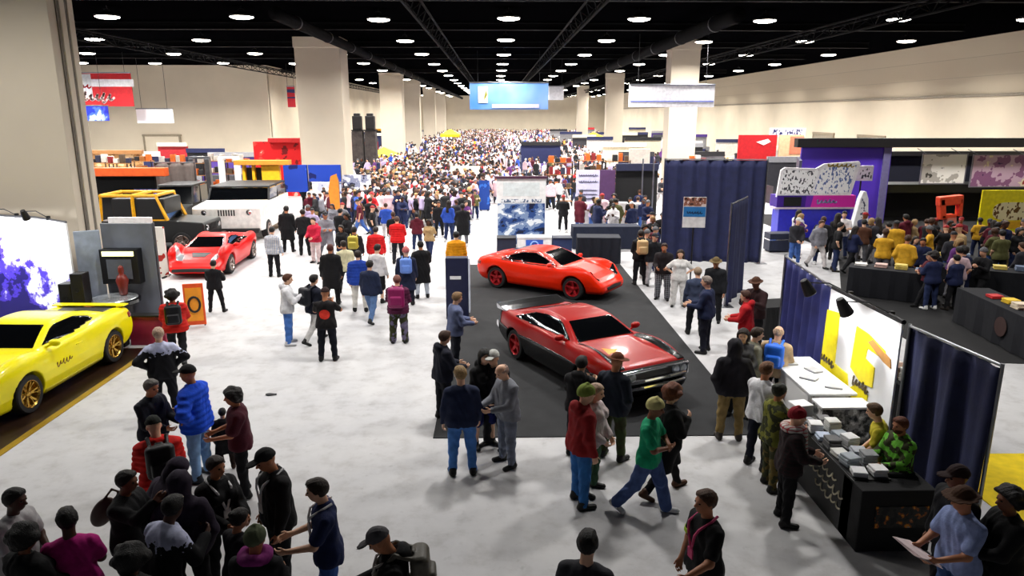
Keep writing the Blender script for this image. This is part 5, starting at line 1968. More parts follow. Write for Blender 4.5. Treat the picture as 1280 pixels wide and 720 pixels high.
def build_centre_stands():
    # trade wall with a mural
    Y = 30.5
    xa, xb = atY(621, 270, Y).x, atY(682, 270, Y).x
    zt = atY(650, 224, Y).z
    w_ = xb - xa
    root = board('trade_display', 'white trade wall with a blue car mural behind the orange coupe', ((xa + xb) / 2, Y, 0.03), w_, zt, mat('gloss white', '#f4f6f6', 0.3), 0, 0.12, 'display wall', feet=True)
    MB().box((0, -0.065, zt * 0.32), (w_ * 0.96, 0.012, zt * 0.62)).build('mural', printed('blue mural', [(0, '#141c38'), (0.42, '#2b4a86'), (0.5, '#7d93b8'), (0.58, '#e6edf4')], 1.6, (1, 1, 1.6), detail=5), root)
    MB().box((0, -0.07, zt * 0.67), (w_ * 0.82, 0.012, 0.14)).build('lettering', specks('slate letters', '#5a6c88', '#e8ecf0', 8.0, 0.5), root)
    MB().box((0, -0.066, zt * 0.84), (w_ * 0.74, 0.012, zt * 0.2)).build('header_plate', mat('pale header plate', '#dfe8ea', 0.4), root)
    MB().box((0, -0.05, zt + 0.05), (w_ + 0.1, 0.2, 0.10)).build('header', mat('plum header', '#4a2840', 0.5), root)
    # counters behind the orange coupe
    Y = 28.3
    nav = mat('dark navy panel', '#141c34', 0.5)
    for k, (pa, pb, yt, mm, lab) in enumerate([(621, 645, 297, nav, 'short dark navy counter left of the white cabinet with the blue emblem'), (646, 689, 296, MATS['white plastic'], 'white cabinet with a blue ring emblem behind the orange coupe'), (690, 714, 297, mat('blue panel', '#1f2f58', 0.5), 'dark blue counter right of the white cabinet')]):
        xa, xb = atY(pa, 310, Y).x, atY(pb, 310, Y).x
        zt = atY(pa, yt, Y).z
        r = empty('counter', ((xa + xb) / 2, Y, 0), 0, lab, 'counter', 'counters behind the orange coupe')
        MB().box((0, 0, zt / 2), (xb - xa - 0.01, 0.6, zt)).build('cabinet', mm, r, bevel=0.015)
        MB().box((0, 0, zt + 0.02), (xb - xa - 0.005, 0.66, 0.04)).build('counter_top', [MATS['black plastic'], MATS['white plastic'], nav][k], r, bevel=0.01)
        if k == 1:
            MB().box((0, -0.31, zt * 0.55), ((xb - xa) * 0.5, 0.02, zt * 0.7)).build('blue_patch', mat('emblem blue', '#2a57b8', 0.5), r)
            ring = [(0.16 * math.cos(a * PI / 10), 0.20 * math.sin(a * PI / 10)) for a in range(20)]
            MB().tube([(x, -0.33, zt * 0.55 + z) for x, z in ring], 0.03, 6, True).build('ring_emblem', mat('pale blue emblem', '#8fb4f0', 0.5), r)
    Y = 26.4
    xa, xb = atY(722, 345, Y).x, atY(776, 345, Y).x
    cloth_table('exhibit_table', 'long black clothed table right of the orange coupe', ((xa + xb) / 2, Y + 0.5), (xb - xa, 0.9), 1.0, -0.08, mat('midnight cloth', '#0e1322', 0.85))
    Y = 29.5
    xa, xb = atY(716, 300, Y).x, atY(800, 300, Y).x
    cloth_table('exhibit_table', 'dark navy clothed table under the purple banner behind the coupe', ((xa + xb) / 2, Y + 0.4), (xb - xa, 0.9), 0.95, 0, mat('midnight blue cloth', '#121a30', 0.85))
    # lilac banner, plum panel, black booth and white counter
    Y = 37
    xa, xb = atY(720, 240, Y).x, atY(749, 240, Y).x
    zt, zb = atY(735, 213, Y).z, 0.0
    root = board('text_banner', 'pale lilac banner with dark lines of text behind the right table', ((xa + xb) / 2, Y, 0.02), xb - xa, zt, mat('lilac banner', '#c9c6e2', 0.6), 0, 0.06, 'banner', feet=True)
    for k, (z, n_, h_) in enumerate([(0.90, 8, 0.13), (0.78, 8, 0.13), (0.62, 10, 0.07), (0.54, 10, 0.07), (0.46, 9, 0.07)]):
        m = strokes(n_, (xb - xa) * 0.8, h_, 20 + k, 0.03, 0.012, 0.15)
        MB().add(m.v, m.f, Matrix.Translation((0, -0.038, zt * z))).build('text_line', mat('ink', '#3a3560', 0.6), root)
    xc = atY(770, 240, Y).x
    board('plum_display_board', 'plum purple panel touching the lilac text banner', ((xb + xc) / 2 - 0.02, Y + 0.05, 0.02), xc - xb - 0.08, zt, mat('plum panel', '#4a2a55', 0.6), 0, 0.1, 'panel')
    xd = atY(822, 240, Y).x
    root = empty('trade_booth', ((xc + xd) / 2, Y + 0.2, 0), 0, 'black walled booth left of the tall navy drape', 'booth')
    MB().box((0, 0, zt / 2), (xd - xc, 0.12, zt)).build('back_wall', MATS['black cloth'], root)
    MB().tube([(0.2, -0.5, 0), (0.2, -0.5, zt + 0.6)], 0.04, 8).tube([(0.75, -0.5, 0), (0.75, -0.5, zt + 0.6)], 0.04, 8).build('pole', MATS['steel'], root)
    MB().box((0, -0.02, zt + 0.15), (xd - xc, 0.3, 0.35)).build('header', mat('ink blue header', '#171b38', 0.6), root)
    Y = 35
    xa, xb = atY(718, 262, Y).x, atY(784, 262, Y).x
    root = board('white_display_board', 'long plain white counter front under the lilac text banner', ((xa + xb) / 2, Y, 0.0), xb - xa, atY(750, 253, Y).z, MATS['white plastic'], 0, 0.5, 'counter')
    # blank cream wall and blue roll-up in the aisle
    Y = 52
    xa, xb = atY(563, 225, Y).x, atY(600, 225, Y).x
    board('blank_display_board', 'blank cream wall panel in the middle of the crowd', ((xa + xb) / 2, Y, 0.02), xb - xa, atY(580, 208, Y).z, mat('cream panel', '#efe9d8', 0.6), 0, 0.12, 'panel', feet=True)
    Y = 42
    xa, xb = atY(599, 240, Y).x, atY(612, 240, Y).x
    board('roll_up_banner', 'narrow blue roll-up banner beside the white trade wall', ((xa + xb) / 2, Y, 0.02), xb - xa, atY(605, 226, Y).z, printed('roll-up print', [(0, '#183a86'), (0.55, '#2f62b8'), (0.66, '#dfe8f4')], 1.6, detail=3), 0, 0.05, 'banner', feet=True)
    Y = 45
    xa, xb = atY(786, 200, Y).x, atY(812, 200, Y).x
    r = board('blank_display_board', 'blank white sign board left of the tall navy drape top', ((xa + xb) / 2, Y, atY(800, 218, Y).z), xb - xa, atY(800, 186, Y).z - atY(800, 218, Y).z, mat('cream board', '#efe6da', 0.6), 0, 0.12, 'sign')
    MB().tube([(0, 0.06, -atY(800, 218, Y).z), (0, 0.06, 0.3)], 0.05, 8).build('post', MATS['steel'], r)
    # totem at the carpet edge
    p = at(572, 400)
    root = empty('kiosk', (p.x, p.y + 0.2, 0), 0, 'navy kiosk pillar with a white label at the carpet edge', 'kiosk')
    MB().box((0, 0, 0.86), (0.62, 0.32, 1.72)).build('body', mat('kiosk navy', '#12173a', 0.5), root, bevel=0.03)
    MB().box((-0.04, -0.166, 1.18), (0.3, 0.01, 0.09)).build('label', MATS['white plastic'], root)
    MB().box((0.33, -0.02, 0.95), (0.04, 0.3, 1.5)).build('side_strip', mat('pale strip', '#d5dcec', 0.4), root)
    # hanging banners over the crowd
    def hung(nm, label, x0, x1, y0, y1, Yq, material, d=0.3):
        a, b = atY(x0, y1, Yq), atY(x1, y0, Yq)
        return banner_hung(nm, label, ((a.x + b.x) / 2, Yq, a.z), b.x - a.x, b.z - a.z, d, material)
    m, nt, b = nodes('sky blue banner')
    tc = N(nt, 'ShaderNodeTexCoord')
    n1 = N(nt, 'ShaderNodeTexNoise', Scale=0.5, Detail=2.0)
    nt.links.new(tc.outputs['Object'], n1.inputs['Vector'])
    nt.links.new(ramp(nt, n1.outputs['Fac'], [(0.3, srgb('#3f78c4')), (0.7, srgb('#6f90c0'))]), b.inputs['Base Color'])
    b.inputs['Roughness'].default_value = 0.5
    r = hung('hanging_banner', 'large pale blue banner with a yellow emblem hanging over the middle of the hall', 588, 684, 104, 137, 58, m, 2.6)
    bx = r.children[0].dimensions
    MB().box((-bx.x * 0.33, -1.32, bx.z * 0.55), (bx.x * 0.12, 0.03, bx.z * 0.6)).build('emblem', mat('cream emblem', '#f4f0b8', 0.5), r)
    MB().prism([(-0.1, -0.3), (0.15, 0.1), (0.05, 0.45), (-0.05, 0.1)], 0.02, Matrix.Translation((-bx.x * 0.30, -1.345, bx.z * 0.5))).build('emblem_mark', mat('olive mark', '#6a6a20', 0.5), r)
    MB().box((0.5, -1.32, bx.z * 0.13), (bx.x * 0.6, 0.02, bx.z * 0.14)).build('lower_strip', mat('lilac strip', '#b8b4e4', 0.5), r)
    hung('hanging_banner', 'small white banner hanging just right of the large pale blue one', 686, 704, 108, 125, 63, MATS['white cloth'], 1.2)
    r = hung('hanging_banner', 'long white banner with a thin blue line hanging in front of the right pillar', 786, 893, 106, 134, 46, mat('white banner', '#eeeef6', 0.5), 0.4)
    bx = r.children[0].dimensions
    MB().box((0, -0.21, bx.z * 0.26), (bx.x * 0.98, 0.02, 0.07)).build('blue_line', mat('blue line', '#7a86d8', 0.5), r)


def build_right_stands():
    nv = MATS['navy cloth']
    poly = [at(1048, 318), at(1052, 372), at(1175, 452), at(1284, 455)]
    pl = [(p_.x, p_.y) for p_ in poly] + [(29, 14), (29, 40), (poly[0].x, 40)]
    m = MB()
    nn = len(pl)
    m.add([(x, y, 0.0) for x, y in pl] + [(x, y, 0.012) for x, y in pl], [tuple(range(nn))[::-1], tuple(range(nn, 2 * nn))] + [(i, (i + 1) % nn, nn + (i + 1) % nn, nn + i) for i in range(nn)])
    CARPETS.append((pl, 0.013))
    tag(m.build('black_carpet', MATS['black cloth']), 'black carpet covering the floor of the dark stand on the right', 'carpet')
    # tall navy drape behind the aisle
    pipe_drape('tall_drape', 'tall navy blue drape facing the camera behind the poster stand', [((6.25, 26.9), (9.95, 26.5))], 3.86, nv, 2.0, 0.08, 3)
    pipe_drape('corner_drape', 'lower navy drape corner in front of the tall navy drape', [((7.75, 22.1), (6.68, 20.3))], 3.0, nv, 1.7, 0.08, 9)
    # poster on a stand before the drape
    p = Vector((6.35, 22.9, 0))
    root = empty('poster_stand', (p.x, p.y, 0), -0.1, 'poster stand with a blue band in front of the tall navy drape', 'poster')
    MB().tube([(0, 0.03, 0), (0, 0.03, 2.9)], 0.025, 8).box((0, 0.03, 0.01), (0.5, 0.5, 0.02)).build('stand', MATS['dark steel'], root)
    MB().box((0, 0, 2.42), (0.72, 0.03, 0.98)).build('poster', mat('poster white', '#f0efee', 0.5), root)
    MB().box((0, -0.02, 2.44), (0.70, 0.012, 0.32)).build('blue_band', mat('azure band', '#2a7cc0', 0.5), root)
    MB().box((0, -0.02, 2.76), (0.70, 0.012, 0.28)).build('photo_strip', printed('warm photo', [(0, '#2a1a18'), (0.45, '#a06a58'), (0.58, '#f0dcd4')], 7, detail=3), root)
    m = strokes(6, 0.5, 0.10, 31, 0.022, 0.01, 0.1)
    MB().add(m.v, m.f, Matrix.Translation((0, -0.028, 2.42))).build('lettering', mat('ink navy', '#101c40', 0.5), root)
    # purple booth
    Y = 32.5
    xa, xb = atY(968, 280, Y).x, atY(1056, 280, Y).x
    zc = atY(1010, 258, Y).z
    root = empty('sign_booth', ((xa + xb) / 2, Y, 0), 0, 'blue and purple booth front with big white cut-out lettering', 'booth')
    w_ = xb - xa
    MB().box((0, 0, zc / 2), (w_, 0.8, zc)).build('front_panel', mat('royal blue panel', '#2a2bb8', 0.4), root, bevel=0.02)
    zs = atY(1010, 243, Y).z
    MB().box((0, -0.03, (zc + zs) / 2), (w_ + 0.3, 0.84, zs - zc)).build('stripe_band', printed('magenta band', [(0, '#3d1d86'), (0.5, '#6a2aa8'), (0.58, '#d02aa0')], 0.9, (1, 1, 0.1), detail=1), root, bevel=0.02)
    MB().box((0, -0.2, zc - 0.02), (w_ + 0.5, 0.6, 0.08)).build('ledge', mat('pale ledge', '#c9b8c8', 0.5), root, bevel=0.01)
    MB().box((-w_ * 0.33, -0.46, (zc + zs) / 2), (w_ * 0.24, 0.03, (zs - zc) * 0.75)).build('display', MATS['black plastic'], root)
    # cut-out outline
    def zz(y):
        return atY(1010, y, Y).z

    def xx(px):
        return atY(px, 225, Y).x - (xa + xb) / 2
    out = [(xx(968), zz(245)), (xx(971), zz(212)), (xx(976), zz(208.5)), (xx(1014), zz(210)), (xx(1024), zz(204)), (xx(1066), zz(201)), (xx(1068), zz(204)), (xx(1060), zz(243)), (xx(1010), zz(245)), (xx(1003), zz(248)), (xx(996), zz(244))]
    MB().prism(out, 0.12, Matrix.Translation((0, -0.35, 0))).build('sign_plate', mat('sign white', '#efecef', 0.5), root)
    for k, pl in enumerate([[(972, 241), (974, 213), (978, 211.5), (1013, 213), (1017, 211), (1010, 242), (996, 241)], [(1013, 241), (1021, 211), (1030, 208.5), (1063, 205.5), (1056, 240)]]):
        MB().prism([(xx(a_), zz(b__)) for a_, b__ in pl], 0.03, Matrix.Translation((0, -0.425, 0))).build('letters', specks('sign letters %d' % k, ['#4a4a52', '#5f72a8'][k], '#fbfafb', 8.0, 0.41), root)
    m = strokes(6, xx(1060) - xx(1027), 0.16, 43, 0.05, 0.03, 0.2)
    MB().add(m.v, m.f, Matrix.Translation(((xx(1060) + xx(1027)) / 2, -0.43, zz(206)))).build('top_letters', mat('gold letters', '#b89a30', 0.5), root)
    m = strokes(5, 0.9, 0.2, 44, 0.05, 0.03, 0.2)
    MB().add(m.v, m.f, Matrix.Translation((xx(1030), -0.47, (zc + zs) / 2))).build('band_letters', mat('sky letters', '#b8c8ff', 0.5), root)
    Yp = 36.5
    xa, xb = atY(1000, 205, Yp).x, atY(1112, 205, Yp).x
    root = empty('purple_display', ((xa + xb) / 2, Yp, 0), 0, 'wide purple backdrop wall above the white cut-out lettering', 'display wall')
    zt = atY(1050, 184, Yp).z
    MB().box((0, 0, zt / 2), (xb - xa, 0.15, zt)).build('wall_panel', mat('violet panel', '#5234b8', 0.4, var=0.2, scale=0.4), root, bevel=0.02)
    MB().box(((xb - xa) / 2 - 0.25, -0.1, zt / 2), (0.35, 0.1, zt)).build('silver_edge', mat('lilac grey edge', '#6f6a94', 0.4), root)
    MB().box((-(xb - xa) / 2 - 0.55, -1.2, zt / 2 - 0.25), (0.12, 2.9, zt - 0.5), -0.35).build('side_panel', mat('slate side', '#3a3d52', 0.5), root)
    MB().box((4.6, 0, zt + 0.22), (xb - xa + 9.8, 0.5, 0.45)).build('black_header', MATS['black plastic'], root, bevel=0.02)
    # small cut-out sign to its right
    Ys = 33.5
    a, b_ = atY(1064, 226, Ys), atY(1092, 207, Ys)
    r = board('cut_out_sign', 'small white lettered cut-out right of the big white lettering', ((a.x + b_.x) / 2, Ys, a.z), b_.x - a.x, b_.z - a.z, mat('sign grey', '#d8d4dc', 0.5), 0, 0.1, 'sign')
    MB().box((0, -0.06, (b_.z - a.z) / 2), ((b_.x - a.x) * 0.85, 0.02, (b_.z - a.z) * 0.7)).build('letters', specks('small sign letters', '#3a3a48', '#e0dce4', 6.0), r)
    MB().tube([(0, 0.06, -a.z), (0, 0.06, 0.3)], 0.04, 8).build('post', MATS['dark steel'], r)
    # road case in front of it
    p = at(972, 314)
    OCC.append((p.x, p.y, 0.7))
    root = empty('road_case', (p.x, p.y, 0), 0.05, 'dark blue road case with a silver band on the pale aisle floor', 'case')
    MB().box((0, 0, 0.42), (1.0, 0.6, 0.72)).build('case_body', mat('case navy', '#1c2238', 0.5), root, bevel=0.02)
    MB().box((0, 0, 0.52), (1.02, 0.62, 0.05)).build('band', MATS['chrome'], root)
    for sx in (-1, 1):
        for sy in (-1, 1):
            MB().lathe([(0.04, -0.03), (0.04, 0.03)], (sx * 0.4, sy * 0.22, 0.04), 12, Matrix.Rotation(PI / 2, 4, 'Y')).build('caster', MATS['tyre'], root)
    # black stage booth
    Y = 38
    xa, xb = atY(1060, 270, Y).x, atY(1300, 270, Y).x
    zt = atY(1150, 238, Y).z
    root = empty('stage_booth', ((xa + xb) / 2, Y, 0), 0, 'wide black booth with a dark ceiling beam on the right', 'booth')
    MB().box((0, 0.6, zt / 2), (xb - xa, 0.15, zt)).build('back_wall', MATS['black cloth'], root)
    MB().box((0, -0.3, zt + 0.2), (xb - xa, 1.6, 0.45)).build('roof_beam', MATS['black plastic'], root, bevel=0.03)
    zt2 = atY(1150, 192, Y + 2).z
    MB().box((0, 2.4, zt2 / 2), (xb - xa, 0.15, zt2)).build('upper_wall', mat('black navy cloth', '#0c0f22', 0.9), root)
    MB().box((0, 2.1, zt2), (xb - xa, 0.5, 0.25)).build('top_rail', MATS['black plastic'], root, bevel=0.02)
    Yq = 36.6
    for pa, pb, y0, y1, mm, lab in [(1150, 1209, 193, 229, printed('white engine poster', [(0, '#4a4642'), (0.38, '#b8b2ac'), (0.46, '#faf6f2')], 0.9, detail=5), 'large white poster with a dark engine drawing above the black booth'),
                                    (1212, 1290, 194, 233, printed('purple poster', [(0, '#4a2a58'), (0.36, '#8a5a80'), (0.48, '#c8a8bc'), (0.6, '#e6d8b8'), (0.68, '#a03a30')], 1.2, detail=5), 'large purple and tan poster at the right edge above the yellow banner')]:
        a, b_ = atY(pa, y1, Yq), atY(pb, y0, Yq)
        r = board('hung_poster', lab, ((a.x + b_.x) / 2, Yq, a.z), b_.x - a.x, b_.z - a.z, mm, 0, 0.06, 'poster', frame=mat('grey frame', '#75707a', 0.5))
        MB().tube([(-(b_.x - a.x) * .4, 0.05, b_.z - a.z), (-(b_.x - a.x) * .4, 1.0, b_.z - a.z + 0.25)], 0.02, 6).tube([((b_.x - a.x) * .4, 0.05, b_.z - a.z), ((b_.x - a.x) * .4, 1.0, b_.z - a.z + 0.25)], 0.02, 6).build('hanger', MATS['dark steel'], r)
    # yellow banner
    Y = 33
    a, b_ = atY(1220, 292, Y), atY(1292, 238, Y)
    r = board('printed_banner', 'bright yellow banner with pale rounded lettering at the right edge', ((a.x + b_.x) / 2, Y, 0.02), b_.x - a.x, b_.z, mat('lemon banner', '#f4e516', 0.5), 0, 0.08, 'banner', feet=True)
    oval = [(0.35 + 0.95 * math.copysign(abs(math.cos(u * PI / 16)) ** 0.6, math.cos(u * PI / 16)), b_.z - 0.98 + 0.42 * math.copysign(abs(math.sin(u * PI / 16)) ** 0.7, math.sin(u * PI / 16))) for u in range(32)]
    MB().prism(oval, 0.03, Matrix.Translation((0, -0.055, 0))).build('lettering', specks('brown specked letters', '#6a4a1c', '#f0e4b4', 4.2, 0.44), r)
    MB().box((0.3, -0.05, b_.z - 1.62), (1.5, 0.03, 0.34)).build('amber_strip', mat('amber strip', '#e8b020', 0.5), r)
    # orange hook-shaped sign
    Y = 31.5
    def P(px, py):
        q = atY(px, py, Y)
        return (q.x, q.z)
    cx = atY(1190, 270, Y).x
    root = empty('hook_sign', (cx, Y, 0), 0, 'orange hook-shaped standing sign in front of the black booth', 'sign')
    pts = [P(1183, 299), (P(1182, 276)), P(1174, 273), P(1172, 250), P(1176, 246), P(1202, 242.5), P(1200, 268), P(1195, 274), P(1194, 299)]
    hole = [P(1180, 267), P(1179, 259), P(1198, 257), P(1196, 264)]
    outer = [(x - cx, z) for x, z in pts]
    # frame built from strips so that its opening stays open
    col_ = mat('coral orange', '#f0502a', 0.5)
    m = MB()
    def strip(a, b, t):
        a, b = (a[0] - cx, a[1]), (b[0] - cx, b[1])
        dx, dz = b[0] - a[0], b[1] - a[1]
        L = math.hypot(dx, dz)
        nx, nz = -dz / L * t / 2, dx / L * t / 2
        m.prism([(a[0] + nx, a[1] + nz), (b[0] + nx, b[1] + nz), (b[0] - nx, b[1] - nz), (a[0] - nx, a[1] - nz)], 0.35)
    strip(P(1172, 252), P(1202, 249), 0.42)
    strip(P(1176, 248), P(1177, 274), 0.26)
    strip(P(1174, 271), P(1193, 270), 0.2)
    strip(P(1200, 247), P(1198, 270), 0.16)
    m.build('hook', col_, root, bevel=0.05)
    m = MB()
    strip(P(1187, 270), P(1188, 312), 0.42)
    m.build('stem', mat('salmon stem', '#f08a78', 0.5), root, bevel=0.05)
    MB().lathe([(0.45, 0), (0.45, 0.06), (0.2, 0.12), (0.14, 0.9)], n=20).build('base', MATS['dark steel'], root)
    # white obelisk
    Y = 30
    a = atY(1072, 292, Y)
    zt = atY(1074, 239, Y).z
    root = empty('obelisk_banner', (a.x, Y, 0), 0, 'slim tapering white obelisk banner with dark marks', 'banner')
    zb = a.z
    MB().prism([(-0.38, zb), (0.38, zb), (0.22, zt - 0.3), (0.1, zt), (-0.02, zt), (-0.12, zt - 0.3)], 0.3).build('banner_body', MATS['white cloth'], root, bevel=0.02)
    MB().box((0.04, -0.155, zb + (zt - zb) * 0.6), (0.2, 0.015, 0.9)).build('lettering', specks('grey ink print', '#50526a', '#e4e4e8', 6.0), root)
    MB().box((0, 0, zb / 2), (0.5, 0.4, zb)).build('plinth', MATS['black plastic'], root, bevel=0.02)
    # tables of the dark stand on the right
    dk = mat('dark table cloth', '#0b0d16', 0.9)
    pa, pb = at(1190, 402), at(1300, 462)
    d = (pb - pa)
    rz = math.atan2(d.y, d.x)
    L = d.length
    c0 = pa + d / 2 + Vector((-d.y, d.x, 0)).normalized() * 0.4
    t1 = cloth_table('exhibit_table', 'black clothed table with red and yellow goods at the right edge', (c0.x, c0.y), (L, 0.8), 0.95, rz, dk)
    m = MB().lathe([(0.24, 0), (0.24, 0.01)], n=20, M=Matrix.Rotation(PI / 2, 4, 'X'))
    MB().add(m.v, m.f, Matrix.Translation((0.3, -0.43, 0.5))).build('round_emblem', mat('dark emblem', '#3a2522', 0.6), t1)
    goods = [('#b81c20', 'red'), ('#e6c030', 'yellow'), ('#d8c8b0', 'cream'), ('#c42020', 'scarlet'), ('#e09030', 'amber')]
    for k in range(5):
        u = 0.30 + 0.14 * k
        q = pa + d * u + Vector((-d.y, d.x, 0)).normalized() * (0.35 + 0.08 * (k % 2))
        folded_stack('folded_shirts', '%s folded goods on the black table at the right edge' % goods[k][1], (q.x, q.y, 0.968), rz, mat('goods %d' % k, goods[k][0], 0.7), 2 + k % 3, 0.3, 0.3)
    for k, (x, y, w, r_) in enumerate([(1110, 372, 2.3, -0.55), (1165, 352, 2.4, -0.5), (1232, 372, 2.6, -0.5)]):
        q = at(x, y)
        cloth_table('exhibit_table', ['dark clothed table nearest the white obelisk', 'dark clothed table below the hook-shaped sign', 'dark clothed table below the yellow banner'][k], (q.x, q.y), (w, 0.8), 0.9, r_, dk, group='dark tables in the right stand')
        for j in range(4):
            c_ = [('#e8e4e0', 'white'), ('#caa9a0', 'dusty pink'), ('#d8c060', 'mustard'), ('#6a7890', 'slate')][j]
            v = Matrix.Rotation(r_, 3, 'Z') @ Vector((-0.85 + 0.55 * j, 0.05, 0))
            folded_stack('goods_box', '%s boxed goods on the dark table %s' % (c_[1], ['nearest the white obelisk', 'below the hook-shaped sign', 'below the yellow banner'][k]), (q.x + v.x, q.y + v.y, 0.918), r_, mat('box ' + c_[1], c_[0], 0.6), 2 + (j + k) % 3, 0.34, 0.3, cat='box')
    for k, (x, y) in enumerate([(7.5, 14.6), (7.25, 12.2)]):
        cloth_table('exhibit_table', ['dark table behind the far navy drape, white goods on it', 'dark table behind the lit white banner, tan and white goods on it'][k], (x, y), (2.2, 0.75), 0.95, PI / 2 + 0.1, dk)
        for j in range(7):
            c_ = [('#e8e4e0', 'white'), ('#d9b79a', 'peach'), ('#c8a890', 'tan'), ('#f0efec', 'bright white'), ('#8a6a58', 'brown'), ('#e6d8c8', 'cream'), ('#b8b4b0', 'grey')][(j + k * 2) % 7]
            folded_stack('goods_box', '%s box on the dark table behind the %s' % (c_[1], ['far navy drape', 'lit white banner'][k]), (x + 0.1 * ((j * 3) % 3 - 1), y - 0.93 + 0.31 * j, 0.97), 0.06 * (j % 3), mat('box ' + c_[1], c_[0], 0.6), 4 + (j * 3) % 4, 0.28, 0.26, cat='box')
    # --- near booth: navy drape, lit white banner, drape
    tdir = [tuple(at(px, py))[:2] for px, py in ((970, 449), (1027, 517), (1112, 592), (1217, 672))]
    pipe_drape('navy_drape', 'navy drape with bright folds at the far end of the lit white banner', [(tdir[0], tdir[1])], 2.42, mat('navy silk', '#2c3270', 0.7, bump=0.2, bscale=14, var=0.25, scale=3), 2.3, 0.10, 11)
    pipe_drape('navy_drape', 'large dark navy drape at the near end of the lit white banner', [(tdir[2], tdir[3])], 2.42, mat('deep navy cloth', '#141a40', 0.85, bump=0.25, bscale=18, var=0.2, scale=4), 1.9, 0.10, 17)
    a, b_ = Vector((*tdir[1], 0)), Vector((*tdir[2], 0))
    dv = b_ - a
    ang = math.atan2(dv.y, dv.x)
    L = dv.length
    mid = (a + b_) / 2
    root = empty('lit_banner', (mid.x - 0.08, mid.y, 0), ang, 'brightly lit white banner with a big yellow emblem between two navy drapes', 'banner')
    wl = mat('banner white', '#f6f6f8', 0.6, var=0.02)
    MB().box((0, 0, 1.28), (L - 0.08, 0.03, 2.3)).build('banner_sheet', wl, root)
    m = MB().tube([(-L / 2 + .05, 0.02, 2.46), (L / 2 - .05, 0.02, 2.46)], 0.04, 8)
    m.build('top_bar', MATS['dark steel'], root)
    for s in (-1, 1):
        MB().tube([(s * (L / 2 - .5), 0.045, 0), (s * (L / 2 - .5), 0.045, 2.46)], 0.025, 8).box((s * (L / 2 - .5), 0.045, 0.01), (0.3, 0.4, 0.02)).build('upright', MATS['steel'], root)
    yl = mat('emblem yellow', '#f5e21a', 0.5)
    # emblem on the aisle side (local -y faces the aisle); the sheet's +x runs toward the camera
    fy = -0.022
    M0 = Matrix.Translation((-0.15, fy, 1.42))
    MB().prism([(-1.05, -.62), (-1.0, .62), (-.55, .68), (-.55, -.25), (-.08, -.28), (0.0, -.52), (.28, -.30), (.62, -.40), (.60, -.74), (0.0, -.98), (-.5, -.86)], 0.02, M0).build('emblem_stroke', yl, root)
    MB().prism([(.0, -.12), (.05, .62), (.45, .60), (.95, .48), (1.02, .34), (.45, .36), (.42, .18), (.72, .12), (.72, -.22), (.35, -.26)], 0.02, M0).build('emblem_letter', yl, root)
    MB().prism([(.45, .47), (.6, .56), (1.12, .40), (1.16, .27), (.95, .30)], 0.024, M0).build('emblem_tail', mat('ochre tail', '#c08a4a', 0.5), root)
    for k, (x, z) in enumerate([(-0.8, -0.28), (0.38, -0.30)]):
        m = strokes(5, 0.5, 0.16, 70 + k, 0.035, 0.012, 0.25)
        MB().add(m.v, m.f, M0 @ Matrix.Translation((x, -0.018, z))).build('lettering', mat('umber letters', '#4a3a10', 0.5), root)
    nrm = Vector((dv.y, -dv.x, 0)).normalized()
    for k, u in enumerate((0.25, 0.8)):
        q = a + dv * u
        clip_lamp(['black clamp spotlight above the far half of the lit white banner', 'black clamp spotlight at the near corner of the lit white banner'][k], tuple(q + Vector((-0.8, 0, 2.62))), tuple(q + Vector((0.05, 0, 1.2))), BANNER_W, 'spotlights above the lit banner', 1.2, tuple(q + Vector((-0.02, 0, 2.47))))
    # white counter along the aisle
    q = at(1000, 520)
    root = empty('white_counter', (5.55, 11.9, 0), 0, 'long white counter in front of the lit white banner', 'counter')
    cc = MB().box((-0.02, 0.06, 0.48), (0.72, 1.7, 0.96))
    cc.build('front', printed('pale counter print', [(0, '#9a9694'), (0.36, '#d8d4d2'), (0.42, '#f4f4f4')], 2.2, detail=4), root, bevel=0.02)
    MB().box((0.0, 0.05, 0.985), (0.8, 1.86, 0.05)).build('counter_top', MATS['white plastic'], root, bevel=0.015)
    for k in range(4):
        o = folded_stack('paper_pad', 'small grey pad on the white counter, %s from the far end' % ['first', 'second', 'third', 'fourth'][k], (5.42 + 0.25 * (k % 2), 12.5 - 0.4 * k, 1.012), 0.4 * k, mat('grey pad', '#a8a8ac', 0.6), 1, 0.2, 0.28, group='pads on the white counter', cat='paper pad')
    # black merchandise table
    X0, X1 = 4.60, 5.12
    root = empty('black_counter', ((X0 + X1) / 2, 9.0, 0), 0, 'black merchandise counter with pale script on its aisle side', 'counter')
    w_, l_ = X1 - X0, 2.5
    MB().box((0, 0.36, 0.44), (w_, l_ - 0.5, 0.88)).build('cabinet', mat('black counter', '#08080a', 0.6, var=0.0), root, bevel=0.02)
    MB().box((0.22, -0.62, 0.435), (0.96, 0.5, 0.87)).build('end_cabinet', MATS['black cloth'], root, bevel=0.02)
    m = MB()
    for k, (n_, z, ww) in enumerate([(6, 0.66, 0.9), (7, 0.50, 1.1), (5, 0.34, 0.8)]):
        s_ = strokes(n_, ww, 0.13, 80 + k, 0.022, 0.008, 0.3)
        m.add(s_.v, s_.f, Matrix.Translation((-w_ / 2 - 0.008, 0.25 - 0.12 * k, z)) @ Matrix.Rotation(-PI / 2, 4, 'Z'))
    m.build('script_lettering', mat('pale gold script', '#c8bfa4', 0.6), root)
    MB().box((0.28, -0.876, 0.5), (0.68, 0.012, 0.30)).build('sticker_panel', printed('sticker print', [(0, '#0c0c0e'), (0.45, '#20201c'), (0.56, '#8a4a18'), (0.62, '#d88a20'), (0.68, '#8a8a88')], 9, detail=3), root)
    MB().box((0, 0.36, 0.886), (w_ - 0.04, l_ - 0.54, 0.012)).build('counter_top', MATS['black plastic'], root)
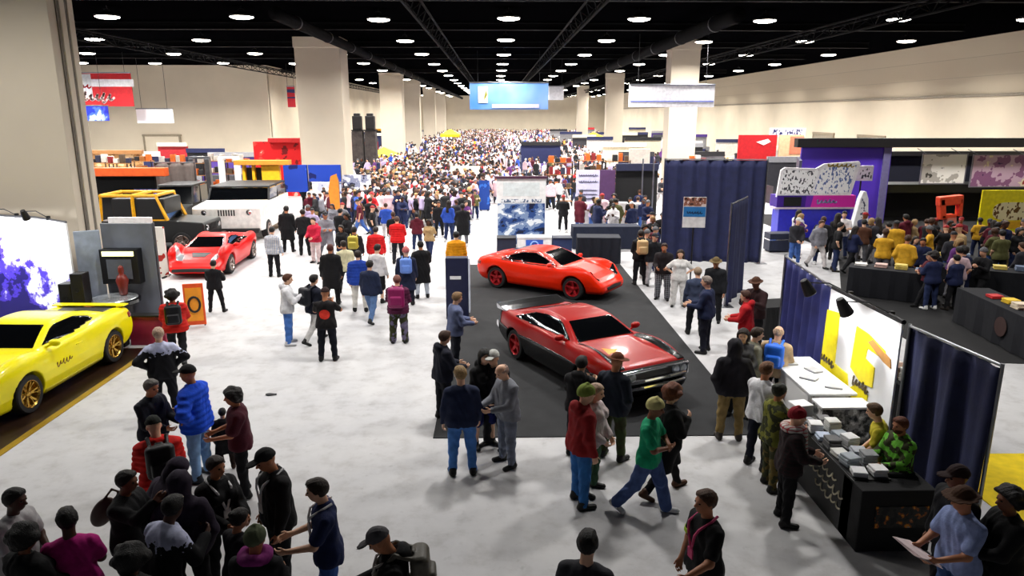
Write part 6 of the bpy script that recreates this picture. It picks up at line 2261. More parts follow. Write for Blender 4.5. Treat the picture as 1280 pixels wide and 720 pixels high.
    items = [('#e8e8ea', 'white'), ('#b8bcc4', 'silver grey'), ('#8d8f92', 'mid grey'), ('#f2f2f2', 'bright white'), ('#c8d4e8', 'pale blue'), ('#6a6a6c', 'dark grey'), ('#dcdcd8', 'off white'), ('#a8b0b8', 'cool grey')]
    k = 0
    for j in range(7):
        for i in range(2):
            c_ = items[(k * 3 + j) % 8]
            folded_stack('folded_shirts', '%s folded shirts on the black counter, %s pile on its %s side' % (c_[1], ['nearest', 'second', 'third', 'fourth', 'fifth', 'sixth', 'farthest'][j], ['aisle', 'drape'][i]), (X0 + 0.14 + 0.25 * i, 8.52 + 0.265 * j, 0.893), 0.1 * ((k * 7) % 5 - 2), mat('shirt ' + c_[1], c_[0], 0.8, bump=0.2), 2 + (k * 5) % 4, 0.185, 0.20, group=None)
            k += 1
    # grey chequered box at the end of the white counter
    root = empty('display_box', (5.58, 10.76, 0), 0.0, 'grey speckled display box between the white and black counters', 'display box')
    MB().box((0, 0, 0.46), (0.80, 0.36, 0.92)).build('box', printed('chequer print', [(0, '#2a2a2a'), (0.44, '#6a6a68'), (0.52, '#a8a6a2'), (0.62, '#e0e0de')], 8, detail=4), root, bevel=0.02)
    MB().box((0, 0, 0.94), (0.84, 0.40, 0.04)).build('lid', MATS['white plastic'], root, bevel=0.01)
    o = MB().box((4.85, 10.66, 0.1), (0.3, 0.26, 0.2), 0.2).build('carton', MATS['white plastic'], bevel=0.01)
    o2 = tag(o, 'white carton on the small pedestal at the far end of the black counter', 'carton')
    tag(MB().box((4.85, 10.66, 0.4), (0.42, 0.4, 0.8)).build('pedestal', MATS['black plastic'], bevel=0.02), 'small black pedestal under the white carton', 'pedestal')
    o.location.z = 0.803
    # black clothed low table left of the near drape
    q = at(976, 425)
    cloth_table('exhibit_table', 'small black clothed table at the far end of the near navy drape', (7.25, 17.5), (1.4, 0.8), 0.85, 0.2, MATS['black cloth'])
    # yellow floor carpet at the right edge
    tag(MB().box((9.1, 7.7, 0.006), (4.0, 6.2, 0.012)).build('yellow_carpet', mat('yellow carpet', '#e2c400', 0.9, bump=0.2, bscale=150)), 'bright yellow carpet behind the large navy drape at the right edge', 'carpet')


def build_far_stands():
    """the rows of small stands deep in the hall"""
    tones = [('white', '#e6e2dc'), ('black', '#141418'), ('navy', '#1c2450'), ('crimson', '#a81c24'), ('cream', '#e8dcc0'), ('charcoal', '#36363c'), ('amber', '#e0a41c'), ('purple', '#4a2f86'), ('grey', '#8a8a8e'), ('teal', '#2a6a78')]
    spots = []
    for y in (58, 70, 84, 100, 118, 140):
        for x in (-21, -15.5, 11.5, 17, 22.5, 27) if y != 70 else (-19, 4.5, 12.5, 18, 25):
            if y > 74 and x < -22:
                continue
            spots.append((x, y))
    # left and right flank stands nearer the camera
    spots += [(-33, 56), (-28, 60), (-38, 66), (-30, 69), (-24.5, 64), (-18, 46), (-22, 50), (14, 44), (18, 47), (22.5, 45), (27, 50), (12, 41), (20, 55)]
    used = set()
    protos = {}
    k = 0
    for (x, y) in spots:
        r = random.Random(k * 13 + 5)
        x += r.uniform(-0.6, 0.6)
        y += r.uniform(-1.5, 1.5)
        while True:
            combo = tuple(r.choices(range(10), [8, 8, 5, 2, 5, 7, 1, 3, 6, 1])[0] for _ in range(3))
            if combo[0] != combo[1] and combo not in used:
                break
        used.add(combo)
        if not free(x, y - 0.7, 1.9):
            k += 1
            continue
        a, b_, c_ = combo
        side = 'far left' if x < -14 else 'left' if x < -4 else 'middle' if x < 9 else 'right' if x < 19 else 'far right'
        dist = 'front' if y < 64 else 'second' if y < 77 else 'third' if y < 92 else 'fourth' if y < 109 else 'fifth' if y < 129 else 'last'
        lab = '%s stand with %s header and %s table, %s part of the %s row' % (tones[a][0], tones[b_][0], tones[c_][0], side, dist)
        OCC.append((x, y - 0.7, 2.1))
        root = empty('exhibit_stand', (x, y, 0), 0, lab, 'stand', 'small stands deep in the hall')
        w_ = r.uniform(2.6, 4.2)
        h_ = r.uniform(2.2, 2.7)
        mk = lambda q: mat('stand ' + tones[q][0], tones[q][1], 0.6)
        MB().box((0, 0, h_ / 2), (w_, 0.1, h_)).build('back_wall', mk(a), root)
        for s in (-1, 1):
            MB().box((s * w_ / 2, -0.8, 0.55), (0.06, 1.6, 1.1)).build('side_rail', mk(a), root)
        MB().box((0, -0.1, h_ + 0.12), (w_, 0.25, 0.36)).build('header', mk(b_), root)
        MB().box((0, -1.5, 0.42), (w_ * 0.7, 0.7, 0.84)).build('table', mk(c_), root, bevel=0.03)
        k += 1
    # goods on top of the black right-hand booth and along the right wall
    for k, (px, py, Y, w_, h_, col, lab) in enumerate([(945, 186, 47, 2.2, 1.6, '#b8161c', 'bright red booth wall with a white mark above the tall navy drape'), (987, 184, 47, 1.9, 1.5, '#e0b890', 'peach and cream booth wall right of the red one')]):
        a = atY(px, 200, Y)
        zt = atY(px, 169, Y).z
        r = board('trade_display', lab, (a.x, Y, 0.02), [2.5, 1.6][k], zt, mat('rw%d' % k, col, 0.5), 0, 0.1, 'display wall', feet=True)
        if k == 0:
            MB().prism([(-0.2, 0.1), (0.55, 0.3), (0.75, 0.12), (0.3, -0.1)], 0.02, Matrix.Translation((0.1, -0.06, zt - 0.55))).build('white_mark', MATS['white plastic'], r)
        else:
            MB().box((0.35, -0.06, zt - 0.65), (0.9, 0.02, 1.1)).build('coral_patch', mat('coral patch', '#e07a5c', 0.5), r)
    a = atY(984, 170, 52)
    r = board('letter_sign', 'white sign with navy lettering against the right wall', (a.x, 52, a.z - 0.05), 2.6, 0.62, mat('white sign', '#e8e6f2', 0.5), 0, 0.08, 'sign')
    MB().box((0, -0.05, 0.3), (2.2, 0.02, 0.42)).build('letters', specks('navy letters', '#28306c', '#dcdcf0', 5.0), r)
    MB().tube([(-1, 0.05, -a.z), (-1, 0.05, 0.5)], 0.04, 6).tube([(1, 0.05, -a.z), (1, 0.05, 0.5)], 0.04, 6).build('post', MATS['dark steel'], r)
    # yellow canopies
    for px, py, Y, lab in [(480, 188, 76, 'yellow canopy tent left of the middle crowd'), (563, 164, 120, 'yellow canopy tent far down the hall'), (742, 168, 100, 'small yellow canopy tent right of the middle, far down the hall')]:
        q = atY(px, py, Y)
        zt = q.z
        root = empty('canopy_tent', (q.x, Y, 0), 0, lab, 'tent')
        OCC.append((q.x, Y, 2.3))
        w_ = 1.6
        MB().add([(-w_, -1.4, zt - 0.5), (w_, -1.4, zt - 0.5), (w_, 1.4, zt - 0.5), (-w_, 1.4, zt - 0.5), (0, 0, zt + 0.35), (-w_, -1.4, zt - 0.9), (w_, -1.4, zt - 0.9), (w_, 1.4, zt - 0.9), (-w_, 1.4, zt - 0.9)],
                 [(0, 1, 4), (1, 2, 4), (2, 3, 4), (3, 0, 4), (0, 5, 6, 1), (1, 6, 7, 2), (2, 7, 8, 3), (3, 8, 5, 0)]).build('canopy', mat('tent yellow', '#f2c410', 0.7), root)
        for sx in (-1, 1):
            for sy in (-1, 1):
                MB().tube([(sx * w_, sy * 1.4, 0), (sx * w_, sy * 1.4, zt - 0.5)], 0.05, 6).build('leg', MATS['steel'], root)


def build_racks():
    """shelving racks with boxed goods in the stands on both sides"""
    stock = [('#1c1c20', 'black'), ('#c9c4bc', 'pale'), ('#a0642c', 'brown'), ('#d86a20', 'orange'), ('#2a2e48', 'navy'), ('#8a1c20', 'red'), ('#e8e4dc', 'white'), ('#5a4632', 'umber')]
    spots = [(128, 44.5, 'behind the orange header booth, nearest the big pillar'), (150, 44, 'behind the orange header booth, left of the two-post lifts'), (176, 46, 'behind the grey-brown drape'), (214, 45, 'behind the two-post lifts'), (240, 44, 'left behind the yellow booth wall'), (268, 46, 'straight behind the yellow booth wall'), (298, 45, 'in front of the red booth'),
             (700, 44, 'behind the white trade wall'), (738, 46, 'behind the lilac text banner'), (772, 45, 'behind the black walled booth'), (868, 43, 'behind the tall navy drape')]
    proto = None
    for k, (px, Y, where) in enumerate(spots):
        q = atY(px, 205, Y)
        r = random.Random(k + 3)
        lab = 'dark shelving rack %s' % where
        if proto is None:
            proto = empty('shelving_rack', (0, 0, 0))
            for sx in (-1, 1):
                for sy in (-1, 1):
                    MB().box((sx * 0.75, sy * 0.2, 1.35), (0.05, 0.05, 2.7)).build('upright', MATS['dark steel'], proto)
            for z in (0.3, 1.1, 1.9, 2.62):
                MB().box((0, 0, z), (1.55, 0.46, 0.04)).build('shelf', MATS['wood'], proto)
            o = proto
        else:
            o = copy_tree(proto)
        o.location = (q.x, Y, 0)
        tag(o, lab, 'shelving rack', 'shelving racks of the stands')
        OCC.append((q.x, Y, 0.9))
        for z in (1.12, 1.92, 2.642):
            for j in range(4):
                c_ = stock[r.randrange(8)]
                w_, h_ = r.uniform(0.2, 0.32), r.uniform(0.18, 0.5)
                b = MB().box((0, 0, h_ / 2), (w_, 0.29, h_)).box((0, -0.147, h_ * 0.55), (w_ * 0.7, 0.006, h_ * 0.4)).build('goods_carton', mat('carton ' + c_[1], c_[0], 0.6), bevel=0.012)
                b.location = (q.x - 0.53 + 0.353 * j, Y, z + 0.004)
                tag(b, 'goods carton on the rack %s' % where, 'carton', 'cartons on the rack %s' % where)
# ------------------------------------------------------------------ the people one can make out singly
# (head-top pixel, height, facing in degrees: 0 away, 90 left, 180 to the camera, -90 right), look, label, optional bag
BLK = '#101014'
NEAR = [
    # --- lower left huddle
    ((10, 612), 1.72, -95, dict(top='tee', topc='#b9b6b8', skin='dark', hair='short', hairc='#15100e', arms='low', legc='#1c1c22'), 'person cut off by the left edge, short black hair and pale shirt', None),
    ((24, 662), 1.68, -20, dict(top='jacket', topc='#0c0c0f', skin='brown', hair='curly', hairc='#0b0908', arms='front', fem=True, legc='#141416'), 'person in black with a big dark head of hair, bottom left corner', None),
    ((82, 640), 1.70, 25, dict(top='tee', topc='#c01880', skin='dark', hair='short', hairc='#100c0b', arms='front', leg='wide', legc='#5c1030', legm='plain'), 'person in a magenta shirt with short black hair', None),
    ((193, 524), 1.72, 30, dict(top='puffer', topc='#e01a12', hair='cap', hairc='#1c211c', skin='fair', arms='front', nod=25, legc='#22222a'), 'person in a bright red jacket and dark cap wearing a black backpack', ('#0c0c10', 'black backpack on the bright red jacket')),
    ((184, 474), 1.72, -110, dict(top='sweater', topc='#121624', hair='short', hairc='#6b6660', skin='tan', arms='front', legc='#20202a'), 'grey haired person in a dark navy sweater facing the bright blue jacket', None),
    ((238, 458), 1.84, 84, dict(top='puffer', topc='#1250e0', topm='plain', hair='cap', hairc='#141414', skin='tan', arms='hip', leg='jeans', legc='#86aede', shoec='#20242c', heavy=0.02), 'person in a bright blue jacket and light blue jeans with a hand on the hip', None),
    ((277, 512), 1.02, 20, dict(top='coat', topc='#141216', hair='short', hairc='#141010', arms='down', legc='#2a1c18', shoec='#3a2418'), 'small child in a black coat behind the bright blue jacket', None),
    ((294, 487), 1.66, 108, dict(top='vest', topc='#4e1426', hair='curly', hairc='#17100e', skin='tan', arms='front', leg='jeans', legc='#121218'), 'person in a burgundy vest holding both hands together', None),
    ((172, 578), 1.66, -50, dict(top='hood_up', topc='#2c2034', arms='front', lean=28, legc='#0f0f13', topm='plain'), 'person in a dark plum hood bending forward behind the bright red jacket', None),
    ((222, 594), 1.76, 10, dict(top='hood_up', topc='#2c2234', arms='pocket', legc='#0c0c10', leg='jeans'), 'person in a black purple hood seen from behind, standing straight', None),
    ((152, 590), 1.70, -95, dict(top='jacket', topc='#0e0e12', hair='short', hairc='#1c120e', skin='brown', arms='raise', legc='#101014'), 'person in a black jacket raising a bare hand beside the plum hood', None),
    ((188, 632), 1.74, -30, dict(top='jacket', topc='#0d0d12', topm='whiteprint', hair='short', hairc='#0d0b0a', skin='dark', arms='phone', lean=14, legc='#0c0c10'), 'person whose black jacket has white and blue print over the shoulders', None),
    ((158, 690), 1.72, 5, dict(top='hoodie', topc='#0a0a0d', hair='curly', hairc='#090808', skin='dark', arms='front', legc='#0c0c10'), 'person in black at the bottom edge below the printed black jacket', None),
    ((266, 571), 1.70, -128, dict(top='jacket', topc='#101014', hair='short', hairc='#2a1a10', skin='tan', arms='front', lanyard='#e8e8ea', legc='#101014', fem=True), 'person in a black jacket with a white strap across it beside the black purple hood', None),
    ((292, 640), 1.50, -40, dict(top='tee', topc='#17131a', hair='bun', hairc='#1a120e', skin='tan', arms='low', fem=True, legc='#2a1a1e'), 'short person with bare arms and a bun between the white strap and the olive beanie', None),
    ((340, 559), 1.80, 130, dict(top='jacket', topc='#131114', hair='cap', hairc='#1a1a1c', skin='tan', arms='down', lanyard='#e4e4e6', legc='#101014', nod=22), 'person in a black suit jacket with a white lanyard looking down', None),
    ((404, 599), 1.76, 104, dict(top='polo', topc='#12204e', hair='short', hairc='#33261a', skin='fair', arms='front', lanyard='#f0f0f2', leg='jeans', legc='#3560b4', nod=14), 'person in a navy polo shirt and blue jeans talking to the black suit jacket', None),
    ((316, 664), 1.66, 0, dict(top='jacket', topc='#16161a', hair='beanie', hairc='#5a6248', skin='tan', arms='front', legc='#16161a'), 'person in an olive beanie and purple scarf at the bottom edge', None),
    ((491, 658), 1.74, 95, dict(top='hoodie', topc='#0f0f12', hair='cap', hairc='#5a585c', skin='tan', arms='front', nod=32, lanyard='#b0aca8', legc='#16161a'), 'person in a grey cap and black hoodie looking down, bottom edge', ('#5c584e', 'olive grey backpack on the black hoodie at the bottom edge')),
    ((734, 669), 1.76, -20, dict(top='tee', topc='#33333a', hair='short', hairc='#0c0a0a', skin='fair', arms='down', legc='#202028'), 'black haired person in a charcoal shirt seen from behind at the bottom edge', None),
    ((886, 614), 1.76, 105, dict(top='tee', topc='#0e0e12', hair='short', hairc='#5a3a22', skin='tan', arms='out', lanyard='#d04a7a', legc='#121216', nod=4), 'person in a black shirt with a pink lanyard holding an arm out', None),
    # --- centre front
    ((576, 460), 1.76, 8, dict(top='sweater', topc='#1a2544', hair='short', hairc='#a88858', skin='fair', arms='down', leg='jeans', legc='#4a80cc', heavy=0.04), 'blond person in a navy sweater and blue jeans seen from behind', None),
    ((604, 436), 1.74, -150, dict(top='hoodie', topc='#0d0d10', hair='bob', hairc='#14100e', skin='fair', arms='low', leg='shorts', legc='#1c2464', fem=True), 'dark haired person in black top and blue shorts on the carpet edge', None),
    ((634, 453), 1.74, 120, dict(top='sweater', topc='#83868f', hair='fringe', hairc='#b8988a', skin='fair', arms='front', leg='jeans', legc='#7d8494', nod=20, heavy=0.02), 'bald person in a grey sweatshirt and mottled grey trousers', None),
    ((618, 438), 1.72, 150, dict(top='jacket', topc='#1a1a1e', hair='cap', hairc='#c9c9c4', skin='fair', arms='down', legc='#1a1a20'), 'person in a white cap just behind the grey sweatshirt', None),
    ((552, 416), 1.70, -60, dict(top='hoodie', topc='#171a2a', hair='short', hairc='#4a2e1c', skin='fair', arms='front', legc='#14161e'), 'brown haired person in a dark navy hoodie by the carpet corner', None),
    ((568, 367), 1.72, -70, dict(top='jacket', topc='#5d6688', hair='short', hairc='#8a6a48', skin='fair', arms='front', legc='#141824'), 'person in a slate blue jacket standing at the left carpet edge', None),
    ((728, 483), 1.82, -70, dict(top='hoodie', topc='#8c1418', hair='beanie', hairc='#7a8a3a', skin='fair', arms='down', leg='jeans', legc='#3472b8', heavy=0.015), 'person in a dark red hoodie, green beanie and blue jeans', None),
    ((742, 480), 1.72, -120, dict(top='jacket', topc='#c8b8b8', hair='long', hairc='#c8a890', skin='fair', arms='low', legc='#3a5a40', fem=True), 'person in a pale pink jacket half hidden behind the dark red hoodie', None),
    ((769, 444), 1.80, -40, dict(top='jacket', topc='#1a2230', hair='hat', hairc='#6a3a20', skin='tan', arms='pocket', leg='jeans', legc='#3c4a26', legm='camo', beard='#2a1a10'), 'person in a dark blue jacket, brown brimmed hat and green camouflage trousers', None),
    ((726, 447), 1.72, -30, dict(top='hoodie', topc='#121216', hair='short', hairc='#14100e', skin='fair', arms='phone', legc='#161a24'), 'person in black photographing the dark red muscle car', None),
    ((815, 496), 1.76, -115, dict(top='tee', topc='#14a070', topm='badge_white', hair='beanie', hairc='#c8c080', skin='brown', arms='cross', legs=((18, 2, 6), (-16, 2, 16)), leg='wide', legc='#4c6298', shoec='#ececec'), 'person walking in a green jersey, pale beanie and wide blue jeans', None),
    ((838, 480), 1.74, -75, dict(top='coat', topc='#101012', hair='curly', hairc='#7a4226', skin='fair', arms='strap', legs='walk', leg='slim', legc='#101012', fem=True, shoec='#4a2c18'), 'person with brown curls striding in a long black coat', None),
    # --- right of the carpet
    ((920, 426), 1.80, -10, dict(top='hood_up', topc='#211f26', arms='pocket', leg='jeans', legc='#8a7448', shoec='#3a3430'), 'person in a dark grey hood and tan trousers seen from behind', None),
    ((957, 454), 1.76, -60, dict(top='sweater', topc='#e6e6ea', hair='short', hairc='#7a4e2c', skin='tan', arms='cross', leg='slim', legc='#141828'), 'person in a white sweater and black trousers with folded arms', None),
    ((972, 481), 1.66, -80, dict(top='jacket', topc='#77782c', topm='camo', hair='bun', hairc='#2a2c1a', skin='tan', arms='front', leg='jeans', legc='#6a5a2c', legm='camo', fem=True), 'person in an olive patterned jacket and trousers beside the white sweater', None),
    ((993, 511), 1.68, -95, dict(top='jacket', topc='#2a1418', hair='beanie', hairc='#8c1424', skin='fair', arms='front', leg='jeans', legc='#0e0e12', topm='plaid_dark'), 'person in a dark maroon jacket and red knit hat by the black counter', None),
    ((973, 409), 1.72, -30, dict(top='jacket', topc='#b49a78', hair='fringe', hairc='#d8b89a', skin='fair', arms='front', legc='#1a1c24'), 'balding person in a tan jacket with a bright blue backpack', ('#1f66d8', 'bright blue backpack on the tan jacket')),
    ((944, 410), 1.70, -100, dict(top='jacket', topc='#8a8878', hair='short', hairc='#3a2a1c', skin='fair', arms='low', legc='#22242c'), 'person in a grey green jacket beside the bright blue backpack', None),
    ((930, 412), 1.70, 160, dict(top='jacket', topc='#4a4a4c', hair='bob', hairc='#2c2018', skin='fair', arms='front', fem=True, legc='#202024'), 'person in a grey jacket partly behind the dark grey hood', None),
    ((886, 346), 1.84, 60, dict(top='sweater', topc='#1a2444', hair='short', hairc='#8c8078', skin='fair', arms='front', legc='#141626', heavy=0.05), 'heavy set person in a navy sweater beside the tall navy drape', None),
    ((873, 335), 1.76, -10, dict(top='jacket', topc='#39435c', hair='short', hairc='#a89078', skin='fair', arms='down', legc='#16181f'), 'person in a slate jacket left of the heavy set navy sweater', None),
    ((896, 322), 1.78, 150, dict(top='jacket', topc='#14161c', hair='hat', hairc='#6a5838', skin='tan', arms='down', legc='#14161c'), 'person in a tan hat facing the camera before the tall navy drape', None),
    ((936, 364), 1.68, 60, dict(top='hoodie', topc='#b4141c', hair='short', hairc='#4a2a1c', skin='fair', arms='front', legc='#16161a'), 'person in a bright red hoodie beside the end of the tall navy drape', None),
    ((947, 347), 1.78, 130, dict(top='jacket', topc='#2c1416', hair='hat', hairc='#4a2c1c', skin='brown', arms='phone', legc='#141216'), 'person in a brown hat and dark maroon jacket behind the bright red hoodie', None),
    ((831, 304), 1.74, 160, dict(top='jacket', topc='#1c1418', hair='short', hairc='#3a2218', skin='tan', arms='front', leg='wide', legc='#8f9098', legm='plaid_dark'), 'person in a black jacket and grey striped trousers on the pale aisle', None),
    ((802, 288), 1.82, 0, dict(top='hoodie', topc='#111216', hair='short', hairc='#221812', skin='tan', arms='low', legc='#14151b'), 'tall person in black carrying a tan shoulder bag near the navy drape', ('#c8a878', 'tan backpack on the tall person in black near the navy drape')),
    ((818, 292), 1.74, -170, dict(top='hoodie', topc='#15161c', hair='cap', hairc='#2a2a30', skin='fair', arms='down', legc='#c8c8cc'), 'person in a black hoodie and pale trousers near the navy drape', None),
    ((851, 312), 1.70, 170, dict(top='tee', topc='#e4e2e0', hair='long', hairc='#3a261a', skin='fair', arms='hips', fem=True, leg='wide', legc='#dcdad8'), 'person dressed all in white in front of the tall navy drape', None),
    # --- vendors and right corner
    ((1130, 522), 1.58, 100, dict(top='jacket', topc='#6fbf3c', topm='camo', hair='short', hairc='#6a3418', skin='tan', arms='front', legc='#1a1c20', beard='#5a2c14'), 'vendor in a green patterned jacket behind the black counter', None),
    ((1112, 507), 1.56, 60, dict(top='tee', topc='#d8c838', hair='short', hairc='#6a4a2c', skin='fair', arms='low', lean=10, legc='#1c1c20'), 'vendor in a yellow shirt reaching over the black counter', None),
    ((1212, 611), 1.74, 100, dict(top='polo', topc='#8f9fd0', hair='hat', hairc='#4a3020', skin='tan', arms='front', leg='jeans', legc='#3a5688'), 'person in a pale blue shirt and brown hat holding white papers', None),
    ((1204, 584), 1.80, 95, dict(top='jacket', topc='#0c0c12', hair='cap', hairc='#2a1616', skin='brown', arms='down', legc='#0c0c12'), 'person in black with a dark cap in front of the large navy drape', None),
    ((1268, 613), 1.74, 80, dict(top='jacket', topc='#0c0c0f', hair='curly', hairc='#0d0a0a', skin='brown', arms='front', legc='#0c0c10'), 'person in black with dark curls at the right edge by the yellow carpet', None),
    # --- left middle
    ((356, 343), 1.76, -75, dict(top='hoodie', topc='#e4e4e8', hair='short', hairc='#5a3420', skin='fair', arms='phone', leg='jeans', legc='#4f7fd0', shoec='#c8c8cc'), 'person in a white hoodie and blue jeans alone on the pale floor', None),
    ((390, 342), 1.74, -40, dict(top='jacket', topc='#181c2c', hair='short', hairc='#14100f', skin='fair', arms='front', legs='walk', leg='jeans', legc='#c4c2c0'), 'person in a dark jacket and pale trousers carrying a black backpack', ('#14161e', 'black backpack between the white hoodie and the red printed shirt')),
    ((405, 361), 1.70, 0, dict(top='tee', topc='#141012', topm='badge', hair='cap', hairc='#2a1818', skin='tan', arms='camera', leg='jeans', legc='#101420'), 'person in a black shirt with a red print on the back', None),
    ((461, 325), 1.72, -15, dict(top='jacket', topc='#1a2440', hair='short', hairc='#1a1412', skin='fair', arms='down', legs='walk', leg='jeans', legc='#5a78a8'), 'person in a navy jacket and washed blue jeans walking away', None),
    ((447, 314), 1.76, 10, dict(top='puffer', topc='#1c3fa0', hair='short', hairc='#2a1c14', skin='fair', arms='down', leg='jeans', legc='#dcd8d0'), 'person in a royal blue jacket and cream trousers', None),
    ((470, 306), 1.76, -20, dict(top='sweater', topc='#e6e2e0', hair='short', hairc='#2a1c16', skin='fair', arms='down', leg='shorts', legc='#141418'), 'person in a white sweater and black shorts', None),
    ((496, 345), 1.70, 0, dict(top='puffer', topc='#54173c', hair='short', hairc='#8a5a50', skin='fair', arms='front', leg='wide', legc='#6c6480', legm='camo'), 'person with a big maroon backpack walking away up the aisle', ('#8a1a58', 'big maroon backpack in the middle of the aisle')),
    ((507, 310), 1.72, 5, dict(top='coat', topc='#1c2440', hair='beanie', hairc='#c86a6a', skin='fair', arms='down', legc='#16182a'), 'person in a long navy coat and pink beanie with a pale blue backpack', ('#6a8fe0', 'pale blue backpack on the long navy coat')),
    ((526, 302), 1.76, 20, dict(top='coat', topc='#131316', hair='short', hairc='#1a1412', skin='tan', arms='phone', leg='jeans', legc='#c8d0dc'), 'person in a long black coat and pale blue jeans', None),
    ((570, 290), 1.80, 5, dict(top='puffer', topc='#e89a10', hair='short', hairc='#14100e', skin='fair', arms='down', legc='#12162a'), 'person in an orange yellow puffer jacket behind the navy kiosk', None),
    ((339, 284), 1.74, -10, dict(top='shirt', topc='#8f9cb8', topm='plaid', hair='short', hairc='#14100e', skin='fair', arms='down', legc='#16161c'), 'person in a pale plaid shirt and black trousers by the red supercar', None),
    ((357, 258), 1.88, 0, dict(top='coat', topc='#0e0e12', hair='short', hairc='#1c1412', skin='tan', arms='down', legc='#0e0e12'), 'tall person in a long black coat right of the pale plaid shirt', None),
    ((378, 262), 1.84, 10, dict(top='jacket', topc='#121216', hair='short', hairc='#2a1c16', skin='tan', arms='front', legc='#121216'), 'tall person in a black jacket next to the long black coat', None),
    ((392, 272), 1.74, 160, dict(top='hoodie', topc='#c01c3c', hair='short', hairc='#2a1a14', skin='fair', arms='front', legc='#e0c8c8'), 'person in a crimson hoodie and pale trousers among people in black', None),
    ((412, 306), 1.80, 5, dict(top='coat', topc='#131214', hair='short', hairc='#5a2a24', skin='tan', arms='down', legc='#131214'), 'person in a wide black coat walking away before the crowd', None),
    ((430, 300), 1.74, 30, dict(top='shirt', topc='#ddd6b0', hair='short', hairc='#2a1c14', skin='tan', arms='down', legc='#141418', legs='walk'), 'person in a cream shirt and black trousers right of the wide black coat', None),
    ((469, 284), 1.72, 0, dict(top='puffer', topc='#d81c20', hair='short', hairc='#3a2a24', skin='fair', arms='down', legc='#1c1c24'), 'person in a red puffer jacket, the left one of two in red', None),
    ((496, 271), 1.78, 0, dict(top='puffer', topc='#d01418', hair='short', hairc='#5a4238', skin='fair', arms='front', legc='#20202a'), 'person in a red puffer jacket, the right one of two in red', None),
    ((442, 284), 1.74, 0, dict(top='jacket', topc='#22222a', hair='short', hairc='#1a1210', skin='tan', arms='down', legc='#18181e'), 'person in black with an olive tan backpack', ('#b0a03c', 'olive tan backpack left of the two red jackets')),
    ((265, 326), 1.50, 0, dict(top='jacket', topc='#121216', hair='short', hairc='#14100e', skin='fair', arms='phone', leg='slim', legc='#101016', legs='wide'), 'young person in black photographing the red supercar', None),
    ((214, 362), 1.72, 20, dict(top='puffer', topc='#cc2018', hair='curly', hairc='#14100f', skin='tan', arms='front', leg='jeans', legc='#131318', legs='walk'), 'person in a red orange jacket and black trousers beside the orange sign board', ('#101014', 'black backpack on the red orange jacket beside the orange sign board')),
    ((197, 411), 1.72, 25, dict(top='jacket', topc='#101016', topm='whiteprint', hair='short', hairc='#c9a890', skin='fair', arms='hips', leg='jeans', legc='#121218', heavy=0.02), 'person in a black jacket with white shoulder print by the maroon partition', None),
]




def place_near():
    for i, (hp, ht, face, spec, label, bag) in enumerate(NEAR):
        p = at(hp[0], hp[1], ht * 0.995)
        dist = math.hypot(p.x, p.y)
        h = 0.0115 if dist < 13 else 0.014 if dist < 18 else 0.018
        s = dict(spec)
        s['jit'] = i + 11
        root, F = build_person(label, s, h, None, (p.x, p.y, floor_z(p.x, p.y)), face, ht)
        OCC.append((p.x, p.y, 0.28))
        if bag:
            pack_on(root, F, bag[1], bag[0], max(h, 0.012), 'shiny', 1.0 if 'big' not in bag[1] else 1.15)
    extras_near()


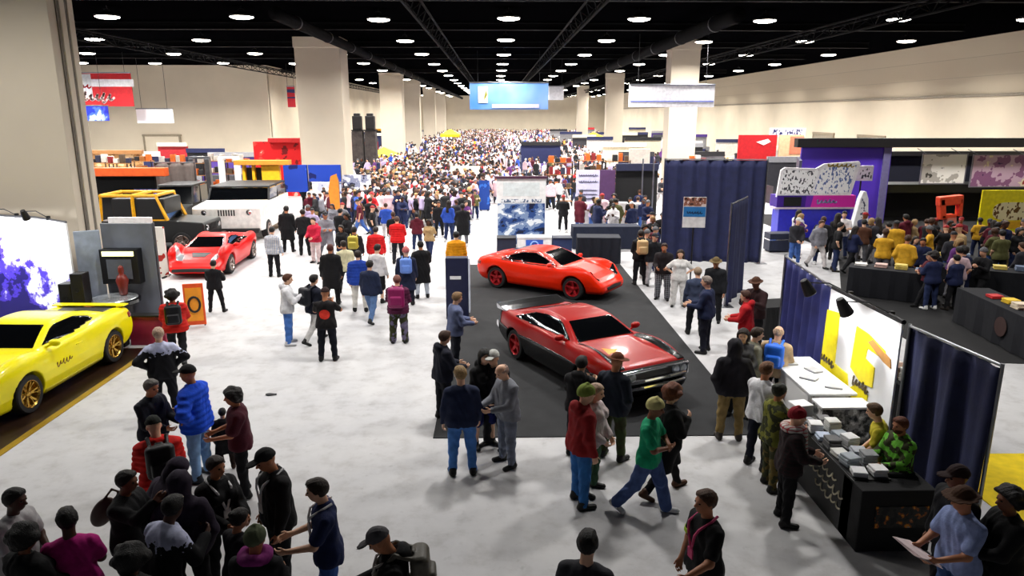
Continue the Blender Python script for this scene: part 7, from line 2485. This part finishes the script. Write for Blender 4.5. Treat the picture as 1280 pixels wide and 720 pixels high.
def extras_near():
    def holder(label):
        for o in bpy.data.objects:
            if o.get('label') == label:
                return o
    # brown bag hanging beside the huddle
    p = at(129, 664)
    g = SDF((-0.3, -0.2, -0.45), (0.3, 0.2, 0.6), 0.012)
    g.ell((0, 0, 0), (0.12, 0.07, 0.2), None, 0.01)
    for a, b in (((-0.06, 0, 0.16), (-0.04, 0, 0.3)), ((-0.04, 0, 0.3), (0.04, 0, 0.3)), ((0.04, 0, 0.3), (0.06, 0, 0.16))):
        g.cap(a, b, 0.014, None, 0.01)
    o = link('shoulder_bag', np_mesh('shoulder_bag', *g.mesh()), mat('brown leather', '#3a1c10', 0.5, bump=0.1))
    q = at(129, 640, 0.9)
    o.location = (q.x, q.y, 0.9)
    o.rotation_euler = (0, 0.55, 0.3)
    tag(o, 'brown leather bag held out beside the person raising a bare hand', 'bag')
    # scarf of the olive beanie
    h = holder('person in an olive beanie and purple scarf at the bottom edge')
    if h:
        g = SDF((-0.25, -0.25, 1.30), (0.25, 0.25, 1.62), 0.012)
        for k in range(14):
            a0, a1 = 2 * PI * k / 14, 2 * PI * (k + 1) / 14
            g.cap((0.105 * math.cos(a0), 0.10 * math.sin(a0), 1.47 + 0.012 * math.sin(3 * a0)), (0.105 * math.cos(a1), 0.10 * math.sin(a1), 1.47 + 0.012 * math.sin(3 * a1)), 0.05, None, 0.02)
        link('scarf', np_mesh('scarf', *g.mesh()), FAB['plain'], h, '#8a2a78')
    h = holder('person in a dark maroon jacket and red knit hat by the black counter')
    if h:
        g = SDF((-0.25, -0.25, 0.95), (0.25, 0.35, 1.62), 0.014)
        for k in range(12):
            a0, a1 = 2 * PI * k / 12, 2 * PI * (k + 1) / 12
            g.cap((0.105 * math.cos(a0), 0.10 * math.sin(a0), 1.47), (0.105 * math.cos(a1), 0.10 * math.sin(a1), 1.47), 0.05, None, 0.02)
        for s in (-1, 1):
            g.cap((s * 0.05, 0.13, 1.44), (s * 0.06, 0.165, 1.02), 0.045, None, 0.02)
        link('scarf', np_mesh('scarf', *g.mesh()), FAB['plaid'], h, '#a81428')
    # papers in the hands of the pale blue shirt
    h = holder('person in a pale blue shirt and brown hat holding white papers')
    if h:
        M = Matrix.LocRotScale(h.location, h.rotation_euler, h.scale)
        m = MB()
        for k in range(4):
            m.box((0.01 * k, 0, 0.006 * k), (0.30, 0.38, 0.004), 0.12 * k)
        o = m.build('papers', mat('pinkish paper', '#e8d4d4', 0.7))
        o.matrix_world = M @ Matrix.Translation((0, 0.47, 1.06)) @ Matrix.Rotation(0.5, 4, 'X')
        tag(o, 'white papers held by the person in the pale blue shirt', 'papers')
    # yellow green arm band on the pink lanyard person
    h = holder('person in a black shirt with a pink lanyard holding an arm out')
    if h:
        F = Figure('out', 'stand', nod=4, jit=0)
        a = F.sh[1] + (F.elb[1] - F.sh[1]) * 0.60
        b = F.sh[1] + (F.elb[1] - F.sh[1]) * 0.76
        MB().tube([a, b], 0.082, 14).build('sleeve_band', mat('lime band', '#a8d020', 0.7), h)
    h = holder('person in a black jacket with a white strap across it beside the black purple hood')
    # dark things on the floor: a dropped glove by the middle of the near floor
    p = at(339, 494)
    g = SDF((-0.2, -0.12, -0.01), (0.2, 0.12, 0.1), 0.01)
    g.ell((-0.03, 0, 0.02), (0.09, 0.05, 0.022), None, 0.01)
    g.cap((0.02, 0.02, 0.02), (0.10, 0.03, 0.016), 0.014, 0.01, 0.01)
    g.cap((0.02, -0.01, 0.02), (0.11, -0.015, 0.016), 0.014, 0.01, 0.01)
    g.plane((0, 0, 0), (0, 0, -1))
    o = link('dropped_glove', np_mesh('dropped_glove', *g.mesh()), mat('dark glove', '#3a3a3c', 0.8))
    o.location = (p.x, p.y, 0)
    tag(o, 'small dark glove lying alone on the pale floor', 'glove')
    p = at(410, 432)
    # phone held by the child-sized photographer etc. are parts of the poses


# ------------------------------------------------------------------ the crowd behind
TONES = [('black', '#121216'), ('charcoal', '#2c2c33'), ('white', '#e6e2e4'), ('navy', '#1a2348'), ('maroon', '#5a1426'), ('red', '#c01c24'), ('grey', '#83838c'), ('pale pink', '#dcbcc4'), ('blue', '#2c50b4'), ('purple', '#5a2a6c'), ('olive', '#5a5a34'), ('tan', '#b09468'), ('lilac', '#b8a8cc'), ('mustard', '#d8a428'), ('brown', '#553424')]
WT = [32, 11, 14, 12, 7, 5, 6, 6, 3, 4, 2, 2, 4, 1, 3]
LEGT = [('black', '#131318'), ('dark blue', '#232f55'), ('blue', '#4468b0'), ('pale', '#d2cccc'), ('grey', '#6c6c74'), ('tan', '#8c7850')]
LW = [12, 7, 6, 7, 4, 2]
HAIRT = [('black hair', 'short', '#14100f'), ('brown hair', 'short', '#4a2e1e'), ('long dark hair', 'long', '#221812'), ('blond hair', 'bob', '#b08c5c'), ('a dark cap', 'cap', '#1c1c22'), ('a red cap', 'cap', '#b01c20'), ('a white cap', 'cap', '#dededc'), ('a grey beanie', 'beanie', '#6c6c70'), ('dark curls', 'curly', '#1c1412')]
HW = [10, 8, 6, 4, 4, 1.5, 2.5, 2.5, 3]
GARM = [('hoodie', 'hoodie'), ('jacket', 'jacket'), ('shirt', 'tee'), ('coat', 'coat'), ('sweater', 'sweater')]
PROTO = {}


def proto(garm, hair, legs, arms, h):
    """meshes of one kind of visitor, shared by all copies of it"""
    key = (garm, hair, legs, arms, h)
    if key not in PROTO:
        F = Figure(arms, legs, nod=10, fem=hair in ('long', 'bob'), jit=hash_(key))
        hn = hair if hair in ('cap', 'beanie') else 'hair'
        gn = {'tee': 't_shirt'}.get(garm, garm)
        PROTO[key] = [('body', np_mesh('body', *body_mesh(F, h)), 'skin'), (gn, np_mesh(gn, *top_mesh(F, h, garm)), 'top'),
                      ('trousers', np_mesh('trousers', *trousers_mesh(F, h, 'jeans')), 'leg'), ('shoe', np_mesh('shoe', *shoe_mesh(F, 0, h * 0.8)), 'shoe'), ('shoe', np_mesh('shoe', *shoe_mesh(F, 1, h * 0.8)), 'shoe'),
                      (hn, np_mesh(hn, *hair_mesh(F, h * 0.8, hair)), 'hair')]
        for nm, me, k in PROTO[key]:
            me.materials.append({'skin': FAB['skin'], 'top': FAB['plain'], 'leg': FAB['denim'], 'shoe': FAB['leather'], 'hair': FAB['hair']}[k])
    return PROTO[key]


def hash_(key):
    return sum(ord(c) * (i + 1) for i, c in enumerate(str(key))) % 997


USED_LOOKS = {}


def pick(r, seq, w):
    return r.choices(seq, w)[0]


def visitor(x, y, zone, group, r, face=None, bright=1.0, size=None, far=False):
    wt = [30, 14, 2, 12, 8, 4, 3, 1, 3, 3, 4, 4, 1, 3, 9] if 'dark right' in zone else WT
    for _ in range(60):
        t, l, hh, g = pick(r, TONES, wt), pick(r, LEGT, LW), pick(r, HAIRT, HW), r.choice(GARM)
        look = (t[0], g[0], l[0], hh[0], zone)
        if look not in USED_LOOKS:
            break
    USED_LOOKS[look] = 1
    arms = r.choice(['down', 'phone', 'phone', 'pocket', 'low', 'cross'])
    legs = r.choice(['stand', 'walk', 'rest'])
    h = 0.034 if far else 0.024
    parts = proto(g[1], hh[1], legs if not far else 'walk', arms if not far else r.choice(['down', 'phone']), h)
    label = 'visitor in %s %s, %s trousers and %s, %s' % (t[0], g[0], l[0], hh[0], zone)
    root = empty('person', (x, y, floor_z(x, y)), D(face if face is not None else r.choice([0, 0, 180, 180, 90, -90, 30, 150, -30, -150]) + r.uniform(-25, 25)), label, 'person', group)
    k = (size or r.uniform(1.58, 1.86)) / 1.75
    root.scale = (k * 1.12, k * 1.1, k)
    sk = SKIN[pick(r, ['light', 'fair', 'tan', 'brown', 'dark'], [5, 5, 4, 3, 3])]
    cols = {'skin': sk, 'top': t[1], 'leg': l[1], 'shoe': r.choice(['#151517', '#e0e0e0', '#2a2420']), 'hair': hh[2]}
    for nm, me, kk in parts:
        link(nm, me, None, root, cols[kk])
    OCC.append((x, y, 0.26))
    return root


def in_poly(x, y, P):
    c = False
    for i in range(len(P)):
        a, b = P[i], P[i - 1]
        if (a.y > y) != (b.y > y) and x < (b.x - a.x) * (y - a.y) / (b.y - a.y) + a.x:
            c = not c
    return c


ZONES = [  # floor polygon in pixels, how many, where, far
    ([(352, 326), (420, 342), (470, 322), (540, 342), (560, 330), (600, 292), (606, 262), (470, 252), (372, 268)], 58, 'near end of main aisle', 0.12, False),
    ([(372, 268), (470, 252), (606, 262), (610, 236), (480, 226), (400, 240)], 50, 'middle of main aisle', 0.12, False),
    ([(420, 238), (480, 226), (610, 236), (620, 212), (470, 205), (440, 214)], 44, 'deep in main aisle', 0.1, True),
    ([(700, 300), (800, 318), (812, 290), (800, 272), (700, 276)], 22, 'behind tables beside coupe', 0.08, False),
    ([(792, 352), (812, 372), (836, 345), (846, 322), (800, 306)], 7, 'before tall navy drape', 0.08, False),
    ([(1060, 350), (1110, 392), (1180, 400), (1276, 372), (1276, 322), (1060, 322)], 44, 'in dark right stand', 0.06, False),
    ([(965, 330), (1046, 345), (1052, 318), (990, 312)], 8, 'before purple booth', 0.06, False),
    ([(640, 276), (700, 276), (712, 244), (686, 244)], 8, 'beside white trade wall', 0.08, True),
]


def crowd():
    r = random.Random(21)
    for px, n, where, d, far in ZONES:
        P = [at(a, b) for a, b in px]
        x0, x1, y0, y1 = min(p.x for p in P), max(p.x for p in P), min(p.y for p in P), max(p.y for p in P)
        m = tries = 0
        while m < n and tries < 6000:
            tries += 1
            x, y = r.uniform(x0, x1), r.uniform(y0, y1)
            if in_poly(x, y, P) and free(x, y, d):
                visitor(x, y, where, 'visitors ' + where, r, far=far)
                m += 1
        print('zone', where, m)


def far_crowd():
    """everyone deep in the hall, too many and too small to count: one object"""
    r = np.random.default_rng(5)
    rr = random.Random(8)
    protos = []
    for g, hh, arms, legs in [('hoodie', 'short', 'down', 'stand'), ('jacket', 'short', 'front', 'walk'), ('tee', 'long', 'down', 'walk'), ('coat', 'beanie', 'low', 'stand'), ('sweater', 'curly', 'walk', 'walk')]:
        F = Figure(arms, legs, fem=hh == 'long', jit=3)
        h = 0.064
        parts = []
        for kk, (v, q) in (('skin', body_mesh(F, h)), ('top', top_mesh(F, h, g)), ('leg', trousers_mesh(F, h)), ('hair', hair_mesh(F, 0.045, hh))):
            parts.append((kk, v, q))
        protos.append(parts)
    V, Q, Cc = [], [], []
    base = 0
    tones = [srgb(t[1]) for t in TONES]
    legs_ = [srgb(t[1]) for t in LEGT]
    hairs = [srgb(h[2]) for h in HAIRT]
    n = 0
    skins = [srgb(SKIN[k]) for k in ('light', 'fair', 'tan', 'brown', 'dark')]
    tries = 0
    while n < 2700 and tries < 90000:
        tries += 1
        y = 36 + 152 * rr.random() ** 1.55
        if rr.random() < (0.72 if y < 62 else 0.3):
            x = rr.uniform(-9.2, -0.4) + (y - 36) * 0.02
        elif y < 62:
            x = rr.uniform(-1, 12)
        else:
            x = rr.uniform(-20, 24)
        if y < 42 and x > -1.2:
            continue
        if any(abs(x - px_) < 1.8 and abs(y - py_) < 1.8 for px_, py_ in ((-11.3, 49.2), (-11.4, 82), (-12, 107), (-12.3, 138), (-12.5, 168), (12.5, 50), (14.2, 89), (15.2, 130))):
            continue
        if not free(x, y, 0.05):
            continue
        OCC.append((x, y, 0.22))
        a = rr.uniform(0, 2 * PI)
        s = rr.uniform(0.92, 1.06)
        M = np.array([[math.cos(a), -math.sin(a), 0], [math.sin(a), math.cos(a), 0], [0, 0, 1]]) * s
        cols = {'skin': rr.choice(skins), 'top': rr.choices(tones, [20, 8, 34, 10, 6, 4, 6, 16, 4, 6, 1, 2, 12, 2, 2])[0], 'leg': rr.choices(legs_, LW)[0], 'hair': rr.choices(hairs, [10, 5, 6, 4, 5, 1, 7, 4, 3])[0]}
        for kk, v, q in rr.choice(protos):
            V.append(v @ M.T + np.array([x, y, 0]))
            Q.append(q + base)
            base += len(v)
            Cc.append(np.tile(np.array([*cols[kk], 1.0]), (len(v), 1)))
        n += 1
    me = np_mesh('crowd', np.concatenate(V), np.concatenate(Q))
    ca = me.color_attributes.new('clothes', 'FLOAT_COLOR', 'POINT')
    ca.data.foreach_set('color', np.concatenate(Cc).astype(np.float32).ravel())
    m, nt, b = nodes('crowd clothes')
    at_ = N(nt, 'ShaderNodeVertexColor')
    at_.layer_name = 'clothes'
    nt.links.new(at_.outputs['Color'], b.inputs['Base Color'])
    b.inputs['Roughness'].default_value = 0.8
    o = link('crowd', me, m)
    tag(o, 'dense crowd of visitors filling the far half of the hall', 'crowd', None, 'stuff')
    print('far crowd', n, len(me.polygons))
# ------------------------------------------------------------------ run
import time as _t
_t0 = _t.time()
fabrics()
make_camera()
build_hall()
build_ceiling_gear()
build_carpet_cars()
print('cars', _t.time() - _t0)
build_left_stands()
build_centre_stands()
build_right_stands()
OCC.extend([(-11.3, 49.2, 1.9), (-11.4, 82, 1.6), (12.5, 50, 1.3), (14.2, 89, 1.4), (-19, 48, 2.2), (-16.6, 48, 1.5), (-14.5, 50, 2.2), (-12.4, 38, 1.8), (-19, 37, 2.5)])
build_racks()
build_far_stands()
print('stands', _t.time() - _t0)
place_near()
print('near', _t.time() - _t0)
crowd()
print('crowd', _t.time() - _t0)
far_crowd()
print('far', _t.time() - _t0)

w = bpy.data.worlds.new('hall air')
SC.world = w
w.use_nodes = True
bg = w.node_tree.nodes['Background']
bg.inputs[0].default_value = (0.9, 0.92, 1.0, 1)
bg.inputs[1].default_value = 0.10
SC.view_settings.view_transform = 'Standard'
SC.view_settings.look = 'None'
SC.view_settings.gamma = 1.0
SC.view_settings.use_curve_mapping = False
SC.view_settings.exposure = EXPOSURE
SC.cycles.use_denoising = True
SC.cycles.max_bounces = 5
SC.cycles.diffuse_bounces = 3
SC.cycles.glossy_bounces = 3
SC.cycles.caustics_reflective = False
SC.cycles.caustics_refractive = False
SC.cycles.sample_clamp_indirect = 6.0
